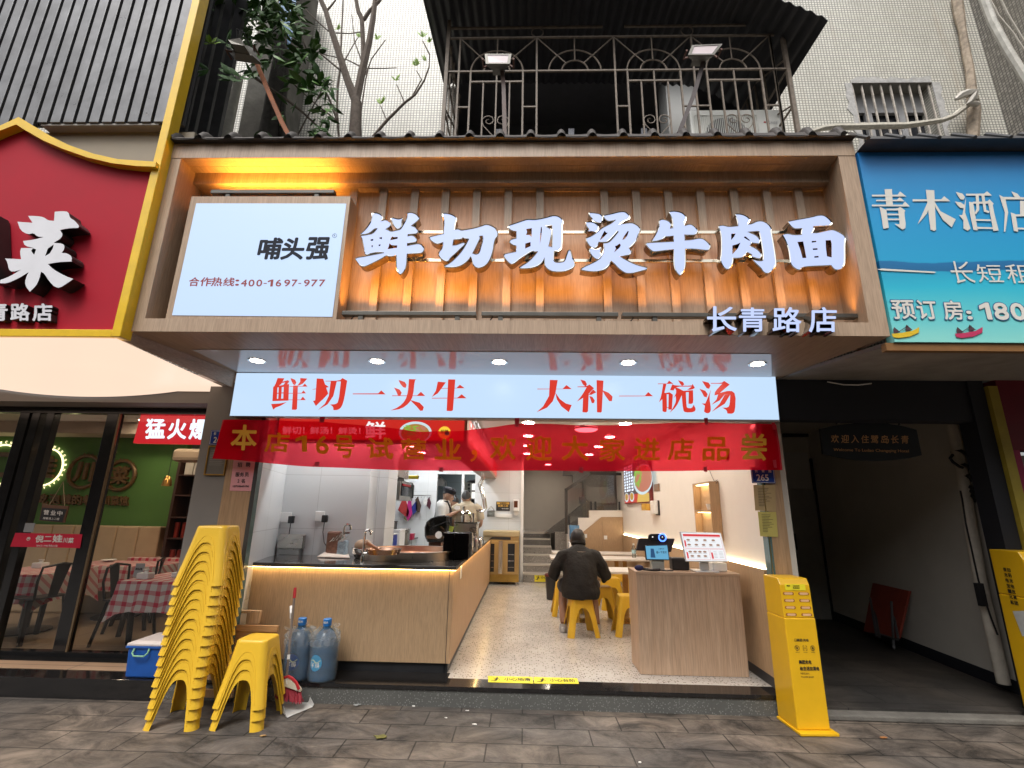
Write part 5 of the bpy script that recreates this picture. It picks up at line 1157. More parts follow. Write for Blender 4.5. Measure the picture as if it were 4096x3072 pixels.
for cx, cy, c_ in ((1265,1165,(.62,.42,.02)), (1775,1165,(.45,.03,.10))):
    c = aY(K6(cx,cy),y-.003); s_ = .0017
    def pp(x, yy, d=0): return c+Vector((x*s_*.62, -d, -yy*s_*.62))
    MB().slab([pp(-100,10), pp(-40,5), pp(40,-10), pp(95,-40), pp(85,0), pp(20,30), pp(-60,42), pp(-95,35)], (0,.001,0)).build('kayak', paint('kayak_%d' % int(c_[0]*100), c_, .5, .05), hsn)
    m = MB()
    for dx, dy in ((-75,-10), (10,-28)):
        m.slab([pp(dx-12,dy+18,.002), pp(dx-10,dy-10,.002), pp(dx,dy-28,.002), pp(dx+14,dy-12,.002), pp(dx+34,dy+10,.002)], (0,.001,0))
    m.slab([pp(-60,0,.002), pp(20,-50,.002), pp(22,-46,.002), pp(-58,4,.002)], (0,.001,0)); m.build('rowers', paint('figure_ink', (.06,.03,.04), .6, .1), hsn)
B(2.60, 5.9, -1.19, -1.14, 2.755, HZ0-.002).build('bottom_trim', paint('orange_wood', (0.20,0.095,0.03), .5, .15), hsn)
SOF2 = paint('stained_soffit', (0.30,0.28,0.26), .8, .25, 2.2, dirt=.5)
MB().add([(2.44,-0.01,2.86),(2.63,-1.14,2.80),(5.9,-1.14,2.80),(5.9,-0.01,2.86)], [(0,1,2,3)]).build('soffit', SOF2, kind='structure', solid=.03)
MB().tube([aY(KR(630,55),-.04), aY(KR(760,78),-.04), aY(KR(880,80),-.04), aY(KR(985,68),-.04)], .006, 5).build('cable', WHITEP, label='thin white cable sagging under the stained soffit', cat='cable')
DKB = paint('dark_blue_band', (0.010,0.011,0.016), .6, .1)
B(2.40, 4.22, 0.0, 0.16, 2.47, 2.86).build('beam', DKB, label='dark beam across the top of the passage opening', cat='beam')
PAS = tiles('passage_floor', (0.055,0.05,0.045), (0.012,0.012,0.012), 0.8, 0.4, 0.005, 0.5, 'xy', .5, .2, bump=.3, mottling=.6)
MB().slab([(2.35,0.06,0.0),(2.35,0.06,0.06),(2.35,3.5,.10),(2.35,3.5,0)], (2.3,0,0)).build('passage_floor', PAS, kind='structure')
B(2.35, 4.35, -.06, 0.06, 0.0, 0.045).build('kerb', paint('worn_concrete', (0.13,0.12,0.105), .9, .25, 6, bump=.5), kind='structure', bevel=.012)
PWL = paint('passage_wall', (0.55,0.52,0.465), .85, .06, 2)
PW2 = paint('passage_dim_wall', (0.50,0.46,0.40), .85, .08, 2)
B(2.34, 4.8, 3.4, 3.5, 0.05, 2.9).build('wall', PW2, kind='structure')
MB().slab([(4.46,0.17,0.03),(4.62,3.4,0.03),(4.72,3.4,0.03),(4.56,0.17,0.03)], (0,0,2.9)).build('wall', PWL, kind='structure')
MB().slab([(4.445,0.17,0.06),(4.605,3.4,0.10),(4.605,3.4,.22),(4.445,0.17,.17)], (.012,0,0)).build('skirting', DKB, kind='structure')
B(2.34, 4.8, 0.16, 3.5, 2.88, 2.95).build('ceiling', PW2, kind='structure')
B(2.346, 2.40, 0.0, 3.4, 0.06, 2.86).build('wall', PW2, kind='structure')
dr = T('passage_door', 'dim grey metal door with a hatch above it at the end of the passage', 'door')
a, b = aY(KR(262,925), 3.39), aY(KR(515,925), 3.39)
B(a.x-.3, b.x, 3.36, 3.395, .1, a.z).build('leaf', paint('dim_grey_door', (0.36,0.35,0.33), .5, .08), dr)
B(a.x-.3, b.x-.03, 3.35, 3.395, a.z+.02, aY(KR(300,625), 3.39).z).build('upper_hatch', paint('dim_grey_hatch', (0.5,0.48,0.45), .5, .05), dr)
m = MB(); q = aY(KR(340,1340), 3.35); m.box(q.x-.08, q.x+.08, 3.345, 3.36, q.z-.12, q.z+.12); m.build('meter_box', paint('meter_grey', (0.10,0.095,0.09), .5, .1), dr)
B(b.x+.005, b.x+.05, 3.35, 3.39, .1, a.z+.5).build('frame', BLACKP, dr)
m = MB()
for x in (300, 360, 425, 485):
    q = aY(KR(x,465), 3.39); m.box(q.x-.065, q.x+.065, 3.36, 3.398, q.z-.07, q.z+.07)
m.build('vent_openings', BLACKP, label='row of four square vent openings above the passage door', cat='vent')
ov = T('hanging_sign', 'black oval hotel welcome sign with gold lettering hung in the passage', 'sign')
y = 0.15
top_ = [(575,430),(690,405),(840,388),(980,383),(1110,390),(1230,408),(1348,440)]; bot_ = [(1390,645),(1290,670),(1160,685),(1020,692),(880,686),(740,664),(600,634)]
MB().slab([aY(KR(*p), y) for p in top_+bot_], (0,.03,0)).build('board', paint('sign_black', (0.012,0.014,0.018), .35, .1), ov)
GO = paint('dim_gold', (0.6,0.32,0.14), .5, .1, metal=.2)
xs_ = [660,742,822,902,980,1062,1142,1222]
for ch, x in zip('欢迎入住鹭岛长青', xs_): letter(MB(), ch, aY(KR(x,480+(x-660)*.012),y-.004), aY(KR(x+62,480+(x-660)*.012),y-.004), aY(KR(x,545+(x-660)*.012),y-.004), .012).build('character', GO, ov, fix=False)
letter(MB(), 'Welcome To Ludao Changqing Hotel', aY(KR(680,588),y-.004), aY(KR(1285,600),y-.004), aY(KR(680,618),y-.004), .01).build('small_lettering', GO, ov, fix=False)
for p in ((702,372),(1203,378)):
    q = aY(KR(*p), y+.01); MB().tube([q+Vector((0,0,.06)), q+Vector((.006,0,.03)), q+Vector((0,0,-.03))], .008, 5).build('chain', BLACKP, ov)
pi = T('downpipe', 'pale downpipe strapped with black tape in the passage corner', 'pipe')
pts = [aY(KR(1630,390),.5), aY(KR(1680,620),.5), aY(KR(1720,830),.5), aY(KR(1780,1200),.5), aY(KR(1860,1659),.5), aY(crop(2996,2247,.4973)(2050,980),.5)]
MB().tube(pts, .052, 10).build('pipe', paint('dim_pvc', (0.6,0.55,0.47), .5, .1, 8, dirt=.3), pi, smooth=True)
m = MB()
for yy, xo in ((628,0),(735,15),(825,25),(915,35),(945,38),(985,45)):
    q = aY(KR(1690+(yy-640)*.24,yy),.5); m.cyl(q+Vector((-.01,0,-.012)), q+Vector((.01,0,.012)), .062, n=12)
m.build('black_tape', BLACKP, pi)
m = MB().tube([aY(KR(x, yy),.40) for x, yy in ((1700,930),(1715,1000),(1745,1200),(1790,1400),(1845,1650),(1880,1760),(1950,1960),(2000,2090))], .008, 5)
q = aY(crop(2996,2247,.4973)(1872,265),.40); m.box(q.x-.03, q.x+.03, .39, .43, q.z-.10, q.z+.10)
m.build('cable', BLACKP, pi)
m2 = MB().tube([aY(KR(x, yy),.43) for x, yy in ((1640,640),(1615,670),(1640,700),(1690,735),(1720,745))], .014, 5).build('tape_loop', BLACKP, pi)
# folded red table
KQ = crop(2996, 2247, .4973)
ft = T('folding_table', 'folded red-topped table leaning on the passage wall', 'folding table')
q = [aX(KQ(*p), 4.40) for p in ((930,170),(1215,235),(1285,620),(1000,560))]
q[0].x += .10; q[1].x += .10; q[2].x -= .12; q[3].x -= .12
MB().slab(q, (.03,0,0)).build('top', wood('red_ply', (0.20,0.03,0.02), (0.30,0.055,0.03), 'z', .5), ft)
for pp in (((975,290),(1025,600)), ((1005,360),(1050,610)), ((1145,320),(1165,700)), ((1160,400),(1200,620))):
    a, b = aX(KQ(*pp[0]), 4.42), aX(KQ(*pp[1]), 4.20); b.z = max(b.z, .10); MB().tube([a, b], .014, 6).build('leg', paint('tube_grey', (0.12,0.12,0.13), .4, .1, metal=.6), ft)
a, b = aX(KQ(1020,570), 4.24), aX(KQ(1200,630), 4.24); MB().tube([a, b], .012, 6).build('stretcher', MATS['tube_grey'], ft)
# jamb, yellow trim and shutter of the next shop at the right edge
B(4.20, 4.34, -.02, .16, 0.0, 2.86).build('jamb', DKB, label='black jamb between the passage and the yellow-trimmed shop', cat='wall')
ns = T('neighbour_shopfront', 'yellow and dark red shopfront cropped at the right edge', 'shopfront')
B(4.345, 4.43, -.06, .1, 0, 2.80).build('trim', paint('olive_yellow', (0.36,0.28,0.035), .5, .15, 6), ns)
B(4.432, 6.2, -.05, .1, 2.2, 2.86).build('red_panel', paint('maroon', (0.16,0.008,0.022), .5, .1), ns)
B(4.432, 4.50, -.048, .1, 0, 2.2).build('red_jamb', paint('crimson', (0.28,0.012,0.06), .5, .1), ns)
m = MB()
for k in range(24): m.box(4.502, 6.2, -.03+.004*(k % 2), .02, .05+.088*k, .05+.088*k+.08)
m.build('shutter', paint('shutter_grey', (0.20,0.18,0.165), .5, .1), ns)
# ================================================================ inside the noodle shop: counter
K3, KC, KP, KB, KM = crop(900,1600,.4973), crop(1100,2000,.36166), crop(2200,1800,.36166), crop(2000,2100,.5425), crop(2050,2050,.3195)
CT = 1.075
ct_ = T('service_counter', 'L-shaped wood-fronted counter with dark stone top and warm edge light', 'counter')
B(-2.62, -0.705, 0.302, 0.34, F+.085, 1.034).build('front_panel', W_CAB, ct_)
B(-0.70, -0.665, 0.300, 5.45, F+.085, 1.034).build('side_panel', wood('beech_laminate_side', (0.47,0.29,0.155), (0.56,0.36,0.20)), ct_)
B(-0.7045, -0.7005, 0.297, 0.3015, F+.085, 1.034).build('corner_strip', BLACKP, ct_)
MB().box(-2.62,-0.71,0.33,0.36,F,F+.085).box(-0.72,-0.685,0.33,5.45,F,F+.085).build('toe_kick', BLACKP, ct_)
STONE = paint('dark_stone', (0.05,0.045,0.042), .09, .25, 25)
MB().slab([(-2.66,.262,1.040),(-.635,.262,1.040),(-.635,5.48,1.040),(-1.35,5.48,1.040),(-1.35,1.10,1.040),(-2.76,1.10,1.040)], (0,0,.035)).build('countertop', STONE, ct_, bevel=.004)
LEDW = glow('warm_led', (1.0,.66,.26), 26)
B(-2.62,-.64,.272,.286,1.036,1.0395).build('light_strip', LEDW, ct_); B(-.658,-.645,.29,5.44,1.036,1.0395).build('light_strip', LEDW, ct_)
a = aX(crop(1600,1850,.27125)(890,1620), -.665); B(-.664,-.655,a.y-.04,a.y+.05,a.z-.06,a.z+.06).build('socket', WHITEP, ct_, bevel=.003)
B(-1.33,-.72,5.0,5.44,F,1.034).build('end_panel', BLACKP, ct_)
# noodle cooker
p = aZ(KC(100,600), CT); y0 = p.y
a, b = aY(KC(65,372), y0), aY(KC(352,372), y0); zb_ = aY(KC(300,540), y0).z
nc = T('noodle_cooker', 'stainless box noodle cooker on the counter below the sockets', 'cooker')
m = MB(); m.box(a.x,b.x,y0,1.05,zb_,a.z).build('tank', STEEL, nc, bevel=.012)
B(a.x+.03,b.x-.03,y0+.01,1.03,CT+.002,zb_-.002).build('base', paint('dull_steel', (.42,.42,.42), .4, .1, metal=1), nc)
WDH = paint('wood_handle', (.28,.10,.05), .4, .2)
m = MB(); mw = MB()
for s_, e_ in (((285,330),(288,215)), ((220,365),(292,280)), ((545,350),(660,275))):
    q0, q1 = aY(KC(*s_), y0+.12), aY(KC(*e_), y0+.12); mid = q0.lerp(q1,.4)
    m.tube([q0-Vector((0,0,.05)), mid], .008, 6); mw.tube([mid, q1], .014, 8)
m.tube(arc(aY(KC(352,345), y0+.05), .04, 0, 180, 12), .009, 6)
m.build('ladle_rods', STEEL, nc); mw.build('ladle_handles', WDH, nc)
for k, (xx, yy) in enumerate(((130,190),(497,180))):
    t = T('wall_socket', ('white wall sockets with black plug above the noodle cooker, left pair','white wall socket with black plug right of the noodle cooker')[k], 'socket', 'sockets above the counter')
    q = aY(KC(xx,yy), 1.115); B(q.x-(.09 if k == 0 else .055),q.x+.055,1.105,1.119,q.z-.055,q.z+.055).build('plate', WHITEP, t, bevel=.004)
    q2 = q+Vector((.075,0,-.03)); B(q2.x-.03,q2.x+.03,1.05,1.10,q2.z-.035,q2.z+.045).build('plug', BLACKP, t, bevel=.008)
    MB().tube([q2+Vector((0,-.04,-.03)), q2+Vector((.0,-.05,-.14)), q2+Vector((.03,-.06,-.25)), q2+Vector((.09,-.05,-.33))], .005, 5).build('cord', BLACKP, t)
# pot, paper, bowl, taps, cauldron
def pot(cx, cy_, w_, lab, nm, prof, mt, cat, yb=None):
    q = aZ(KC(cx, cy_), CT); s_ = w_; t = T(nm, lab, cat)
    c = Vector((q.x, q.y+s_, CT+.001)); MB().lathe([(r*s_, h*s_) for r, h in prof], c, 28, False).build('body', mt, t, smooth=True); return t, c
t, c = pot(545,598,.125, 'shiny lidded steel pot on the counter beside the noodle cooker', 'stock_pot', [(0,0),(.7,0),(.93,.25),(1,.7),(1,1.15),(1.06,1.17),(1.06,1.2),(.98,1.2),(.5,1.35),(.1,1.4),(0,1.4)], CHROME, 'pot')
m = MB().tube([c+Vector((.13,-.02,.13)), c+Vector((.17,-.02,.135)), c+Vector((.17,.03,.135)), c+Vector((.13,.03,.13))], .011, 6).tube([c+Vector((-.13,-.02,.13)), c+Vector((-.17,-.02,.135)), c+Vector((-.17,.03,.135)), c+Vector((-.13,.03,.13))], .011, 6)
m.cyl(c+Vector((0,0,.17)), c+Vector((0,0,.20)), .018); m.build('handles', BLACKP, t)
q = [aZ(KC(465,632), CT+.004), aZ(KC(830,645), CT+.004), aZ(KC(800,570), CT+.012), aZ(KC(640,520), CT+.06), aZ(KC(520,600), CT+.03)]
MB().slab(q, (0,0,.008)).build('paper_bag', paint('kraft_white', (.66,.56,.48), .8, .04), label='folded pale paper bag lying on the counter', cat='paper bag', bevel=.002)
t, c = pot(925,652,.115, 'steel bowl with a round wooden lid on the counter', 'bowl', [(0,0),(.6,0),(.7,.08),(.92,.45),(1.0,.85),(1.08,.88),(1.06,.92),(.95,.9),(.85,.5)], CHROME, 'bowl')
MB().lathe([(.092,.095),(.094,.12),(.088,.15),(.06,.178),(.02,.188),(0,.188)], c, 24, False).build('lid', paint('wood_lid', (.40,.25,.15), .5, .1), t, smooth=True)
def tap(base, top, tip, yv, lab):
    t = T('tap', lab, 'tap', 'gooseneck taps'); b0, t0, e0 = aY(KC(*base), yv), aY(KC(*top), yv), aY(KC(*tip), yv)
    r_ = (e0.x-b0.x)/2; cx = b0.x+r_; zc = t0.z-abs(r_)
    pts = [Vector((b0.x,yv,b0.z)), Vector((b0.x,yv,zc))]+[Vector((cx-r_*math.cos(a), yv, zc+abs(r_)*math.sin(a))) for a in [math.pi*i/10 for i in range(1,10)]]+[Vector((e0.x,yv,zc)), Vector((e0.x,yv,e0.z))]
    MB().tube(pts, .013, 8).build('spout', CHROME, t, smooth=True)
    MB().lathe([(.024,0),(.024,.02),(.016,.05)], Vector((b0.x,yv,b0.z)), 16).tube([Vector((b0.x,yv,b0.z+.07)), Vector((b0.x+.07,yv,b0.z+.075))], .012, 8).build('valve', CHROME, t, smooth=True)
q = aZ(KC(968,668), CT); tap((968,668), (1025,330), (1060,385), q.y, 'tall copper-tinted gooseneck tap at the front of the counter')
tap((752,440), (800,268), (835,330), 1.0, 'dull gooseneck tap farther back by the wall pillar')
cq = aZ(KC(1400,690), CT)
COP = paint('copper', (.50,.30,.20), .3, .15, 4, metal=1)
RC = .50; cc = Vector((aY(KC(1475,640), cq.y+RC).x, cq.y+RC, CT+.001))
cd_ = T('cauldron', 'wide copper-lined soup cauldron sunk in the counter', 'cauldron')
MB().lathe([(RC+.01,0),(RC+.01,.075),(RC+.03,.08),(RC+.03,.09),(RC-.01,.09)], cc, 56, False).build('rim', paint('brushed_steel_rim', (.5,.44,.38), .3, .15, 4, metal=1), cd_, smooth=True)
MB().lathe([(RC-.008,.088),(RC-.03,.03),(RC-.10,.012),(0,.006)], cc, 56, False).build('lining', COP, cd_, smooth=True)
pan = T('saucepan', 'shallow steel saucepan with long handle resting on the cauldron rim', 'pan')
q = aZ(KC(1155,612), CT+.10); pc = q+Vector((0,.13,0))
MB().lathe([(.0,0),(.145,.0),(.165,.045),(.172,.048),(.155,.045),(.14,.006),(0,.006)], pc, 32, False).build('body', paint('pan_copper', (.45,.28,.20), .25, .1, metal=1), pan, smooth=True)
h0, h1 = aY(KC(1180,572), pc.y), aY(KC(1005,465), pc.y-.12); MB().tube([h0, h1], [.012,.018], 8).build('handle', COP, pan, smooth=True)
# dark trays, two stacks
TRAY = paint('black_tray', (.014,.012,.012), .38, .2)
q0 = aZ(KC(1845,665), CT); q1 = aZ(KC(2120,690), CT)
tx0, tx1 = q0.x, aY(KC(2150,600), q0.y).x-.01
for k, (x0, x1) in enumerate(((tx0, tx0+(tx1-tx0)*.42), (tx0+(tx1-tx0)*.42+.004, tx1))):
    proto = None
    for i in range(22):
        if proto is None:
            m = MB(); cx, cy2 = (x0+x1)/2, q0.y+.17; hx, hy = (x1-x0)/2, .16
            def rect(f, z): return [Vector((cx+sx_*hx*f, cy2+sy_*hy*f, z)) for sx_, sy_ in ((-1,-1),(1,-1),(1,1),(-1,1))]
            m.loft([rect(.86,CT+.001), rect(.97,CT+.014), rect(1.0,CT+.0145), rect(1.0,CT+.0115+.0045), rect(.95,CT+.016), rect(.85,CT+.005)])
            proto = m.build('serving_tray', TRAY, label='black serving tray in the %s tray stack at the counter corner' % ('left' if k == 0 else 'right'), cat='tray', group='trays in the %s stack' % ('left' if k == 0 else 'right'))
            PROTO.add(proto)
        else:
            o = proto.copy(); col.objects.link(o); o.location = (random.uniform(-.003,.003), random.uniform(-.003,.003), .0122*i); PROTO.add(o)
# things farther along the side counter
dm = T('food_cover', 'smoky clear plastic food cover tilted open on the side counter', 'food cover')
q = [aY(K5(*p), 2.2) for p in ((410,1165),(375,1080),(372,960),(400,880),(460,830),(560,795),(660,785),(690,800),(690,930),(640,1160))]
MB().slab(q, (0,.28,0)).build('dome', glass('smoke_plastic', (.16,.15,.14), .3), dm)
MB().tube(q+[q[0]], .009, 5).build('rim', BLACKP, dm); MB().tube([aY(K5(440,1000),2.19), aY(K5(490,950),2.19), aY(K5(690,870),2.19)], .007, 5).build('strut', BLACKP, dm)
MB().cyl(aY(K5(570,1068),2.17), aY(K5(570,1068),2.185), .046, n=20).build('knob', WHITEP, dm)
cb = T('container_stack', 'brown and white food containers under the smoky cover', 'containers')
a, b = aY(K5(412,1175), 2.25), aY(K5(600,1290), 2.25)
B(a.x,b.x,2.25,2.5,CT+.002,b.z+(a.z-b.z)*.4).build('white_container', WHITEP, cb, bevel=.005); B(a.x+.01,b.x,2.25,2.5,b.z+(a.z-b.z)*.42,a.z).build('brown_container', paint('brown_box', (.22,.12,.08), .5, .1), cb, bevel=.005)
a, b = aY(K5(562,945), 2.6), aY(K5(780,1055), 2.6)
MB().loft([[Vector(((a.x+b.x)/2+(b.x-a.x)/2*f*math.cos(t_), 2.7+.10*f*math.sin(t_), z)) for t_ in [2*math.pi*i/20 for i in range(20)]] for f, z in ((.80,b.z),(.95,a.z-.01),(1.02,a.z),(.98,a.z),(.9,a.z-.02),(.75,b.z+.01))]).build('colander', paint('lime_plastic', (.36,.45,.07), .35, .2, 40), label='lime green plastic colander beside the noodle press', cat='colander', smooth=True)
np_ = T('noodle_press', 'stainless machine with lever press on its top, in front of the cook in beige', 'machine')
a, b = aY(K5(805,895), 3.0), aY(K5(1125,1080), 3.0)
B(a.x,b.x,3.0,3.4,CT+.002,a.z).build('body', STEEL, np_, bevel=.01); B(a.x-.01,b.x+.01,2.985,3.41,a.z+.001,a.z+.02).build('lid', CHROME, np_)
for x in (1048,1098):
    q = aY(K5(x,978),2.99); MB().cyl(q, q+Vector((0,-.02,0)), .02, n=12).build('knob', CHROME, np_)
m = MB(); q0, q1 = aY(K5(940,890),3.1), aY(K5(945,650),3.1); m.cyl(q0, q0.lerp(q1,.45), .04); m.cyl(q0.lerp(q1,.45), q1, .022)
m.tube([aY(K5(x,y),3.1) for x,y in ((925,745),(985,735),(1035,760),(1055,820),(1050,885))], .028, 8)
m.tube([aY(K5(1080,750),3.1), aY(K5(1078,885),3.1)], .022, 8); m.tube([aY(K5(905,745),3.1), aY(K5(1000,720),3.1)], .018, 8); m.build('press', CHROME, np_, smooth=True)
for nm, x0, x1, y0_, y1_, yv, mt, lab in (('thermos', 1035,1075,1035,1330,1.55,CHROME,'slim chrome thermos behind the right tray stack'), ('kettle', 1080,1145,1090,1260,1.9,STEEL,'steel kettle behind the thermos on the side counter'), ('ladle_pot', 1140,1205,1100,1185,2.6,CHROME,'small round chrome pot at the end of the side counter')):
    a, b = aY(K5(x0,y0_),yv), aY(K5(x1,y1_),yv); r_ = (b.x-a.x)/2; c = Vector(((a.x+b.x)/2, yv+r_, CT+.001)); h = max(.08, a.z-CT)
    t = T(nm, lab, nm.replace('_',' ')); MB().lathe([(0,0),(r_,0),(r_*1.05,h*.1),(r_,h*.8),(r_*.6,h*.92),(r_*.55,h),(0,h)], c, 20, False).build('body', mt, t, smooth=True)
    MB().tube([c+Vector((r_,0,h*.75)), c+Vector((r_*1.7,0,h*.7)), c+Vector((r_*1.7,0,h*.35)), c+Vector((r_,0,h*.3))], .007, 5).build('handle', BLACKP, t)

# ---------------------------------------------------------------- kitchen along the left wall
BC = 1.0
bc = T('kitchen_bench', 'dark-topped white kitchen bench along the left wall', 'counter')
B(-2.98,-2.28,1.9,6.25,BC-.03,BC).build('countertop', STONE, bc); B(-2.98,-2.32,1.9,6.25,F+.1,BC-.031).build('cabinet', paint('cabinet_grey', (.50,.52,.53), .3, .03), bc)
m = MB()
for k in range(7): m.box(-2.322,-2.315,2.5+.55*k,2.51+.55*k,F+.1,BC-.04)
m.build('door_gaps', BLACKP, bc)
def onbench(x0, x1, y0_, y1_, yv): a, b = aY(KC(x0,y0_),yv), aY(KC(x1,y1_),yv); return a.x,b.x,a.z,b.z
TUB = paint('tub_blue', (.02,.05,.32), .3, .1)
for nm, box, yv, mt, lab in (('storage_tub',(945,1280,385,480),2.6,TUB,'blue plastic storage tub wrapped in film on the kitchen bench'), ('storage_tub',(1075,1375,340,460),3.1,WHITEP,'white plastic storage tub behind the blue one'), ('saucepot',(1365,1460,330,420),3.5,STEEL,'steel saucepot right of the white tub'), ('tablet',(1115,1172,222,330),2.9,BLACKP,'black tablet leaning on the kitchen wall'), ('rice_cooker',(1205,1312,243,335),3.2,BLACKP,'dark rounded rice cooker behind the white tub'), ('food_box',(1462,1520,385,412),5.2,paint('crimson_box',(.5,.02,.08),.4,.1),'small crimson box far along the kitchen bench')):
    x0, x1, z1, z0 = onbench(*box, yv); t = T(nm, lab, nm.replace('_',' '))
    bz = BC+.002; d_ = .35 if 'tub' in nm else (.03 if nm == 'tablet' else .2)
    B(x0,x1,yv,yv+d_,bz,z1).build('body', mt, t, bevel=.012); B(x0-.008,x1+.008,yv-.008,yv+d_+.008,z1+.001,z1+.018).build('lid', mt if nm != 'storage_tub' else WHITEP, t, bevel=.004)
for k, (x0, x1, z0, z1, c_) in enumerate(((590,720,345,440,(.20,.10,.07)), (700,790,445,550,(.30,.40,.48)))):
    a, b = aY(KC(x0,z0),1.02), aY(KC(x1,z1),1.02)
    t = T(('strainer_rack','bagged_greens')[k], ('rack of strainers and chopsticks by the noodle cooker','bag of greens behind the folded paper bag')[k], ('rack','bag')[k])
    B(a.x,b.x,.98,1.09,CT+.002,max(CT+.06,a.z)).build('body', paint('clutter_%d' % k, c_, .4, .4, 30), t, bevel=.02)
    if k == 0:
        m = MB()
        for i in range(5): m.tube([(a.x+.03*i,1.0,CT+.1), (a.x+.09+.04*i,.97,CT+.20+.02*(i%3))], .007, 5)
        m.build('handles', STEEL, t)
HX = aY(K3(1340,600), 2.0).x; HZ = aY(K3(1000,598), 2.0).z
hd = T('range_hood', 'large stainless range hood over the kitchen bench', 'range hood')
HX0 = aY(K3(868,560), 2.0).x; yb = aX(K3(1475,640), HX).y
B(HX0,HX,2.0,yb,HZ,2.60).build('canopy', STEEL, hd, bevel=.006); B(HX0+.05,HX-.05,2.05,yb-.05,HZ-.03,HZ-.002).build('filter', BLACKP, hd)
a = aY(K3(912,620), 2.1); MB().cyl((a.x,2.1,HZ-.12), (a.x,2.1,HZ-.03), .055, n=14).build('grease_cup', STEEL, hd)
ov_ = T('wall_oven', 'stainless wall oven with dark glass door beneath the hood', 'oven')
OX = -2.0; oy0, oy1 = aX(K3(1408,720), OX).y, aX(K3(1512,720), OX).y; oz1, oz0 = aX(K3(1408,640), OX).z, aX(K3(1408,805), OX).z
B(aY(K3(1183,700), oy0).x,OX,oy0,oy1,oz0,oz1).build('casing', STEEL, ov_, bevel=.006)
B(OX+.001,OX+.012,oy0+.06,oy1-.06,oz0+.07,oz1-.05).build('door', paint('oven_glass', (.02,.02,.022), .1, .1), ov_)
B(OX+.001,OX+.02,oy1-.05,oy1-.01,oz0+.05,oz1-.04).build('control_strip', BLACKP, ov_); B(OX+.013,OX+.03,oy0+.08,oy1-.3,oz1-.09,oz1-.06).build('label_strip', REDP, ov_)
m = MB()
for i in range(8):
    for j in range(5):
        q = aY(K3(1210+11*i,675+17*j), oy0-.003); m.cyl(q, q+Vector((0,.002,0)), .012, n=6)
m.build('vent_holes', BLACKP, ov_)
a, b = aY(K5(125,185), 4.2), aY(K5(268,245), 4.2)
yc = T('paper_roll', 'yellow roll fixed to the end of the range hood', 'roll'); MB().cyl(Vector((a.x,4.2,(a.z+b.z)/2)), Vector((b.x,4.2,(a.z+b.z)/2)), (a.z-b.z)/2, n=16).build('roll', paint('roll_yellow', (.62,.50,.02), .4, .15), yc, smooth=True); MB().cyl(Vector((b.x,4.2,(a.z+b.z)/2)), Vector((b.x+.012,4.2,(a.z+b.z)/2)), (a.z-b.z)/2-.015, n=16).build('end_cap', BLACKP, yc)
# hanging cables & towels
for k, pp in enumerate((((1185,815),(1200,850),(1225,868),(1245,840),(1248,800)), ((1290,840),(1300,880),(1275,890),(1310,910),(1285,940),(1270,1000),(1255,1035)))):
    MB().tube([aX(K3(*p), -2.98) for p in pp], .008, 5).build('power_cable', BLACKP, label=('looped black cable under the wall oven','tangled black cable running down to the kitchen bench')[k], cat='cable', group='kitchen cables')
q = aX(K3(1295,825), -2.985); B(-2.999,-2.975,q.y-.09,q.y+.09,q.z-.09,q.z+.09).build('wall_socket', BLACKP, label='black wall socket under the oven', cat='socket')
tw = T('towel_rail', 'thin steel hook rail on the kitchen rear wall', 'rail'); a, b = aY(K3(1512,768), 6.22), aY(K3(1652,768), 6.22)
MB().tube([a, b], .008, 6).tube([a, a+Vector((0,.07,0))], .008, 5).tube([b, b+Vector((0,.07,0))], .008, 5).build('bar', CHROME, tw)
m = MB()
for i in range(7): m.tube([a.lerp(b,i/6), a.lerp(b,i/6)+Vector((0,-.02,-.05)), a.lerp(b,i/6)+Vector((0,-.03,-.03))], .005, 4)
m.build('hooks', CHROME, tw)
for pts, c_, lab in (([(1420,812),(1455,810),(1485,900),(1470,945),(1440,930),(1390,885)],(.35,.03,.03),'red towel hanging at the left end of the hook rail'), ([(1470,812),(1498,812),(1505,920),(1470,975),(1455,940)],(.40,.02,.17),'magenta towel hanging next to the red one'), ([(1440,930),(1462,965),(1465,980),(1438,955)],(.10,.10,.03),'olive corner of a towel below the magenta one'), ([(1500,860),(1545,800),(1550,880),(1510,930)],(.02,.03,.20),'navy towel between the magenta and brown ones'), ([(1530,800),(1550,775),(1578,850),(1565,905),(1535,890)],(.06,.035,.025),'brown towel hanging mid rail'), ([(1595,815),(1612,782),(1632,815),(1612,850),(1592,830)],(.62,.62,.60),'small white cloth hanging on the hook rail'), ([(1628,800),(1642,778),(1657,830),(1645,882),(1622,850)],(.06,.01,.02),'maroon cloth at the right end of the hook rail')):
    P_ = [aY(K3(*p), 6.17) for p in pts]; MB().slab(smooth_loop(P_), (0,.03,0)).build('towel', paint('towel_%d' % int(c_[0]*1000+c_[1]*100), c_, .9, .25, 14, bump=.4), label=lab, cat='towel', group='towels on the hook rail', bevel=.006)
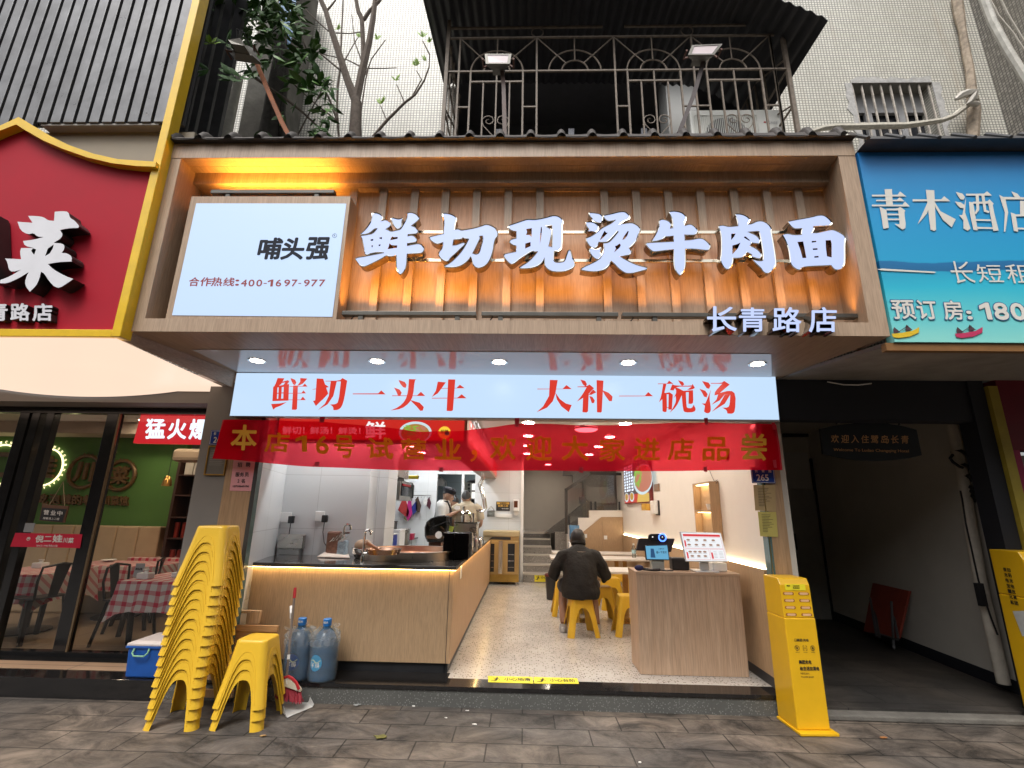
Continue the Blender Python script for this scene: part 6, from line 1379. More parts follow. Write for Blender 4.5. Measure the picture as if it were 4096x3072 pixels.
# rear wall notices
fs = T('wall_sign', 'black and gold free side dish sign on the rear wall', 'sign'); y = 6.285
a, b = aY(K5(1420,575), y), aY(K5(1620,715), y)
B(a.x,b.x,y,y+.012,b.z,a.z).build('board', BLACKP, fs); zh = a.z-(a.z-b.z)*.30
B(a.x+.015,b.x-.015,y-.003,y,zh,a.z-.012).build('gold_band', paint('sign_gold', (.62,.36,.06), .4, .1), fs)
h = a.z-b.z; w_ = b.x-a.x
letter(MB(), '温馨提示', (a.x+w_*.25,y-.005,a.z-h*.10), (a.x+w_*.75,y-.005,a.z-h*.10), (a.x+w_*.25,y-.005,a.z-h*.26), .02).build('heading', INK, fs, fix=False)
letter(MB(), '免费小菜', (a.x+w_*.12,y-.005,a.z-h*.36), (a.x+w_*.88,y-.005,a.z-h*.36), (a.x+w_*.12,y-.005,a.z-h*.58), .03).build('lettering', MATS['sign_gold'], fs, fix=False)
letter(MB(), '吃多少取 杜绝浪费', (a.x+w_*.42,y-.005,a.z-h*.70), (a.x+w_*.9,y-.005,a.z-h*.70), (a.x+w_*.42,y-.005,a.z-h*.82), .02).build('small_lettering', WINK, fs, fix=False)
td = T('tissue_dispenser', 'white wall tissue dispenser beside the rear wall corner', 'dispenser'); a, b = aY(K5(1668,545), 6.2), aY(K5(1755,720), 6.2)
B(a.x,b.x,6.17,6.298,b.z,a.z).build('casing', WHITEP, td, bevel=.015); q = aY(K5(1708,615),6.16); B(q.x-.04,q.x+.04,6.165,6.169,q.z-.07,q.z+.07).build('window', paint('amber_window', (.12,.04,.02), .2, .1), td)
MB().slab([aY(K5(*p),6.22) for p in ((1680,722),(1745,722),(1750,760),(1715,785),(1680,770))], (0,.02,0)).build('tissue', WHITE, td)
a, b = aY(K5(1420,757), 6.26), aY(K5(1655,815), 6.26); B(a.x,b.x,6.27,6.298,b.z,a.z).build('rule_plate', paint('plate_pale', (.72,.72,.70), .4, .02), label='blank white strip plate under the gold sign', cat='plate', bevel=.003)
a, b = aY(K5(1290,640), 6.24), aY(K5(1395,802), 6.24); t = T('bag_holder', 'clear bag holder with white liners on the rear wall', 'holder'); B(a.x,b.x,6.2,6.298,b.z,b.z+(a.z-b.z)*.6).build('box', glass('bag_plastic', (.85,.87,.87), .4), t); MB().tube([aY(K5(1300,700),6.2), aY(K5(1342,645),6.2), aY(K5(1388,700),6.2)], .01, 5).build('hanger', CHROME, t)
# things seen through the hatch
hk = T('steel_cabinet', 'green-grey steel cabinet seen through the kitchen hatch', 'cabinet'); a, b = aY(K5(915,292), 6.9), aY(K5(1030,450), 6.9)
B(a.x,b.x,6.9,7.3,F,a.z).build('body', paint('cabinet_olive', (.30,.31,.26), .4, .08), hk)
m = MB()
for yy in (330,385,430): q = aY(K5(1018,yy),6.895); m.cyl(q, q+Vector((0,-.02,0)), .03, n=10)
m.build('knobs', BLACKP, hk)
q = aY(K5(1085,420), 7.5); t = T('window_fan', 'round-framed fan in a bright rear window', 'fan'); MB().tube(arc(q,.23,0,360,24), .05, 6).tube([q+Vector((-.23,0,0)), q+Vector((.23,0,0))], .02, 5).build('frame', BLACKP, t); MB().cyl(q+Vector((0,.08,0)), q+Vector((0,.10,0)), .24, n=24).build('bright_pane', glow('rear_daylight', (.95,.93,.85), 1.2), t)
m = MB().slab([aY(K5(*p),6.9) for p in ((560,185),(650,270),(650,350),(560,340))], (0,.4,0)); m.build('rear_hood', STEEL, label='small steel hood in the back kitchen doorway', cat='hood')
# red menu light box above the pass: front face and side face
MX = -.63; my = .42
mb_ = T('menu_light_box', 'red illuminated menu header over the counter, partly behind the banner', 'light box')
mz0, mz1 = aY(K3(1200,352), my).z, 2.62
REDB = glow('menu_red', (.80,.03,.02), .7)
mx1 = aY(K3(1945,300), my).x
B(-2.62,mx1,my,my+.18,mz0+.02,mz1).build('front_box', paint('menu_case', (.32,.19,.12), .5, .1), mb_)
B(-2.6,mx1-.03,my-.004,my-.001,mz0+.04,mz1-.02).build('front_face', REDB, mb_)
MWH = glow('menu_white', (.95,.90,.90), 1.0)
for s_, x0, x1, z0, z1 in (('鲜切！',462,640,212,275),('鲜汤！',685,862,215,275),('鲜烫！',912,1090,220,275),('鲜',1125,1292,172,312)):
    letter(MB(), s_, aY(K3(x0,z0),my-.007), aY(K3(x1,z0),my-.007), aY(K3(x0,z1),my-.007), .02).build('lettering', MWH, mb_, fix=False)
def disc(c, r, ex=1.0, n=32): return [c+Vector((r*ex*math.cos(2*math.pi*i/n), 0, r*math.sin(2*math.pi*i/n))) for i in range(n)]
FOODG, FOODM, FOODP = glow('food_green', (.25,.50,.06), .9), glow('food_meat', (.55,.20,.13), .9), glow('bowl_white', (.65,.80,.85), .9)
def bowl_picture(c, r, par, axis=None):
    MB().add(disc(c,r,1.5), [tuple(range(32))]).build('bowl_picture', FOODP, par, fix=False)
    MB().add(disc(c+Vector((0,-.001,-.01)),r*.86,1.5), [tuple(range(32))]).build('broth_picture', glow('food_broth', (.50,.25,.06), .8), par, fix=False)
    random.seed(2); m1, m2 = MB(), MB()
    for i in range(26):
        p_ = c+Vector((-r*.5+random.uniform(-.55,.55)*r, -.002-.0001*i, random.uniform(-.5,.6)*r)); a_ = random.uniform(0,3)
        m1.add([p_+Vector((math.cos(a_)*r*.35,0,math.sin(a_)*r*.12)), p_+Vector((0,0,r*.07)), p_-Vector((math.cos(a_)*r*.35,0,math.sin(a_)*r*.12)), p_-Vector((0,0,r*.07))], [(0,1,2,3)])
    for i in range(30):
        p_ = c+Vector((r*.55+random.uniform(-.5,.5)*r, -.003-.0001*i, random.uniform(-.5,.55)*r)); s_ = r*random.uniform(.06,.13); m2.add(disc(p_,s_,1.2,7), [tuple(range(7))])
    m1.build('greens_picture', FOODG, par, fix=False); m2.build('meat_picture', FOODM, par, fix=False)
bowl_picture(aY(K3(1530,260), my-.006), .115, mb_)
c = aY(K3(1765,262), my-.012); MB().add(disc(c,.065), [tuple(range(32))]).build('yellow_badge', glow('badge_yellow', (.95,.62,.05), 1.0), mb_, fix=False)
letter(MB(), '招牌', c+Vector((-.04,-.002,.03)), c+Vector((.04,-.002,.03)), c+Vector((-.04,-.002,-.01)), .02).build('badge_lettering', INK, mb_, fix=False)
ye = aX(K5(1470,300), MX).y; ze = aX(K5(1470,240), MX).z; zl = aX(K5(1470,295), MX).z
B(MX-.30,MX,.62,ye,zl,2.6).build('side_box', MATS['menu_case'], mb_); B(MX+.001,MX+.006,.64,ye-.03,zl+.05,2.58).build('side_face', REDB, mb_)
m = MB(); random.seed(8)
for k in range(16):
    y0_ = .9+.27*k+random.uniform(-.03,.03)
    for j in range(5): m.box(MX+.0062,MX+.008,y0_,y0_+random.uniform(.06,.16),zl+.10+.075*j,zl+.10+.075*j+.045)
m.build('side_lettering', MWH, mb_)
hk2 = T('meat_hooks', 'steel meat hooks hanging under the menu header', 'hooks')
for dx, dy in ((0,0),(.09,.15),(.13,.4)):
    q = aY(K5(1205+dx*300,145+dx*80), 4.0+dy)
    MB().tube([q, q+Vector((0,0,-.1)), q+Vector((-.05,0,-.2)), q+Vector((.03,0,-.45)), q+Vector((.06,0,-.62)), q+Vector((0,0,-.68)), q+Vector((-.07,0,-.64))], .014, 6).build('hook', CHROME, hk2)

# ---------------------------------------------------------------- holding cabinet
hc = T('holding_cabinet', 'golden steel holding cabinet with two narrow glass doors at the rear', 'cabinet'); y = 5.68
GS = paint('golden_steel', (.52,.37,.17), .35, .08, 3, metal=.8)
x0, x1 = aY(K5(1228,1200), y).x, aY(K5(1757,1200), y).x; z1 = aY(K5(1500,1090), y).z; z0 = aY(K5(1400,1650), y).z
xb = x0-.02
B(x0,x1,y,6.22,z0,z1).build('body', GS, hc, bevel=.004)
B(x0-.01,x1+.01,y-.02,6.25,z1+.001,aY(K5(1500,1012), y).z).build('top_tray', paint('pale_gold', (.52,.42,.24), .45, .06, metal=.4), hc, bevel=.01)
a, b = aY(K5(1345,1095), y-.004), aY(K5(1632,1142), y-.004); B(a.x,b.x,y-.012,y-.001,b.z,a.z).build('control_panel', BLACKP, hc)
for xx0, xx1, w0, w1 in ((1320,1450,1340,1385),(1515,1752,1592,1688)):
    a, b = aY(K5(xx0,1160), y), aY(K5(xx1,1645), y); B(a.x,b.x,y-.022,y-.001,b.z,a.z).build('door', GS, hc, bevel=.004)
    a, b = aY(K5(w0,1195), y), aY(K5(w1,1610), y); B(a.x,b.x,y-.027,y-.0225,b.z,a.z).build('door_glass', MATS['oven_glass'], hc)
    m = MB()
    for k in range(3): m.box(a.x+.01,b.x-.01,y-.029,y-.0275,b.z+.08+.12*k,b.z+.088+.12*k)
    m.build('rack_edges', CHROME, hc)
B(aY(K5(1455,1300), y).x,aY(K5(1512,1300), y).x,y-.05,y-.001,z0+.02,z1-.08).build('handles', CHROME, hc)
for x in (x0+.05, x1-.05): MB().cyl((x,y+.05,F), (x,y+.05,z0-.001), .025, n=10).build('leg', CHROME, hc); MB().cyl((x,6.15,F), (x,6.15,z0-.001), .025, n=10).build('leg', CHROME, hc)
B(x0,x1,y+.02,6.2,F+.05,z0-.002).build('plinth', paint('brass_band', (.5,.34,.10), .3, .1, metal=.9), hc)

# ---------------------------------------------------------------- stairs at the rear
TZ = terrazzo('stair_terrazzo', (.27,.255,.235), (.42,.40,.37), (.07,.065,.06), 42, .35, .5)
TZD = terrazzo('stair_terrazzo_shaded', (.13,.125,.118), (.2,.19,.18), (.05,.05,.045), 42, .4, .5)  # darker copy for rear steps and upper flight, shade put into its colour
stp_ = T('staircase', 'grey terrazzo staircase climbing at the back of the shop', 'staircase')
sy0 = 6.12; zs_ = [aY(KM(300,v), sy0+.27*k).z for k, v in enumerate((765,650,528,420,325,250))]
zp = F
for k, z in enumerate(zs_):
    xr_ = 1.05 if k < 3 else .62
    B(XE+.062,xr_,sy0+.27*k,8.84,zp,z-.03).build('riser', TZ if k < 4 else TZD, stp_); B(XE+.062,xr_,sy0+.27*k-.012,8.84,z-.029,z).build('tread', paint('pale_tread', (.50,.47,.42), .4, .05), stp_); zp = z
a, b = aY(KM(533,245), 6.95), aY(KM(690,512), 6.95); B(a.x,b.x+.4,6.95,8.8,F,a.z).build('landing_block', TZ, stp_)
P_ = [aY(KP(*p), 7.25) for p in ((-60,915),(170,745),(358,600),(330,590),(330,516),(366,510),(366,358),(256,354),(250,282),(146,280),(146,150),(830,150),(830,700),(450,700),(440,760),(320,770),(320,840),(200,850),(200,930))]
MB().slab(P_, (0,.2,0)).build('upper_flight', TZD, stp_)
P_ = [aY(KP(*p), 7.2) for p in ((372,365),(440,410),(640,410),(700,470),(725,545),(800,545),(800,590),(460,585),(372,520))]
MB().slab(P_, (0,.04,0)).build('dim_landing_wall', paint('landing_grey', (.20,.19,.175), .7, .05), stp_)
P_ = [aY(KP(*p), 6.66) for p in ((188,1250),(188,832),(316,832),(316,750),(436,750),(436,668),(812,668),(812,1250))]
for p_ in (P_[0], P_[-1]): p_.z = F
MB().slab(P_, (0,.12,0)).build('stair_wall', WALLC, label='white stepped wall carrying the upper stair flight', cat='wall')
cp = T('stair_cupboard', 'wood cupboard doors under the stairs with sloping top', 'cupboard')
P_ = [aY(KP(*p), 6.62) for p in ((352,1160),(352,918),(572,742),(806,742),(806,1160))]; P_[0].z = P_[-1].z = F
MB().slab(P_, (0,.038,0)).build('frame', W_CAB, cp)
for pp in (((368,1160),(368,925),(570,762),(570,1160)), ((577,1160),(577,758),(795,758),(795,1160))):
    Q = [aY(KP(*p), 6.615) for p in pp]; Q[0].z = Q[-1].z = F+.02; MB().slab(Q, (0,-.012,0)).build('door', W_CAB, cp)
for x, y_ in ((392,950),(615,968)):
    q = aY(KP(x,y_), 6.60); B(q.x-.035,q.x+.035,6.596,6.6025,q.z-.04,q.z+.04).build('sticker', WHITEP, cp)
bl_ = T('glass_balustrade', 'glass balustrade with dark rail along the upper stair flight', 'balustrade')
DRK = paint('bronze_dark', (.035,.028,.024), .4, .1)
hp = [aY(KP(*p), 6.60) for p in ((180,912),(180,440),(452,258),(790,266))]
m = MB()
for a, b in zip(hp, hp[1:]):
    d = (b-a).normalized(); n_ = Vector((-d.z,0,d.x))*.03; m.slab([a+n_-d*.03, b+n_+d*.03, b-n_+d*.03, a-n_-d*.03], (0,.045,0))
m.build('rail', DRK, bl_)
Q = [aY(KP(*p), 6.625) for p in ((185,830),(185,450),(452,270),(795,275),(795,668),(440,668),(430,735),(316,748))]
MB().add(Q, [tuple(range(8))]).build('pane', glass('balustrade_glass', (.93,.95,.94), .2), bl_)
for x, y0_, y1_ in ((455,570,660),(503,570,662),(768,572,665),(212,730,826)):
    a, b = aY(KP(x-11,y0_), 6.60), aY(KP(x+11,y1_), 6.60); B(a.x,b.x,6.59,6.64,b.z,a.z).build('clamp', BLACKP, bl_)
wdsp = T('water_dispenser', 'white water dispenser with an upturned blue jug under the stairs', 'water dispenser'); y = 6.3
a, b = aY(KM(712,160), y), aY(KM(848,375), y); r_ = (b.x-a.x)/2; c = Vector(((a.x+b.x)/2,y+r_,0))
JUG = glass('jug_blue', (.22,.42,.66), .6)
MB().lathe([(r_*.95,a.z),(r_,a.z-.03),(r_*.9,a.z-.12),(r_*.95,a.z-.2),(r_*.9,b.z+.05),(r_*.3,b.z)], c, 24).build('jug', paint('jug_body', (.12,.27,.46), .2, .15), wdsp, smooth=True)
B(c.x-r_*1.15,c.x+r_*1.1,y+.02,y+.3,F,b.z-.002).build('body', WHITEP, wdsp, bevel=.015)
sk = T('step_sticker', 'yellow 小心台阶 sticker on the bottom stair riser', 'sticker'); y = sy0-.004
q = [aY(KM(*p), y) for p in ((275,782),(518,788),(512,872),(275,866))]
YST = paint('sticker_yellow', (.80,.68,.03), .5, .04)
MB().slab(q, (0,.003,0)).build('sheet', YST, sk); a, b, c = aY(KM(355,797),y-.002), aY(KM(497,800),y-.002), aY(KM(355,830),y-.002)
letter(MB(), '小心台阶', a, b, c, .02).build('lettering', INK, sk, fix=False)
def falling(par, f):
    """the slipping figure of the warning stickers; f maps 0..1 to the surface"""
    m = MB(); c_ = f(.70,.92); e = (f(1,0)-f(0,0)).length
    m.slab([f(.62,.98), f(.70,1.0), f(.78,.95), f(.76,.84), f(.66,.82), f(.60,.9)], (0,0,.0006)) if f(0,0).z == f(1,1).z else m.slab([f(.62,.98), f(.70,1.0), f(.78,.95), f(.76,.84), f(.66,.82), f(.60,.9)], (0,-.0006,0))
    for pts in ([(.62,.80),(.80,.66),(.66,.36),(.44,.40)], [(.48,.44),(.64,.36),(.36,.16),(.02,.12),(.02,.2),(.30,.26)], [(.6,.40),(.7,.40),(.5,.05),(.3,.0),(.3,.06),(.44,.12)], [(.60,.78),(.64,.7),(.36,.62),(.22,.8),(.28,.82),(.38,.7)], [(.74,.7),(.8,.66),(.98,.30),(.92,.28)]):
        m.slab([f(*p) for p in pts], (0,0,.0006) if f(0,0).z == f(1,1).z else (0,-.0006,0))
    m.build('falling_figure', INK, par)
a, b, c = aY(KM(288,790),y-.002), aY(KM(342,790),y-.002), aY(KM(288,848),y-.002)
falling(sk, lambda u, v: c+(b-a)*u+(a-c)*v)
for s_, px, lab in (('小心地滑', ((1951,2704),(2130,2708),(2134,2734),(1953,2729)), 'yellow 小心地滑 floor sticker, left one of the pair on the threshold'), ('小心台阶', ((2134,2708),(2308,2713),(2316,2735),(2137,2734)), 'yellow 小心台阶 floor sticker, right one of the pair on the threshold')):
    t = T('floor_sticker', lab, 'sticker'); q = [aZ(p, F+.0012) for p in px]; MB().slab(q, (0,0,.001)).build('sheet', YST, t)
    f0 = lambda u, v: (q[3]+(q[2]-q[3])*u)*(1-v)+(q[0]+(q[1]-q[0])*u)*v+Vector((0,0,.002))
    letter(MB(), s_, f0(.36,.78), f0(.94,.78), f0(.36,.28), .02).build('lettering', INK, t, fix=False)
    falling(t, lambda u, v: f0(.06+.22*u,.15+.7*v))

# ---------------------------------------------------------------- right wall: poster, niche, dispenser
XW = 2.198
def aw(x, y_, d=0): return aX(KP(x, y_), XW-d)
ps = T('poster_light_box', 'lit menu poster with noodle bowls on the right wall', 'light box')
a, b, c, d = aw(820,120,.06), aw(1080,60,.06), aw(1080,585,.06), aw(824,607,.06)
y0_, y1_ = min(b.y,c.y), max(a.y,d.y); z0, z1 = d.z+.02, 2.55
B(XW-.055,XW-.001,y0_,y1_,z0,z1).build('frame', paint('dark_red_print', (.22,.03,.03), .5, .1), ps)
pf = XW-.058
MB().box(pf-.001,pf,y0_+.02,y1_-.02,z0+.02,z1-.02).build('backdrop', glow('poster_dark', (.10,.07,.07), 1.0), ps)
def pw(u, v, k=0): return Vector((pf-.003-.0006*k, y1_+(y0_-y1_)*u, z0+(z1-z0)*v))
def pdisc(u, v, ru, rv, k, n=24): return [pw(u+ru*math.cos(2*math.pi*i/n), v+rv*math.sin(2*math.pi*i/n), k) for i in range(n)]
MB().add([pw(.02,.02),pw(.98,.02),pw(.98,.22),pw(.02,.22)], [(0,1,2,3)]).build('red_band', glow('poster_red', (.6,.06,.04), .9), ps, fix=False)
MB().add([pw(.55,.02,1),pw(.98,.02,1),pw(.98,.20,1),pw(.62,.26,1)], [(0,1,2,3)]).build('gold_band', glow('poster_gold', (.75,.5,.12), .9), ps, fix=False)
MB().add(pdisc(.78,.52,.34,.34,2), [tuple(range(24))]).build('bowl_picture', FOODP, ps, fix=False)
MB().add(pdisc(.80,.54,.30,.30,3), [tuple(range(24))]).build('meat_picture', FOODM, ps, fix=False)
m1 = MB(); random.seed(6)
for i in range(30):
    u, v = random.uniform(.50,.76), random.uniform(.35,.85); m1.add([pw(u-.03,v-.04,4+i*.1), pw(u+.01,v-.03,4+i*.1), pw(u+.04,v+.05,4+i*.1), pw(u,v+.04,4+i*.1)], [(0,1,2,3)])
m1.build('greens_picture', FOODG, ps, fix=False)
m1 = MB()
for k in range(4):
    for j in range(9): m1.add([pw(.05+.105*k,.30+.075*j,8), pw(.05+.105*k+random.uniform(.04,.085),.31+.075*j,8), pw(.05+.105*k+random.uniform(.04,.085),.36+.075*j,8), pw(.05+.105*k,.35+.075*j,8)], [(0,1,2,3)])
m1.build('lettering', glow('poster_white', (.75,.85,1.0), 1.3), ps, fix=False)
for u in (.13,.36):
    MB().add(pdisc(u,.16,.09,.12,9), [tuple(range(24))]).build('small_bowl_picture', FOODP, ps, fix=False); MB().add(pdisc(u,.17,.07,.09,10), [tuple(range(24))]).build('small_dish_picture', glow('food_orange', (.55,.30,.05), .9), ps, fix=False)
# niche (built as a wood box let into the wall, standing 2 mm proud)
ni = T('wall_niche', 'wood-lined lit shelf niche near the front of the right wall', 'shelf')
ya, yb_ = aw(1905,880).y, aw(1680,400).y; zt2 = aw(1670,395).z; zb2 = aw(1905,1000).z
ND = .018
B(XW-.03,XW-.001,ya,yb_,zb2,zt2).build('back', W_CAB, ni)
m = MB().box(XW-.11,XW-.002,ya-.02,ya,zb2,zt2).box(XW-.11,XW-.002,yb_,yb_+.02,zb2,zt2).box(XW-.11,XW-.002,ya-.02,yb_+.02,zt2,zt2+.02); m.build('frame', W_CAB, ni)
zm = aw(1790,675).z; B(XW-.105,XW-.032,ya+.001,yb_-.001,zm-.012,zm+.012).build('shelf', W_CAB, ni)
for z in (zt2-.004, zm-.016): B(XW-.09,XW-.05,ya+.05,yb_-.05,z-.004,z).build('light_strip', glow('niche_strip', (1,.74,.40), 16), ni)
q = aw(1830,640); MB().lathe([(.02,0),(.035,.06),(.036,.065),(.03,.06)], Vector((XW-.07,q.y,zm+.013)), 14).build('cup', WHITEP, label='small white cup on the niche shelf', cat='cup', smooth=True)
MB().tube([aw(1765,225,.01), aw(1790,290,.02), aw(1820,350,.03), aw(1850,330,.03), aw(1840,370,.03), aw(1800,365,.02), aw(1860,345,.02)], .003, 5).build('loose_wire', BLACKP, label='loose thin wire curling above the niche', cat='cable')
a, b = aw(1108,560,.09), aw(1215,745,.0)
pd = T('dispenser', 'white wall-mounted dispenser with small yellow shelf below the poster', 'dispenser')
B(XW-.10,XW-.012,min(a.y,b.y),max(a.y,b.y),b.z+.05,a.z).build('casing', WHITEP, pd, bevel=.02); B(XW-.012,XW-.001,min(a.y,b.y)-.03,max(a.y,b.y),b.z+.03,a.z).build('backplate', BLACKP, pd)
q = aw(1095,635,.08); B(XW-.17,XW-.02,max(a.y,b.y)+.01,max(a.y,b.y)+.30,q.z-.05,q.z+.06).build('yellow_shelf', paint('shelf_yellow', (.6,.33,.04), .4, .1), pd)
a, b = aw(1160,380), aw(1215,447); B(XW-.02,XW-.001,min(a.y,b.y),max(a.y,b.y),b.z,a.z).build('control_plate', paint('bronze_plate', (.28,.17,.10), .4, .1), label='small bronze control plate right of the lit poster', cat='switch', bevel=.004)

# ---------------------------------------------------------------- pay desk with terminals
dk = T('pay_desk', 'boxy pale wood pay desk at the right of the entrance', 'desk')
DX0, DX1, DY0, DY1, DZ = 1.085, 2.068, .432, .80, 1.043
MB().box(DX0,DX1,DY0,DY1,F,DZ-.026).build('carcass', W_DESK, dk); B(DX0-.003,DX1+.003,DY0-.004,DY1+.004,DZ-.025,DZ).build('top', wood('ash_laminate_top', (.42,.27,.17), (.58,.41,.285), 'x', fine=.7), dk, bevel=.003)
def ds(x, y_, yv): return aY(KP(x, y_), yv)
po = T('payment_terminal', 'black twin-screen payment terminal with glowing blue camera ring', 'terminal')
DKG = paint('terminal_dark', (.055,.048,.05), .35, .08)
q = [ds(*p, .62) for p in ((985,975),(1382,980),(1340,1132),(950,1112))]; MB().slab(q, (0,.035,0)).build('rear_screen', DKG, po, bevel=.006)
q = [ds(*p, .55) for p in ((1043,1052),(1305,1045),(1328,1222),(1062,1218))]; MB().slab(q, (0,.02,0)).build('front_screen', BLACKP, po, bevel=.004)
q = [ds(*p, .547) for p in ((1056,1062),(1296,1055),(1316,1210),(1072,1206))]; MB().add(q, [(0,1,2,3)]).build('screen_image', glow('screen_blue', (.18,.52,.80), .72), po, fix=False)
def sc(u, v, k=1): return (q[3]+(q[2]-q[3])*u)*(1-v)+(q[0]+(q[1]-q[0])*u)*v+Vector((0,-.001*k,0))
letter(MB(), '碰一下支付', sc(.46,.60), sc(.93,.60), sc(.46,.42), .02).build('screen_lettering', INK, po, fix=False); letter(MB(), '优惠等你', sc(.58,.80), sc(.84,.80), sc(.58,.72), .01).build('screen_small_lettering', INK, po, fix=False)
MB().slab([sc(.18,.12), sc(.40,.10), sc(.36,.78), sc(.22,.80)], (0,.0005,0)).build('screen_phone', glow('phone_blue', (.04,.13,.30), .6), po)
B(ds(1122,1225,.58).x,ds(1262,1225,.58).x,.57,.66,DZ+.001,ds(1122,1215,.58).z+.01).build('stand', paint('stand_grey', (.46,.50,.47), .3, .05, metal=.3), po, bevel=.006)
a, b = ds(1090,968,.60), ds(1290,968,.60); r_ = (ds(1180,928,.60).z-ds(1180,1008,.60).z)/2
pill = [a+Vector((r_,0,0))+Vector((r_*math.cos(t_),0,r_*math.sin(t_))) for t_ in [math.pi/2+math.pi*i/10 for i in range(11)]]+[b-Vector((r_,0,0))+Vector((r_*math.cos(t_),0,r_*math.sin(t_))) for t_ in [-math.pi/2+math.pi*i/10 for i in range(11)]]
MB().slab(pill, (0,.03,0)).build('camera_head', BLACKP, po)
rc_ = ds(1243,968,.597); MB().tube(arc(rc_, r_*1.0, 0, 360, 28), .006, 6).build('blue_ring', glow('ring_blue', (.06,.16,1.0), 4.5), po)
MB().cyl(ds(1135,962,.596), ds(1135,962,.598), .007, n=10).cyl(ds(1243,962,.596), ds(1243,962,.598), .006, n=10).build('lens', MWH, po)
om = T('ordering_screen', 'white touch screen showing a red-bordered food menu on the pay desk', 'monitor')
q0 = [ds(*p, .52) for p in ((1438,903),(1890,915),(1975,1238),(1505,1235))]; MB().slab(q0, (0,.03,0)).build('casing', WHITEP, om, bevel=.004)
q = [ds(*p, .517) for p in ((1450,912),(1884,922),(1966,1228),(1512,1224))]; MB().add(q, [(0,1,2,3)]).build('screen_image', glow('screen_white', (.88,.90,.93), .95), om, fix=False)
SR, SG = glow('screen_red', (.75,.05,.06), .9), glow('screen_grey', (.35,.33,.34), .8)
def rect_(m, u0, u1, v0, v1, k=2): m.add([sc(u0,v0,k), sc(u1,v0,k), sc(u1,v1,k), sc(u0,v1,k)], [(0,1,2,3)])
m = MB(); rect_(m,.03,.97,.87,.95); rect_(m,.03,.07,.50,.72); rect_(m,.03,.07,.08,.30); rect_(m,.64,.68,.08,.30)
for u0, u1, v0, v1 in ((.03,.97,.44,.85),(.03,.60,.04,.42),(.63,.97,.04,.42)):
    for aa in ((u0,u1,v0,v0+.008),(u0,u1,v1-.008,v1),(u0,u0+.005,v0,v1),(u1-.005,u1,v0,v1)): rect_(m,*aa)
m.build('screen_frames', SR, om, fix=False)
m = MB()
for u, v in [(.14+.21*i,.74) for i in range(4)]+[(.14+.18*i,.57) for i in range(5)]+[(.13+.12*i,.32) for i in range(4)]+[(.16+.16*i,.17) for i in range(3)]:
    mo = MB().add([sc(u+.045*math.cos(2*math.pi*i/12),v+.035*math.sin(2*math.pi*i/12),3) for i in range(12)], [tuple(range(12))]); mo.build('screen_dish', glow('dish_brown', (.42,.24,.16), .8), om, fix=False); rect_(m,u-.05,u+.05,v-.065,v-.055)
for j in range(5): rect_(m,.70,.78,.12+.05*j,.13+.05*j); rect_(m,.83,.93,.12+.05*j,.13+.05*j)
m.build('screen_text', SG, om, fix=False)
a, b = ds(1660,1235,.56), ds(1762,1300,.56); B(a.x,b.x,.56,.60,DZ+.012,a.z+.02).build('stand', paint('stand_silver', (.55,.56,.58), .3, .05, metal=.4), om, bevel=.004)
B(ds(1595,1330,.5).x,ds(1860,1330,.5).x,.46,.66,DZ+.001,DZ+.011).build('foot', MATS['stand_silver'], om, bevel=.004)
a, b = ds(1350,1192,.6), ds(1540,1192,.6); B(a.x,b.x,.6,.72,DZ+.001,a.z).build('receipt_printer', BLACKP, label='black receipt printer between the two screens', cat='printer', bevel=.014)
a, b = ds(1800,1270,.55), ds(1960,1270,.55); B(a.x,b.x,.55,.66,DZ+.001,DZ+.085).build('card_reader', WHITEP, label='low white box behind the ordering screen foot', cat='box', bevel=.01)
kk = T('key_bundle', 'navy pouch and black strap lying on the desk edge', 'pouch'); q = ds(985,1290,.5); MB().ball(Vector((q.x,.5,DZ+.028)), .045, sc=(1.0,.7,.6)).build('pouch', paint('navy_cloth', (.02,.022,.09), .8, .2), kk, smooth=True)
MB().tube([Vector((q.x+.03,.5,DZ+.02)), Vector((q.x+.12,.48,DZ+.012)), Vector((q.x+.2,.5,DZ+.014))], .014, 6).tube([Vector((q.x+.2,.5,DZ+.012)), Vector((q.x+.26,.46,DZ+.01)), Vector((q.x+.33,.5,DZ+.01))], .006, 5).build('strap', BLACKP, kk)

# ---------------------------------------------------------------- eating tables
LAM = paint('white_laminate', (.78,.75,.71), .3, .02); BRS = paint('brass_leg', (.55,.36,.14), .2, .1, 6, metal=1)
def table(x0, x1, y0_, y1_, lab, legs):
    t = T('eating_table', lab, 'table', 'white eating tables')
    B(x0,x1,y0_,y1_,F+.638,F+.667).build('tabletop', LAM, t, bevel=.004)
    for x in legs:
        MB().box(x-.035,x+.035,(y0_+y1_)/2-.035,(y0_+y1_)/2+.035,F+.015,F+.637).build('leg', BRS if x > .8 else CHROME, t); B(x-.19,x+.19,(y0_+y1_)/2-.19,(y0_+y1_)/2+.19,F+.001,F+.014).build('foot', CHROME, t)
TT = .667
table(.50, 2.15, aZ(KB(960,347), F+TT).y, aZ(KB(960,347), F+TT).y+.56, 'white table by the wainscot nearest the pay desk', (.80, 1.40))
table(aZ(KB(375,241), F+TT).x, 2.15, aZ(KB(1080,256), F+TT).y, aZ(KB(1080,256), F+TT).y+.58, 'white table by the wainscot, second from the pay desk', (.75, 1.75))
table(.55, 2.15, 5.15, 5.7, 'white table farthest back under the stairs', (.9, 1.8))
bo = T('water_bottle', 'clear plastic water bottle on the second white table', 'bottle'); q = aZ(KP(930,1190), F+.667)
MB().lathe([(.033,0),(.036,.02),(.034,.06),(.036,.1),(.036,.15),(.02,.19),(.014,.205)], Vector((q.x,q.y,F+.668)), 16).build('body', glass('bottle_clear', (.80,.86,.88), .5), bo, smooth=True)
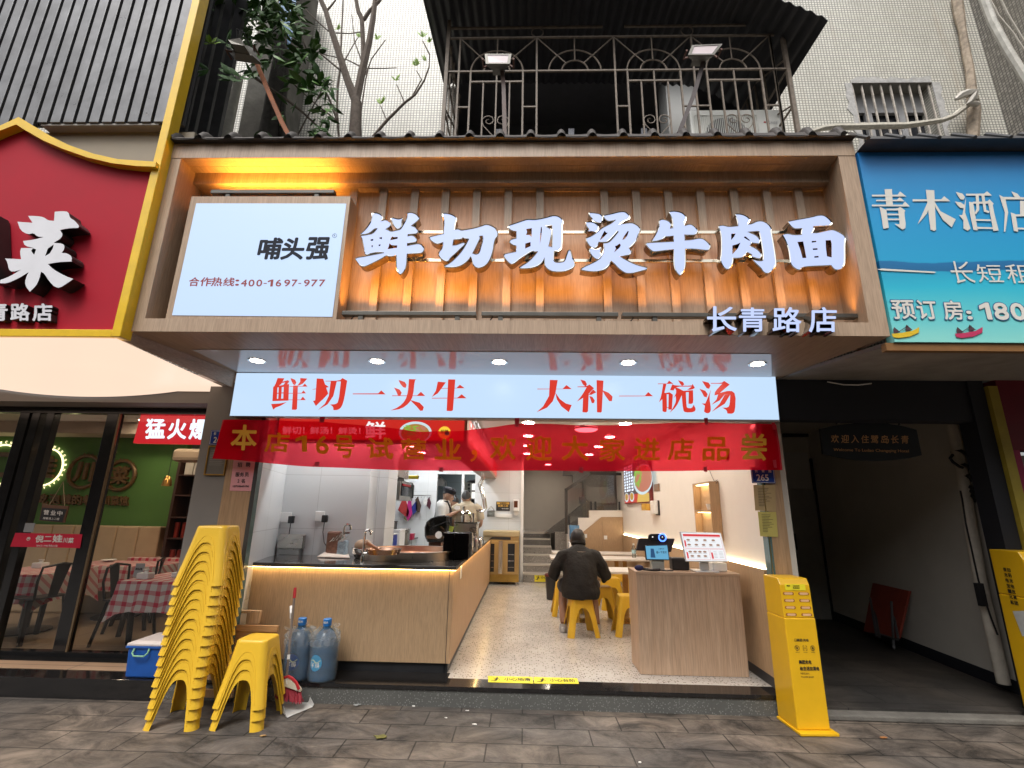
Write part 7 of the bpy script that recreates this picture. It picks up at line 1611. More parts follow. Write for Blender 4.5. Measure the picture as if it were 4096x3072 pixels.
MB().cyl((q.x,q.y,F+.874), (q.x,q.y,F+.902), .016, n=12).build('cap', WHITEP, bo); MB().lathe([(.0372,.07),(.0372,.13)], Vector((q.x,q.y,F+.668)), 16, False).build('label_band', paint('label_blue', (.35,.55,.62), .5, .1), bo)
bn_ = T('waste_bin', 'black waste bin with dark red rim beside the stairs', 'bin'); c = Vector((.475,4.2,F))
MB().lathe([(.085,.001),(.11,.37)], c, 24).build('body', BLACKP, bn_, smooth=True); MB().lathe([(.118,.365),(.122,.395),(.112,.40),(.105,.37)], c, 24, False).build('rim', paint('dark_red', (.14,.018,.018), .4, .1), bn_, smooth=True)

# ---------------------------------------------------------------- shop lamps
def dl(x, y, c_, s_, lab, grp, r=.075):
    t = T('ceiling_downlight', lab, 'downlight', grp); MB().cyl((x,y,2.7475), (x,y,2.742), r, n=20).build('lens', glow('lens_%s' % grp.split()[0], c_, s_), t); MB().lathe([(r,2.747),(r+.015,2.746),(r+.013,2.740),(r,2.741)], (x,y,0), 20, False).build('trim', WHITEP, t)
for x in (-2.2, -1.35):
    for y in (.85, 1.9, 3.2, 4.6, 5.7):
        if (x, y) == (-2.2, 1.9) or (x, y) == (-2.2, 3.2): continue
        dl(x, y, (.95,.98,1.0), 195, 'cool white round downlight in the kitchen ceiling', 'kitchen downlights')
for x in (.05, 1.35):
    for y in (.7, 1.9, 3.1, 4.3, 5.6): dl(x, y, (1.0,.87,.73), 185, 'warm white round downlight in the dining ceiling', 'dining downlights')
q = aZ((2345,1724), 2.70); t = T('ceiling_lamp', 'large round saucer ceiling lamp over the entrance', 'lamp'); MB().lathe([(.16,.045),(.165,.02),(.13,0),(0,-.004)], Vector((q.x,q.y,2.70)), 28, False).build('diffuser', glow('saucer', (1,.93,.85), 6), t, smooth=True); MB().lathe([(.165,.047),(.17,.03),(.165,.02)], Vector((q.x,q.y,2.70)), 28, False).build('rim', WHITEP, t)
dl(-1.3, 7.3, (.93,.97,1.0), 60, 'cool white round downlight in the back kitchen', 'rear kitchen downlight')
B(-2.6,-.2,6.42,8.1,2.7485,2.8).build('ceiling', DTILE, kind='structure')
dl(.6, 8.0, (1.0,.86,.70), 70, 'warm white round downlight over the stairs', 'stair downlight')
# ================================================================ the red banner across the opening
bnr = T('banner', 'sheer red cloth banner with gold characters tied under the slogan box', 'banner')
KS4 = crop(1700, 1600, 700/2212)
BY = -0.14
def interp(tab, x):
    for (a, b), (c, d) in zip(tab, tab[1:]):
        if x <= c: f = (x-a)/(c-a); f = f*f*(3-2*f)*.5+f*.5; return b+(d-b)*f
    return tab[-1][1]
xb0, xb1 = -2.845, 2.285
topz = [(-2.86, aY((915,1678),BY).z), (-2.4, aY((1085,1677),BY).z-.01), (-1.95, aY((1275,1686),BY).z), (-1.4, aY((1495,1705),BY).z), (-0.95, aY((1770,1728),BY).z-.0), (-.62, aY((1850,1724),BY).z), (0.0, aY((2070,1693),BY).z), (.6, aY((2330,1701),BY).z), (1.6, aY((2830,1690),BY).z), (2.3, aY((3095,1697),BY).z)]
botz = [(-2.86, aY((882,1836),BY).z), (-1.9, aY((1270,1868),BY).z), (-.9, aY((1700,1883),BY).z), (.7, aY((2400,1884),BY).z), (2.3, aY((3107,1880),BY).z)]
def cloth(u, v):
    x0, x1 = xb0+(-.02-.035*v if u < .02 else 0), xb1+(.025*v if u > .98 else 0)
    x = xb0+(xb1-xb0)*u; zt_, zb_ = interp(topz, x), interp(botz, x)
    y = BY - 0.012*math.sin(7*x+1.2*v)*(.3+v) - .018*math.sin(2.3*x+2)*(v) + .010*math.sin(17*x+5*v)*(1-v)
    if u == 0: x -= .03*v
    return Vector((x, y, zt_+(zb_-zt_)*v))
BCL = sheer('banner_cloth', (.78,.010,.035), .50, (1,.10,.14), .08)
MB().grid(cloth, 220, 14).build('cloth', BCL, bnr, smooth=True, fix=False)
for x0, x1 in ((xb0-.02, -2.60), (2.15, xb1+.02)):
    MB().grid(lambda u, v: Vector((x0+(x1-x0)*u, cloth((x0+(x1-x0)*u-xb0)/(xb1-xb0), v).y+.006, cloth(max(0,min(1,(x0+(x1-x0)*u-xb0)/(xb1-xb0))), v).z)), 10, 8).build('folded_end', paint('banner_double', (.42,.006,.018), .7, .08), bnr, smooth=True)
KG = crop(900, 1600, .4973)
GLT = sheer('banner_gold', (1.0,.47,.03), .34, (1,.52,.07), .04)
def onc(p):
    q = aY(p, BY); u = (q.x-xb0)/(xb1-xb0); zt_, zb_ = interp(topz, q.x), interp(botz, q.x); v = (zt_-q.z)/max(.01, zt_-zb_)
    return Vector((q.x, cloth(min(1,max(0,u)), min(1,max(0,v))).y-.004, q.z))
def kr(x, y): return (1700+x*700/2212, 1600+y*700/2212)
def kp(x, y): return KP(x, y)
chars = [('本',[KG(*p) for p in ((72,200),(278,205),(55,405))],.05),('店',[KG(*p) for p in ((340,262),(535,268),(325,420))],.045),('1',[KG(*p) for p in ((570,285),(660,288),(572,415))],.03),('6',[KG(*p) for p in ((730,285),(835,287),(732,435))],.05),('号',[KG(*p) for p in ((880,282),(1045,288),(880,465))],.05),('试',[KG(*p) for p in ((1140,300),(1355,305),(1140,475))],.05),('营',[KG(*p) for p in ((1420,310),(1620,315),(1420,480))],.05),('业',[KG(*p) for p in ((1690,312),(1900,315),(1690,480))],.05),('，',[KG(*p) for p in ((1975,400),(2030,402),(1975,498))],.02),
 ('欢',[kr(*p) for p in ((825,440),(1160,445),(820,765))],.045),('迎',[kr(*p) for p in ((1280,455),(1605,458),(1275,770))],.045),('大',[kr(*p) for p in ((1720,450),(2060,455),(1725,765))],.05),
 ('家',[(2397,1752),(2500,1752),(2395,1846)],.045),('进',[(2535,1752),(2640,1753),(2532,1842)],.045),('店',[(2675,1752),(2775,1752),(2668,1842)],.045),('品',[(2810,1748),(2918,1748),(2808,1844)],.045),('尝',[(2960,1733),(3062,1735),(2958,1842)],.045)]
for ch, q, bd in chars:
    a, b, c = onc(q[0]), onc(q[1]), onc(q[2]); ym = min(p.y for p in (a,b,c))-.006
    for p in (a,b,c): p.y = ym
    letter(MB(), ch, a, b, c, 0.0 if ch == '，' else bd*.48).build('character', GLT if ch not in '本尝' else GOLDL, bnr, fix=False)
TP = paint('red_tape', (.40,.006,.02), .4, .1)
for k, (x, y0_, y1_) in enumerate(((1288,1668,1690),(1268,1848,1868),(1765,1870,1888),(1788,1728,1742),(2068,1672,1708),(2325,1868,1892),(2330,1700,1708),(2825,1672,1700),(2822,1868,1888),(3095,1690,1720),(3100,1840,1872))):
    a, b = aY((x-9,y0_),BY-.03), aY((x+9,y1_),BY-.03)
    MB().slab([Vector((a.x,BY-.03,a.z)), Vector((b.x,BY-.028,a.z+.003)), Vector((b.x-.004,BY-.032,b.z)), Vector((a.x+.003,BY-.03,b.z+.004))], (0,.002,0)).build('tape', TP, bnr)

# ================================================================ yellow plastic stools
SH, SPITCH = 0.445, 0.0705
def stool_proto(sticker=False):
    t = T('plastic_stool', 'yellow plastic stool', 'stool'); PROTO.add(t)
    ST = .36
    def at(a, z):
        """point on the tapering rounded-square shell; a = 0..1 once round, side middles at 1/8, 3/8, ..."""
        f = 1-z/SH; hw = .120+.068*f+.010*f*f; rc = .045+.008*f; c = hw-rc
        k = math.floor(a*4); t = a*4-k-.5; s = 1 if t >= 0 else -1; t = abs(t)
        if t < ST: p = Vector((s*c*t/ST, -hw, z))
        else: an = R(45)*(t-ST)/(.5-ST); p = Vector((s*(c+rc*math.sin(an)), -c-rc*math.cos(an), z))
        return Matrix.Rotation(math.pi/2*k, 3, 'Z') @ p
    n = 96; AH = .318; TA = .315
    def zb(a):
        """height of the arch over each side"""
        d = abs(((a*4) % 1.0)-.5)/TA
        return 0.0 if d >= 1 else AH*(1-d**3.0)**(1/3.0)
    st_ = MB()
    top = SH-.018; rows = 7
    up = [[at(i/n, AH+.004+(top-AH-.004)*j/4) for i in range(n)] for j in range(5)]
    rim = [[Vector((p.x*k, p.y*k, z)) for p in up[-1]] for k, z in ((.985,SH-.008),(.94,SH-.001),(.87,SH),(.5,SH-.003),(.12,SH-.003))]
    st_.loft(up+rim, False); st_.add(rim[-1], [tuple(range(n))])
    # raised arch ribs beside each leg opening
    st_.build('seat', YEL, t, smooth=True, solid=.0045)
    for k in range(4):
        m = MB(); a0, a1 = (k+.5)/4, (k+1.5)/4; N_ = 44; vs = []
        for i in range(N_+1):
            g = i/N_; g = g+.06*math.sin(4*math.pi*g)*0; a = (a0+(a1-a0)*g) % 1.0; b = zb(a)
            vs += [at(a, b+(AH+.004-b)*j/8) for j in range(9)]
        m.add(vs, [(i*9+j,(i+1)*9+j,(i+1)*9+j+1,i*9+j+1) for i in range(N_) for j in range(8)]).build('leg', YEL, t, smooth=True, solid=.0045)
        pts = []
        for i in range(25):
            x = -1+2*i/24; h = max(.03, (AH+.052)*max(0, 1-abs(x)**2.8)**(1/2.6)); q = at((k+.5)/4+x*.088, h); pts.append(Vector((q.x*1.003, q.y*1.003, q.z)))
        MB().tube(pts, .0028, 4).build('arch_rib', YEL, t, smooth=True)
    return t
base = stool_proto()
def put_stool(x, y, z, rz, label, group=None, tilt=(0,0)):
    global base
    if base.get('used'): o = copy_tree(base); PROTO.add(o)
    else: o = base; base['used'] = 1
    for c_ in [o]:
        c_.location = (x, y, z); c_.rotation_euler = (tilt[0], tilt[1], rz); c_['label'] = label
        if group: c_['group'] = group
    return o
def sticker_on(o, zz, side, par_label=None):
    """small printed label on the front right edge of a stool"""
    m1, m2 = MB(), MB()
    f = 1-zz/SH; hw = .118+.070*f+.012*f*f
    y_ = -hw-.0012; x0 = .045
    for m, a, b in ((m1,0,.022),(m2,.022,.036)):
        m.add([(x0+a,y_-.001,zz-.016),(x0+b,y_-.001,zz-.016),(x0+b,y_+.004,zz+.016),(x0+a,y_+.004,zz+.016)], [(0,1,2,3)])
    R_ = Matrix.Rotation(side, 4, 'Z')
    for m, mt in ((m1, paint('label_navy', (.02,.02,.03), .4, .1)), (m2, WHITEP)):
        q = m.build('label', mt, o); q.data.transform(R_)
SX, SYs = -2.59, -.39
RZS = R(1)
for k in range(15):
    jx, jy = random.uniform(-.002,.002), random.uniform(-.002,.002)
    lab = 'yellow plastic stool inside the tall stack of fifteen' if 0 < k < 14 else ('bottom yellow stool of the tall stack, its legs on the paving' if k == 0 else 'topmost yellow stool of the tall stack')
    o = put_stool(SX+jx+.006*k*(.3), SYs+jy, SPITCH*k, RZS+random.uniform(-.008,.008), lab, 'stools nested in the tall stack')
    if k in (13, 14, 7): sticker_on(o, SH-.055, R(90))
for k in range(3):
    o = put_stool(-2.112, -.362, SPITCH*k, R(-1)+random.uniform(-.01,.01), ('bottom stool of the short stack of three, beside the dustpan', 'middle stool of the short stack of three', 'top stool of the short stack of three')[k], 'stools in the short stack')
    if k == 0: sticker_on(o, SH-.075, R(90))
G2 = 'yellow stools in the shop'
base2 = [(.70,1.87,R(8),'yellow stool under the seated man'), (1.08,2.62,R(5),'yellow stool at the right behind the seated man'), (1.36,3.55,R(8),'yellow stool at the second table, right of the man'), (1.30,1.95,R(0),'yellow stool half hidden by the pay desk corner'), (.60,3.02,R(0),'yellow stool left of the man, by the waste bin'), (1.05,4.2,R(0),'yellow stool behind the second table, left one'), (1.62,4.2,R(0),'yellow stool behind the second table, right one'), (1.72,2.62,R(3),'yellow stool behind the pay desk terminal')]
for x, y, rz, l in base2: put_stool(x, y, F, rz, l, G2)
base['group'] = 'stools nested in the tall stack'

# ================================================================ box, bench, bottles, broom, dustpan
L3_, A8, B8 = crop(0,2300,.4654), crop(400,2000,.4973), crop(500,2400,.405)
sb = T('storage_box', 'blue plastic storage box with white lid and green handle on the left doorstep', 'storage box')
BLUEP = paint('blue_plastic', (.012,.085,.36), .35, .12, 9)
x0, x1 = -3.42, -2.98; y0, y1 = -.02, .33; zz = .157
MB().loft([[Vector(p) for p in ((x0+.012,y0+.01,zz),(x1-.012,y0+.01,zz),(x1-.012,y1-.01,zz),(x0+.012,y1-.01,zz))],[Vector(p) for p in ((x0,y0,zz+.245),(x1,y0,zz+.245),(x1,y1,zz+.245),(x0,y1,zz+.245))]]).build('body', BLUEP, sb, bevel=.014)
B(x0-.012,x1+.012,y0-.012,y1+.012,zz+.232,zz+.25).build('rim', BLUEP, sb, bevel=.004)
MB().loft([[Vector(p) for p in ((x0-.01,y0-.01,zz+.251),(x1+.01,y0-.01,zz+.251),(x1+.01,y1+.01,zz+.251),(x0-.01,y1+.01,zz+.251))],[Vector(p) for p in ((x0-.008,y0-.008,zz+.27),(x1+.008,y0-.008,zz+.27),(x1+.008,y1+.008,zz+.27),(x0-.008,y1+.008,zz+.27))],[Vector(p) for p in ((x0+.03,y0+.03,zz+.285),(x1-.03,y0+.03,zz+.285),(x1-.03,y1-.03,zz+.285),(x0+.03,y1-.03,zz+.285))]]).build('lid', paint('frosted_lid', (.62,.56,.54), .4, .06), sb, bevel=.006)
hx = aY(L3_(1222,650), y0).x
MB().tube([(hx-.065,y0-.004,zz+.235),(hx-.067,y0-.022,zz+.20),(hx-.045,y0-.03,zz+.178),(hx+.045,y0-.03,zz+.178),(hx+.067,y0-.022,zz+.20),(hx+.065,y0-.004,zz+.235)], .007, 6).build('handle', paint('mint_handle', (.24,.50,.30), .4, .1), sb, smooth=True)
PINE = wood('pine', (.46,.24,.10), (.60,.36,.17), 'x', .5, 1.0, knots=1)
PINEL = wood('pine_pale', (.55,.36,.20), (.66,.47,.30), 'z', .5)
be = T('wooden_bench', 'pale pine armchair bench half hidden behind the yellow stools', 'bench')
q0, q1 = aY(A8(990,1000), .10), aY(A8(1425,1385), .10)
by = .02
a, b = aY(A8(985,1003), by), aY(A8(1432,1003), by)
z_s = a.z
B(-2.60,b.x,by,by+.03,z_s-.20,z_s).build('back_board', PINE, be, bevel=.004); B(-2.60,b.x-.02,by+.005,by+.03,z_s-.42,z_s-.205).build('lower_board', PINE, be, bevel=.004)
B(-2.60,b.x+.004,by-.012,by-.001,z_s-.05,z_s+.004).build('top_rail', PINE, be, bevel=.004)
u0, u1 = aY(A8(1195,1000), by+.05), aY(A8(1285,890), by+.05)
MB().slab([aY(A8(1190,998), by+.05), aY(A8(1268,998), by+.05), aY(A8(1288,893), by+.05), aY(A8(1212,890), by+.05)], (0,.04,0)).build('arm_post', PINEL, be, bevel=.003)
MB().slab([aY(A8(1000,912), by+.05), aY(A8(1210,912), by+.05), aY(A8(1210,890), by+.05), aY(A8(1000,890), by+.05)], (0,.04,0)).build('arm_rail', PINEL, be, bevel=.003)
for x in (-2.52, b.x-.06): B(x-.03,x+.03,by-.05,by+.0,0.001,z_s-.21).build('leg', PINEL, be, bevel=.003)
a, b2 = aZ(A8(700,1520), 0.13), aZ(A8(1062,1520), .13); B(a.x,b2.x,-.10,-.075,.055,.115).build('stretcher', PINEL, be, bevel=.003)
# water bottles in plastic bags
WATER = None
m_, n_3, p_ = _new('water_blue'); p_.inputs['Base Color'].default_value = (.022,.095,.19,1); p_.inputs['Roughness'].default_value = .08; p_.inputs['Alpha'].default_value = .80; p_.inputs['Specular IOR Level'].default_value = .6
WATER = m_
BAG = sheer('clear_bag', (.55,.57,.58), .80, (.97,.98,.99), .14)
BAGT = sheer('bag_top', (.55,.56,.55), .66, (.95,.96,.97), .2)
for k, (cx, cyy, l, pal) in enumerate(((-1.965,.085,'left water bottle with darker blue label, wrapped in a clear bag behind the broom','d'), (-1.735,.075,'right water bottle with bright blue round label, wrapped in a clear bag','b'))):
    t = T('water_bottle', l, 'water bottle', 'bagged water bottles'); c = Vector((cx,cyy,F+.001)); r_ = .112
    prof = [(.085,0),(r_-.004,.012),(r_,.04),(r_-.004,.075),(r_,.09),(r_,.15),(r_-.005,.165),(r_,.18),(r_,.27),(r_-.008,.29),(r_-.02,.33),(.06,.385),(.034,.405),(.031,.43)]
    MB().lathe(prof, c, 32, True).build('body', WATER, t, smooth=True)
    MB().lathe([(.034,.425),(.036,.43),(.036,.478),(.031,.482),(0,.483)], c, 20, False).build('cap', paint('cap_blue', (.015,.17,.52), .35, .1), t, smooth=True)
    letter(MB(), '恒大', c+Vector((-.022,-.0375,.466)), c+Vector((.022,-.0375,.466)), c+Vector((-.022,-.0375,.447)), .02).build('cap_lettering', WINK, t, fix=False)
    ang = -.25 if pal == 'b' else -.05
    def onb(u, v, d=0.0012):
        a_ = -math.pi/2+ang+u/r_; return c+Vector(((r_+d)*math.cos(a_), (r_+d)*math.sin(a_), .155+v))
    m = MB(); ring = [[onb(.056*f*math.cos(2*math.pi*i/28), .062*f*math.sin(2*math.pi*i/28), .0012) for i in range(28)] for f in (.02,.35,.7,1.0)]
    m.loft(ring, False).build('label', paint('label_sky' if pal == 'b' else 'label_deep', (.012,.27,.50) if pal == 'b' else (.010,.06,.22), .35, .05), t)
    for ch, u0 in (('恒',.002),('大',-.042)):
        V, Fc, rim, vx0, vx1, vy0, vy1 = outline(ch); m = MB()
        for dx in (-.0012, 0, .0012):
            P_ = [onb(u0+.036*(1-(x-vx0)/(vx1-vx0))+dx, -.036+.04*(1-(y_-vy0)/(vy1-vy0)), .0024+abs(dx)*.1) for x, y_ in V]; m.add(P_, Fc)
        m.build('label_character', WINK, t, fix=False)
    m = MB(); pts = [onb(-.045+.09*i/10, .012+.010*math.sin(i*.75), .0026) for i in range(11)]; m.tube(pts, .0028, 4); m.build('label_swoosh', paint('swoosh', (.55,.60,.30), .5, .1), t)
    random.seed(20+k); seg = 60
    rows = []
    for j in range(22):
        h = j/21; z = .002+.40*h
        rr_ = r_+.008 if h < .70 else r_+.008-(h-.70)/.30*.045+.02*math.sin((h-.7)*10)
        if h < .06: rr_ = r_-.004+.012*h/.06
        row = []
        for i in range(seg):
            a_ = 2*math.pi*i/seg
            wv_ = (.0015+.016*max(0,h-.62)/.38)*(math.sin(a_*7+9*h+k)+.7*math.sin(a_*13-14*h)+.5*math.sin(a_*23+5*h))
            row.append(c+Vector(((rr_+wv_)*math.cos(a_),(rr_+wv_)*math.sin(a_),z+.010*math.sin(a_*5+k)*(h > .9))))
        rows.append(row)
    ns_ = 14
    bagm = MB().loft(rows[:ns_+1], False); bagm.build('bag', BAG, t, smooth=True, fix=False)
    MB().loft(rows[ns_:], False).build('bag_neck', BAGT, t, smooth=True, fix=False)
    m = MB()
    for q_ in range(9):
        a_ = random.uniform(0,6.28); p0 = c+Vector(((r_-.02)*math.cos(a_),(r_-.02)*math.sin(a_),.38)); out = Vector((math.cos(a_),math.sin(a_),0))
        m.add([p0, p0+out*.03+Vector((.02,0,.03)), p0+out*.05+Vector((-.01,0,.045)), p0+out*.02+Vector((-.03,0,.02))], [(0,1,2,3)])
    m.build('bag_frill', BAGT, t, fix=False)
# broom
bm2 = T('broom', 'red and cream broom with grey pole leaning against the counter step', 'broom')
p0 = Vector((-2.015,-.085,.235)); p1 = Vector((-1.955,.03,.87)); hd_ = Vector((-1.94,.055,.97))
pA_, pB_ = aY(A8(1500,1430), -.16), aY(A8(1562,790), -.02); pC_ = aY(A8(1570,705), -.0)
MB().tube([pA_, pB_], .011, 8).build('pole', paint('pole_grey', (.16,.13,.11), .4, .15), bm2, smooth=True); MB().tube([pB_, pB_.lerp(pC_,.5), pC_], [.0135,.0145,.0125], 10).build('grip', paint('grip_red', (.40,.012,.02), .35, .1), bm2, smooth=True)
q = pA_.lerp(pB_,.22); MB().tube([q, q+(pB_-pA_).normalized()*.035], .0125, 8).build('pole_label', WHITEP, bm2)
q = [aY(B8(*p), -.17) for p in ((1495,820),(1520,795),(1590,785),(1650,800),(1690,840),(1728,890),(1730,912),(1610,870),(1500,835))]
MB().slab(q, (0,.04,0)).build('head', paint('cream_plastic', (.62,.58,.46), .4, .06), bm2, bevel=.005)
pts = [aY(B8(*p), -.165) for p in ((1505,812),(1530,785),(1580,765),(1612,755),(1650,775),(1690,815),(1718,885))]; MB().tube(pts, .012, 6).build('head_rim', MATS['grip_red'], bm2, smooth=True)
MB().tube([aY(B8(1595,770),-.165), aY(B8(1600,830),-.168)], .006, 5).build('socket_rib', WHITEP, bm2)
m = MB(); random.seed(12); Lq, Rq = [aY(B8(*p), -.16) for p in ((1493,835),(1726,908))]; lq, rq = [aY(B8(*p), -.20) for p in ((1480,965),(1735,1025))]
for i in range(150):
    f = i/149; a = Lq.lerp(Rq,f)+Vector((0,random.uniform(0,.04),0)); b = lq.lerp(rq,f+random.uniform(-.02,.02))+Vector((0,random.uniform(-.01,.05),random.uniform(-.012,.008))); m.tube([a,a.lerp(b,.6)+Vector((0,-.004,0)),b], .003, 3)
m.build('bristles', paint('bristle_red', (.26,.006,.018), .7, .15), bm2)
# dustpan
dp = T('dustpan', 'white long-handled dustpan lying open on the paving under the broom', 'dustpan')
DPM = paint('dustpan_white', (.50,.49,.47), .45, .1, 8, dirt=.4)
fl_ = [aZ(B8(*p), .004) for p in ((1600,1165),(1852,1058))]; L_ = fl_[0]; R_ = fl_[1]
bk = [aZ(B8(*p), .004) for p in ((1500,1040),(1740,945))]; BL, BR_ = bk
rise = Vector((0,0,.075)); wbl, wbr = BL+Vector((-.005,.02,.085)), BR_+Vector((.0,.02,.085))
MB().add([L_,R_,BR_,BL, L_+Vector((-.012,0,.02)), wbl, wbr, R_+Vector((.012,0,.02))], [(0,1,2,3),(0,3,5,4),(3,2,6,5),(2,1,7,6)]).build('pan', DPM, dp, solid=.004, bevel=.002)
ha = wbl.lerp(wbr,.4); hb_ = aY(B8(1640,60), .03); hm = aY(B8(1638,180), .01)
MB().tube([ha, ha+Vector((0,.01,.05)), hm, hb_], [.012,.010,.008,.008], 7).build('handle', paint('handle_beige', (.36,.28,.20), .5, .1), dp, smooth=True); MB().tube([hm, aY(B8(1640,130),.0), hb_], [.009,.012,.012], 8).build('hook_grip', WHITEP, dp, smooth=True)

# ================================================================ power-bank kiosks
KY = paint('kiosk_yellow', (.70,.40,.010), .34, .06, 4, coat=.1)
KL2 = crop(2996, 2247, .4973)
def kiosk(lab, full=True):
    t = T('powerbank_kiosk', lab, 'kiosk', 'yellow power bank kiosks'); PROTO.add(t)
    # front panel bows forward; body tapers back to the top
    W2, D2, HH = .126, .135, 1.095
    MB().loft([[Vector(p) for p in ((-W2,-D2,.022),(W2,-D2,.022),(W2,D2,.022),(-W2,D2,.022))],[Vector(p) for p in ((-W2,-D2+.006,.80),(W2,-D2+.006,.80),(W2,D2,.80),(-W2,D2,.80))]]).build('body', KY, t, bevel=.008)
    MB().loft([[Vector(p) for p in ((-W2+.003,-D2+.012,.801),(W2-.003,-D2+.012,.801),(W2-.003,D2,.801),(-W2+.003,D2,.801))],[Vector(p) for p in ((-W2+.003,-D2+.022,HH-.05),(W2-.003,-D2+.022,HH-.05),(W2-.003,D2,HH-.05),(-W2+.003,D2,HH-.05))],[Vector(p) for p in ((-W2+.003,-D2+.05,HH),(W2-.003,-D2+.05,HH),(W2-.003,D2,HH),(-W2+.003,D2,HH))]]).build('dispenser_head', KY, t, bevel=.006)
    B(-W2-.012,W2+.03,-D2-.055,D2,.001,.021).build('base_plate', KY, t, bevel=.004)
    fy = lambda z: -D2+.012+.010*(z-.801)/.244-.0025
    SLOTM = paint('slot_light', (.70,.42,.22), .3, .1)
    for r in range(4):
        for c in (-1, 1):
            z = 1.0-.052*r-.02; x = c*.063; y = fy(z)
            cap = [Vector((x+sx_*.034+.0105*math.cos(a), y, z+.0105*math.sin(a))) for sx_, a0 in ((1,-90),(-1,90)) for a in [R(a0+180*i/6) for i in range(7)]]
            ctr = Vector((x,y,z)); MB().glyph([cap, [ctr+(p-ctr)*.76 for p in cap]], (0,.003,0), True, True).build('slot_rim', paint('slot_rim', (.32,.12,.02), .4, .1), t); MB().add([ctr+(p-ctr)*.78+Vector((0,-.0004,0)) for p in cap], [tuple(range(len(cap)))]).build('slot', SLOTM, t)
    z0, z1 = 1.005, 1.052
    MB().add([(-.085,fy(z0)-.0005,z0),(.085,fy(z0)-.0005,z0),(.085,fy(z1)-.001,z1),(-.085,fy(z1)-.001,z1)], [(0,1,2,3)]).build('label', paint('label_lemon', (.80,.68,.03), .4, .03), t)
    y = fy(z0)-.0022
    letter(MB(), '美团', (-.072,y-.0008,1.045), (-.045,y-.0008,1.045), (-.072,y,1.034), .02).build('label_lettering', INK, t, fix=False); letter(MB(), '扫码充电', (-.02,y-.0008,1.044), (.035,y-.0008,1.044), (-.02,y,1.034), .01).build('label_lettering', INK, t, fix=False); letter(MB(), '随借随还', (-.02,y-.0008,1.028), (.035,y-.0008,1.028), (-.02,y,1.018), .01).build('label_lettering', INK, t, fix=False)
    yy = lambda z: -D2+.006*z/.80-.002
    def ln(s, x0, x1, zt_, zb2_, b_=.02): letter(MB(), s, (x0,yy(zt_)-.0008,zt_), (x1,yy(zt_)-.0008,zt_), (x0,yy(zb2_)-.0008,zb2_), b_).build('lettering', INK, t, fix=False)
    ln('美团·充电', -.05, .045, .652, .632); MB().tube([Vector((-.06+.011*math.cos(a),yy(.64)-.001,.642+.011*math.sin(a))) for a in [2*math.pi*i/4+.785 for i in range(4)]], .0012, 4, True).build('brand_box', INK, t)
    for x, ch in ((-.055,'¥'), (.008,''), (.070,'电')):
        m = MB(); c = Vector((x,yy(.585)-.001,.585))
        if ch: m.tube(arc(c, .017, 0, 360, 20), .0014, 4); letter(m, ch, c+Vector((-.008,-.001,.009)), c+Vector((.008,-.001,.009)), c+Vector((-.008,-.001,-.009)), .02)
        else:
            for sx_ in (-1,1):
                for sz_ in (-1,1): m.tube([c+Vector((sx_*.015,0,sz_*.007)), c+Vector((sx_*.015,0,sz_*.016)), c+Vector((sx_*.006,0,sz_*.016))], .0013, 4)
            m.tube([c+Vector((-.018,0,0)), c+Vector((.018,0,0))], .0013, 4)
        m.build('icon', INK, t, fix=False); 
    for x, s in ((-.055,'免押租借'),(.008,'扫码租借'),(.070,'随借随还')): ln(s, x-.016, x+.016, .558, .551, 0)
    ln('美团充电', -.055, .045, .50, .472, .03); ln('给生活加满电', -.053, .10, .455, .427, .03); ln('MEITUAN', -.052, .015, .412, .400, 0); ln('POWER BANK', -.051, .05, .388, .376, 0)
    if not full:
        for s, x in (('扫码充电找美团',0), ('借充电宝一元起',.03)):
            for k, ch in enumerate(s): letter(MB(), ch, (-W2-.0015,.02+x,.98-.035*k), (-W2-.0015,-.005+x,.98-.035*k), (-W2-.0015,.02+x,.955-.035*k), .03).build('side_character', INK, t, fix=False)
        MB().add([(-W2-.002,.05,.70),(-W2-.002,-.05,.72),(-W2-.002,-.045,.58),(-W2-.002,.02,.55)], [(0,1,2,3)]).build('torn_sticker', paint('torn_paper', (.5,.5,.48), .7, .2), t)
    return t
k1 = kiosk('yellow power bank kiosk standing against the right wood post'); k1.location = (2.205, -.165, 0); k1.rotation_euler = (0,0,R(3))
k2 = kiosk('yellow power bank kiosk cropped by the right edge of the photo', False); k2.location = (4.215, -.165, .0); k2.rotation_euler = (0,0,R(-2)); k2.scale = (1.2,1.2,1.22)

# ================================================================ litter
random.seed(31)
for q, mt, lab, sc_ in (((500+.405*1368,2400+.405*1345), paint('tan_scrap', (.36,.22,.09), .8, .2), 'tan cardboard scrap on the paving before the short stack', .022), ((2996+.4973*1083,2247+.4973*1418), paint('orange_leaf', (.36,.15,.05), .7, .2), 'small orange fallen leaf on the dark paving at right', .022), ((900+.5425*1150,2500+.5425*830), paint('olive_leaf', (.13,.12,.03), .7, .2), 'olive fallen leaf on the paving in the middle', .05), ((900+.5425*975,2500+.5425*592), paint('grey_scrap', (.25,.25,.24), .8, .1), 'grey flat scrap near the step', .03)):
    p = aZ(q, .006); n = 9
    MB().slab([p+Vector((sc_*math.cos(2*math.pi*i/n)*random.uniform(.6,1.3), sc_*.7*math.sin(2*math.pi*i/n)*random.uniform(.6,1.2), .006*random.random())) for i in range(n)], (0,0,.003)).build('litter', mt, label=lab, cat='litter')
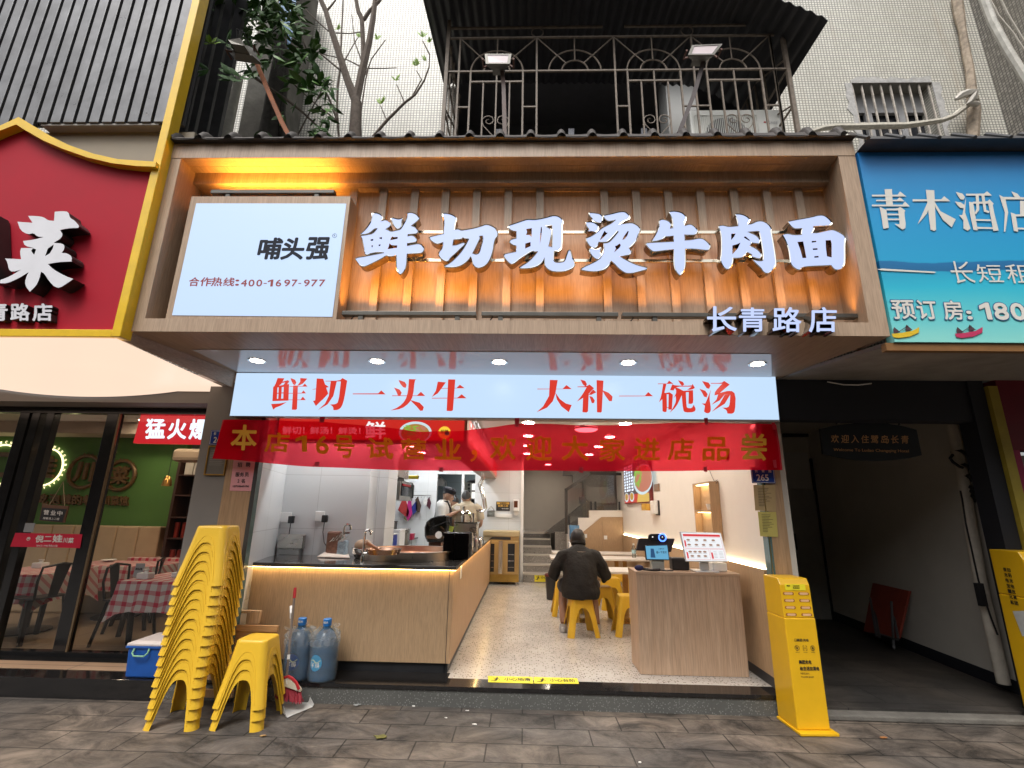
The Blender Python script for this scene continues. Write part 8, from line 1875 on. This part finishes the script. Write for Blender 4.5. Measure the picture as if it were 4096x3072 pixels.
for k, q in enumerate(((1868,2843),(1873,2843+0),(1655,2825),(1785,2872),(1900,2898),(3320,2836),(3385,2868),(3420,2878),(2560,3050))):
    p = aZ(q, .004); s_ = random.uniform(.008,.018); a_ = random.uniform(0,3)
    MB().slab([p+Vector((s_*math.cos(a_+i*1.257)*(1.6 if i % 2 else .8), s_*.6*math.sin(a_+i*1.257), 0)) for i in range(5)], (0,0,.004)).build('paper_scrap', WINK, label='tiny white paper scrap on the paving', cat='litter', group='white paper scraps')

# ================================================================ people
SKIN = paint('skin', (.42,.25,.17), .55, .06, 9); SKIND = paint('skin_tan', (.30,.16,.10), .55, .06, 9); HAIR = paint('black_hair', (.010,.009,.009), .5, .3, 40)
def fused(mb, name, mt, parent, vox=.012, **kw):
    """joins overlapping lofts and tubes into one continuous skin"""
    o = mb.build(name, mt, parent, smooth=True, **kw)
    md = o.modifiers.new('Remesh', 'REMESH'); md.mode = 'VOXEL'; md.voxel_size = vox; md.use_smooth_shade = True
    sm = o.modifiers.new('Smooth', 'SMOOTH'); sm.factor = .5; sm.iterations = 4
    return o
def ell(c, rx, ry, n=16, yaw=0, tilt=0):
    M = Matrix.Rotation(yaw, 3, 'Z') @ Matrix.Rotation(tilt, 3, 'X')
    return [Vector(c)+M @ Vector((rx*math.cos(2*math.pi*i/n), ry*math.sin(2*math.pi*i/n), 0)) for i in range(n)]
def limb(mb, pts, r): return mb.tube(pts, r, 10)
def hand(mb, wrist, d, up, k=1.0):
    """palm, four bent fingers and a thumb"""
    w_, d, up = Vector(wrist), Vector(d).normalized(), Vector(up).normalized(); s = d.cross(up).normalized()
    mb.loft([[w_+s*.022*a+up*.014*b for a, b in ((-1,-1),(1,-1),(1,1),(-1,1))], [w_+d*.05*k+s*.040*a+up*.015*b for a, b in ((-1,-1),(1,-1),(1,1),(-1,1))], [w_+d*.09*k+s*.040*a+up*.012*b for a, b in ((-1,-1),(1,-1),(1,1),(-1,1))]])
    for i, L in enumerate((.07,.08,.075,.06)):
        b0 = w_+d*.085*k+s*(-.030+.020*i); b1 = b0+d*L*.5-up*.012; b2 = b1+d*L*.3-up*.035; mb.tube([b0,b1,b2], [.0095,.009,.0075], 6)
    t0 = w_+d*.03*k-s*.035; mb.tube([t0, t0+d*.03-s*.022, t0+d*.06-s*.018-up*.01], [.012,.011,.009], 6)
def head(mb, c, yaw, pitch, s=1.0):
    """skull, jaw, nose, ears, lips; faces -Y before turning"""
    M = Matrix.Translation(Vector(c)) @ Matrix.Rotation(yaw, 4, 'Z') @ Matrix.Rotation(pitch, 4, 'X')
    rings = []
    for z, rx, ry, oy in ((-.115,.030,.035,-.035),(-.100,.048,.058,-.025),(-.07,.062,.080,-.012),(-.03,.070,.092,-.002),(.01,.074,.097,.004),(.05,.075,.098,.006),(.085,.066,.086,.008),(.108,.044,.058,.008),(.117,.014,.02,.008)):
        rings.append([M @ Vector((s*rx*math.cos(2*math.pi*i/18), s*(oy+ry*math.sin(2*math.pi*i/18)), s*z)) for i in range(18)])
    mb.loft(rings)
    P = lambda x, y, z: M @ Vector((s*x, s*y, s*z))
    mb.tube([P(0,-.088,.02), P(0,-.112,-.022), P(0,-.090,-.032)], [.009*s,.014*s,.012*s], 6)
    for sx_ in (-1,1): mb.loft([[P(sx_*.073,.005+.018*math.cos(a),-.012+.030*math.sin(a)) for a in [2*math.pi*i/10 for i in range(10)]], [P(sx_*.088,.012+.022*math.cos(a),-.010+.034*math.sin(a)) for a in [2*math.pi*i/10 for i in range(10)]]])
    mb.tube([P(-.02,-.090,-.058), P(0,-.096,-.057), P(.02,-.090,-.058)], .007*s, 5)
    return M
def face(parent, M, s=1.0):
    P = lambda x, y, z: M @ Vector((s*x, s*y, s*z)); w_, d_, b_ = MB(), MB(), MB()
    for sx_ in (-1,1):
        w_.ball(P(sx_*.030,-.083,.008), .011*s, 10, 6); d_.ball(P(sx_*.030,-.0915,.008), .0055*s, 8, 5); b_.tube([P(sx_*.014,-.094,.030), P(sx_*.032,-.092,.035), P(sx_*.048,-.080,.030)], .0035*s, 5)
    w_.build('eye_whites', WINK, parent, smooth=True); d_.build('pupils', INK, parent, smooth=True); b_.build('eyebrows', HAIR, parent)
def hairdo(parent, M, s=1.0, name='hair', mt=None, back=-.045, low=.035):
    """a cap of hair, longer at the nape"""
    random.seed(3); rings = []; n = 28
    for j in range(9):
        f = j/8; row_ = []
        for i in range(n):
            a = 2*math.pi*i/n; fr = -math.sin(a)                        # 1 at the face side
            zl = low+.030*max(0,fr)+(back-low)*max(0,-fr)
            z = zl+(.128-zl)*f; k = math.sqrt(max(0,1-(max(0,z-.0)/.132)**2)) if z > 0 else 1
            wob = 1+.03*math.sin(a*9+j)+.03*random.random()
            row_.append(M @ Vector((s*.083*k*wob*math.cos(a), s*(.006+.106*k*wob*math.sin(a)), s*(z+.004*random.random()))))
        rings.append(row_)
    return MB().loft(rings, True).build(name, mt or HAIR, parent, smooth=True)

# ---- the man eating, seen from behind
pm = T('person', 'person in black jacket and dark shorts hunched on a yellow stool, back to camera', 'person')
bx_, by_ = .705, 1.87; sz_ = F+SH
bd = MB()
limb(bd, [(bx_,by_,sz_+.09),(bx_,by_+.03,sz_+.25),(bx_,by_+.12,sz_+.44)], [.13,.12,.09])
limb(bd, [(bx_,by_+.14,sz_+.52),(bx_,by_+.20,sz_+.62)], [.07,.065])
MH = head(bd, (bx_+.0,by_+.235,sz_+.635), R(180), R(-42), 1.16)
for s in (-1,1):
    limb(bd, [(bx_+s*.09,by_+.0,sz_+.07),(bx_+s*.17,by_+.20,sz_+.085),(bx_+s*.185,by_+.36,sz_+.05)], [.09,.078,.06])
    limb(bd, [(bx_+s*.185,by_+.36,sz_+.05),(bx_+s*.20,by_+.26,F+.30),(bx_+s*.205,by_+.12,F+.09)], [.06,.058,.042])
    limb(bd, [(bx_+s*.205,by_+.12,F+.06),(bx_+s*.215,by_+.22,F+.035)], [.04,.035])
    limb(bd, [(bx_+s*.18,by_+.11,sz_+.44),(bx_+s*.31,by_+.10,sz_+.24),(bx_+s*.24,by_+.36,sz_+.30)], [.05,.045,.035])
    hand(bd, (bx_+s*.24,by_+.36,sz_+.30), (-s*.3,1,.15), (0,-.2,1))
fused(bd, 'body', SKIND, pm)
jk = MB()
jk.loft([ell((bx_,by_-.02,sz_-.035),.225,.16), ell((bx_,by_-.015,sz_+.05),.245,.17), ell((bx_,by_,sz_+.18),.215,.155), ell((bx_,by_+.035,sz_+.32),.215,.15), ell((bx_,by_+.085,sz_+.44),.225,.125,tilt=-.25), ell((bx_,by_+.125,sz_+.51),.18,.095,tilt=-.35), ell((bx_,by_+.155,sz_+.555),.075,.07,tilt=-.5), ell((bx_,by_+.175,sz_+.585),.068,.066,tilt=-.5)])
for s in (-1,1):
    limb(jk, [(bx_+s*.13,by_+.09,sz_+.47),(bx_+s*.215,by_+.085,sz_+.43),(bx_+s*.285,by_+.07,sz_+.33),(bx_+s*.325,by_+.09,sz_+.22),(bx_+s*.30,by_+.20,sz_+.235),(bx_+s*.255,by_+.33,sz_+.29)], [.075,.085,.082,.078,.07,.055])
    limb(jk, [(bx_+s*.31,by_+.08,sz_+.22),(bx_+s*.30,by_+.06,sz_+.13)], [.06,.02])
JKM = paint('black_jacket', (.0065,.006,.0055), .75, .25, 6, bump=.6)
o = fused(jk, 'jacket', JKM, pm, .014)
cl_ = o.modifiers.new('Folds', 'DISPLACE'); tx = bpy.data.textures.new('folds', 'CLOUDS'); tx.noise_scale = .11; cl_.texture = tx; cl_.strength = .028; cl_.mid_level = .5
MB().tube(ell((bx_,by_+.165,sz_+.585),.074,.07,16,0,-.4), .024, 6, True).build('collar', JKM, pm)
a = aY(KM(818,440), by_-.02); B(bx_-.035,bx_+.075,by_+.0,by_+.012,sz_+.495,sz_+.503).build('label_strip', paint('tag_pale', (.45,.36,.27), .6, .05), pm)
sh_ = MB()
for s in (-1,1): limb(sh_, [(bx_+s*.08,by_-.03,sz_+.07),(bx_+s*.165,by_+.16,sz_+.085),(bx_+s*.185,by_+.30,sz_+.06)], [.115,.105,.095])
fused(sh_, 'shorts', paint('navy_shorts', (.022,.028,.045), .8, .15), pm, .014)
hairdo(pm, MH, 1.18, back=-.075, low=.02)
for s in (-1,1):
    MB().loft([ell((bx_+s*.208,by_+.10,F+.002),.045,.045), ell((bx_+s*.208,by_+.11,F+.05),.046,.05), ell((bx_+s*.207,by_+.12,F+.09),.045,.046)]).loft([[Vector((bx_+s*.21+.045*math.cos(a)*f, by_+.17+.14*math.sin(a)*f, F+z)) for a in [2*math.pi*i/18 for i in range(18)]] for f, z in ((.95,.003),(1,.02),(.9,.055),(.55,.075))]).build('shoe', paint('pale_shoe', (.40,.39,.38), .6, .2, 30), pm, smooth=True)

# ---- the cook in a black cap reading something white, in profile to the right
def torso(mb, x, y, z0, z1, w_, d_, yaw=0):
    mb.loft([ell((x,y,z0),w_*.92,d_*.95,yaw=yaw), ell((x,y,z0+(z1-z0)*.35),w_*.86,d_*.9,yaw=yaw), ell((x,y,z0+(z1-z0)*.75),w_,d_,yaw=yaw), ell((x,y,z0+(z1-z0)*.92),w_*.93,d_*.82,yaw=yaw), ell((x,y,z1),w_*.45,d_*.6,yaw=yaw)])
y = 4.55
hd0 = aY(K5(715,490), y); ch_ = aY(K5(640,600), y)
pc_ = T('person', 'cook in black cap, white t-shirt and dark apron, standing in profile holding white paper', 'person')
bd = MB(); X0 = aY(K5(635,700), y).x; ZS = aY(K5(640,590), y).z
limb(bd, [(X0,y,F+.9),(X0,y,ZS-.25),(X0,y,ZS-.05)], [.13,.125,.11]); limb(bd, [(X0+.01,y,ZS-.05),(X0+.06,y-.01,ZS+.12)], [.06,.052])
MH = head(bd, (hd0.x,y-.02,hd0.z), R(80), R(22), 1.05)
for s in (-1,1):
    limb(bd, [(X0,y+s*.07,F+.95),(X0,y+s*.09,F+.5),(X0,y+s*.09,F+.08)], [.085,.065,.05]); limb(bd, [(X0-.02,y+s*.09,F+.04),(X0+.12,y+s*.10,F+.035)], [.04,.035])
el, wr = aY(K5(690,800), y-.22), aY(K5(820,735), y-.22)
limb(bd, [(X0,y-.19,ZS-.05),(X0+.0,y-.23,ZS-.27),el,wr], [.05,.047,.042,.030]); hand(bd, wr, (1,0,.35), (0,0,1))
limb(bd, [(X0,y+.19,ZS-.05),(X0+.02,y+.2,ZS-.27),(wr.x-.02,y+.05,wr.z)], [.05,.045,.032]); hand(bd, (wr.x-.02,y+.05,wr.z), (1,-.3,.3), (0,0,1))
fused(bd, 'body', SKIN, pc_); face(pc_, MH, 1.05)
ts = MB(); torso(ts, X0, y, F+.85, ZS+.05, .145, .225)
for s in (-1,1): limb(ts, [(X0,y+s*.15,ZS-.03),(X0,y+s*.21,ZS-.09),(X0+.01,y+s*.245,ZS-.25),(X0+.03,y+s*.25,ZS-.31)], [.08,.085,.082,.08])
fused(ts, 'tshirt', paint('white_tshirt', (.62,.62,.60), .8, .05, 6, bump=.3), pc_, .014)
ap = MB().loft([ell((X0+.028,y-.005,F+.45),.155,.215), ell((X0+.028,y-.005,ZS-.35),.145,.205)]); ap.loft([[Vector((X0+.145,y+s*.11,ZS-.36)) if i < 2 else Vector((X0+.13,y+s*.09,ZS-.10)) for i, s in enumerate((-1,1,1,-1))], [Vector((X0+.165,y+s*.11,ZS-.36)) if i < 2 else Vector((X0+.15,y+s*.09,ZS-.10)) for i, s in enumerate((-1,1,1,-1))]])
NAV = paint('navy_apron', (.013,.014,.022), .8, .15); ap.build('apron', NAV, pc_, smooth=True)
MB().tube([(X0+.15,y-.08,ZS-.11),(X0+.10,y-.13,ZS+.015),(X0-.02,y-.14,ZS+.02),(X0-.10,y-.12,ZS-.12),(X0-.14,y-.05,ZS-.36)], .016, 5).build('apron_strap', NAV, pc_)
hairdo(pc_, MH, 1.03, back=-.02, low=.045)
cap = MB(); rings = []
for z, f in ((.048,1.04),(.085,1.22),(.12,1.18),(.143,.85),(.152,.2)): rings.append([MH @ Vector((.082*f*math.cos(2*math.pi*i/22), .012+.105*f*math.sin(2*math.pi*i/22), z)) for i in range(22)])
cap.loft(rings); cap.slab([MH @ Vector((.075*math.cos(a)*1.0, -.085+(.075)*math.sin(a)*1.0, .055-.012*max(0,-math.sin(a)))) for a in [math.pi+math.pi*i/10 for i in range(11)]], MH.to_3x3() @ Vector((0,0,.008)))
cap.build('cap', NAV, pc_, smooth=True)
MB().slab([MH @ Vector(p) for p in ((-.03,-.075,-.075),(-.06,-.04,-.06),(-.055,-.05,-.11),(.0,-.08,-.125),(.045,-.06,-.11),(.03,-.08,-.085))], MH.to_3x3() @ Vector((0,-.012,0))).build('lowered_mask', WHITE, pc_)
q = [aY(K5(*p), y-.18) for p in ((785,672),(830,635),(880,645),(885,690),(830,700))]; MB().slab(q, (0,.02,0)).build('paper', WHITEP, label='white paper held in the hands of the cook in the cap', cat='paper')
# ---- the man in the beige shirt, back turned
y = 4.75; pbg = T('person', 'person in a beige polo shirt with back turned at the rear of the kitchen', 'person')
hd1 = aY(K5(972,520), y); X0 = aY(K5(985,700), y).x; ZS = aY(K5(985,620), y).z
bd = MB(); limb(bd, [(X0,y,F+.9),(X0,y,ZS-.25),(X0,y,ZS-.05)], [.14,.14,.12]); limb(bd, [(X0,y,ZS-.05),(hd1.x,y+.02,hd1.z-.08)], [.062,.056]); MH = head(bd, hd1+Vector((0,.02,0)), R(185), R(12), 1.0)
for s in (-1,1):
    limb(bd, [(X0+s*.08,y,F+.95),(X0+s*.09,y,F+.5),(X0+s*.09,y,F+.08)], [.085,.065,.05]); limb(bd, [(X0+s*.09,y-.02,F+.04),(X0+s*.09,y+.14,F+.035)], [.04,.035])
    w0 = Vector((X0+s*.20,y+.20,ZS-.42)); limb(bd, [(X0+s*.19,y,ZS-.05),(X0+s*.265,y-.01,ZS-.30),(X0+s*.255,y+.03,ZS-.36),w0], [.055,.05,.046,.032]); hand(bd, w0, (-s*.5,1,.1), (0,0,1))
fused(bd, 'body', SKIN, pbg); ps_ = MB(); torso(ps_, X0, y, F+.80, ZS+.04, .225, .14)
for s in (-1,1): limb(ps_, [(X0+s*.14,y,ZS-.03),(X0+s*.215,y,ZS-.08),(X0+s*.262,y-.005,ZS-.22),(X0+s*.268,y,ZS-.27)], [.08,.085,.078,.072])
fused(ps_, 'polo_shirt', paint('beige_polo', (.47,.40,.29), .8, .06, 6, bump=.3), pbg, .014); MB().tube(ell((X0,y+.005,ZS+.045),.068,.068), .016, 5, True).build('collar', MATS['beige_polo'], pbg)
tr_ = MB().loft([ell((X0,y,F+.82),.19,.14), ell((X0,y,F+.7),.19,.14), ell((X0,y,F+.6),.18,.125)])
for s in (-1,1): limb(tr_, [(X0+s*.08,y,F+.72),(X0+s*.09,y,F+.45),(X0+s*.09,y,F+.08)], [.10,.085,.07])
fused(tr_, 'trousers', NAV, pbg, .014); hairdo(pbg, MH, 1.04, back=-.06, low=.03)
# ---- the third, half hidden between them
y = 5.5; pt = T('person', 'person with cropped dark hair bending, half hidden between the two cooks', 'person'); hd2 = aY(K5(790,600), y); X0 = hd2.x+.08; ZS = hd2.z-.20
bd = MB(); limb(bd, [(X0,y,F+.8),(X0,y,ZS-.2),(X0,y,ZS-.02)], [.13,.13,.11]); limb(bd, [(X0,y,ZS-.04),(hd2.x,y,hd2.z-.06)], [.058,.053]); MH = head(bd, hd2, R(75), R(30), 1.0)
for s in (-1,1):
    limb(bd, [(X0,y+s*.08,F+.85),(X0,y+s*.09,F+.45),(X0,y+s*.09,F+.08)], [.085,.065,.05]); limb(bd, [(X0-.02,y+s*.09,F+.04),(X0+.1,y+s*.09,F+.035)], [.04,.035]); w0 = Vector((X0+.22,y+s*.12,ZS-.40)); limb(bd, [(X0,y+s*.18,ZS-.05),(X0+.02,y+s*.22,ZS-.28),w0], [.052,.046,.032]); hand(bd, w0, (1,-s*.3,-.2), (0,0,1))
fused(bd, 'body', SKIND, pt); face(pt, MH); ts = MB(); torso(ts, X0, y, F+.75, ZS+.05, .15, .21)
for s in (-1,1): limb(ts, [(X0,y+s*.15,ZS-.03),(X0,y+s*.20,ZS-.09),(X0+.01,y+s*.23,ZS-.25)], [.078,.082,.078])
fused(ts, 'tshirt', MATS['white_tshirt'], pt, .014); ap = MB().loft([ell((X0+.02,y,F+.45),.165,.215), ell((X0+.02,y,ZS-.15),.15,.2)]).build('apron', NAV, pt, smooth=True); hairdo(pt, MH, 1.01, back=-.03, low=.035)

# ================================================================ across the street, out of view: added to darken reflections and low front light
ob = T('unseen_opposite_block', 'dim apartment block and its trees across the street, mirrored in the glass', 'building')
B(-34, 34, -22, -19, 0, 11).build('wall', paint('opposite_wall', (.10,.095,.085), .8, .2, .6), ob)
m = MB()
for i in range(16):
    for j in range(3): m.box(-33+4.2*i, -31.2+4.2*i, -18.99, -18.95, 1.2+3.3*j, 3.2+3.3*j)
m.build('windows', DARKR, ob)
random.seed(44)
for i in range(7): 
    t = T('unseen_street_tree', 'dark street tree across the road, mirrored in the glass', 'tree', 'street trees across the road'); x = -21+7*i+random.uniform(-1,1); y = -13+random.uniform(-.6,.6)
    MB().tube([(x,y,0),(x+.1,y,1.8),(x+.3,y,4.2)], [.2,.16,.1], 8).build('trunk', BARK, t, smooth=True); m = MB()
    for k in range(420):
        p = Vector((random.gauss(0,1.3), random.gauss(0,1.1), random.gauss(0,.9))); leaf(m, Vector((x+.3,y,5.2))+p, (random.uniform(-1,1),random.uniform(-1,1),random.uniform(-1,.5)), random.uniform(.35,.6), random.uniform(.2,.35))
    m.build('crown', LEAFM, t, fix=False)
finish()
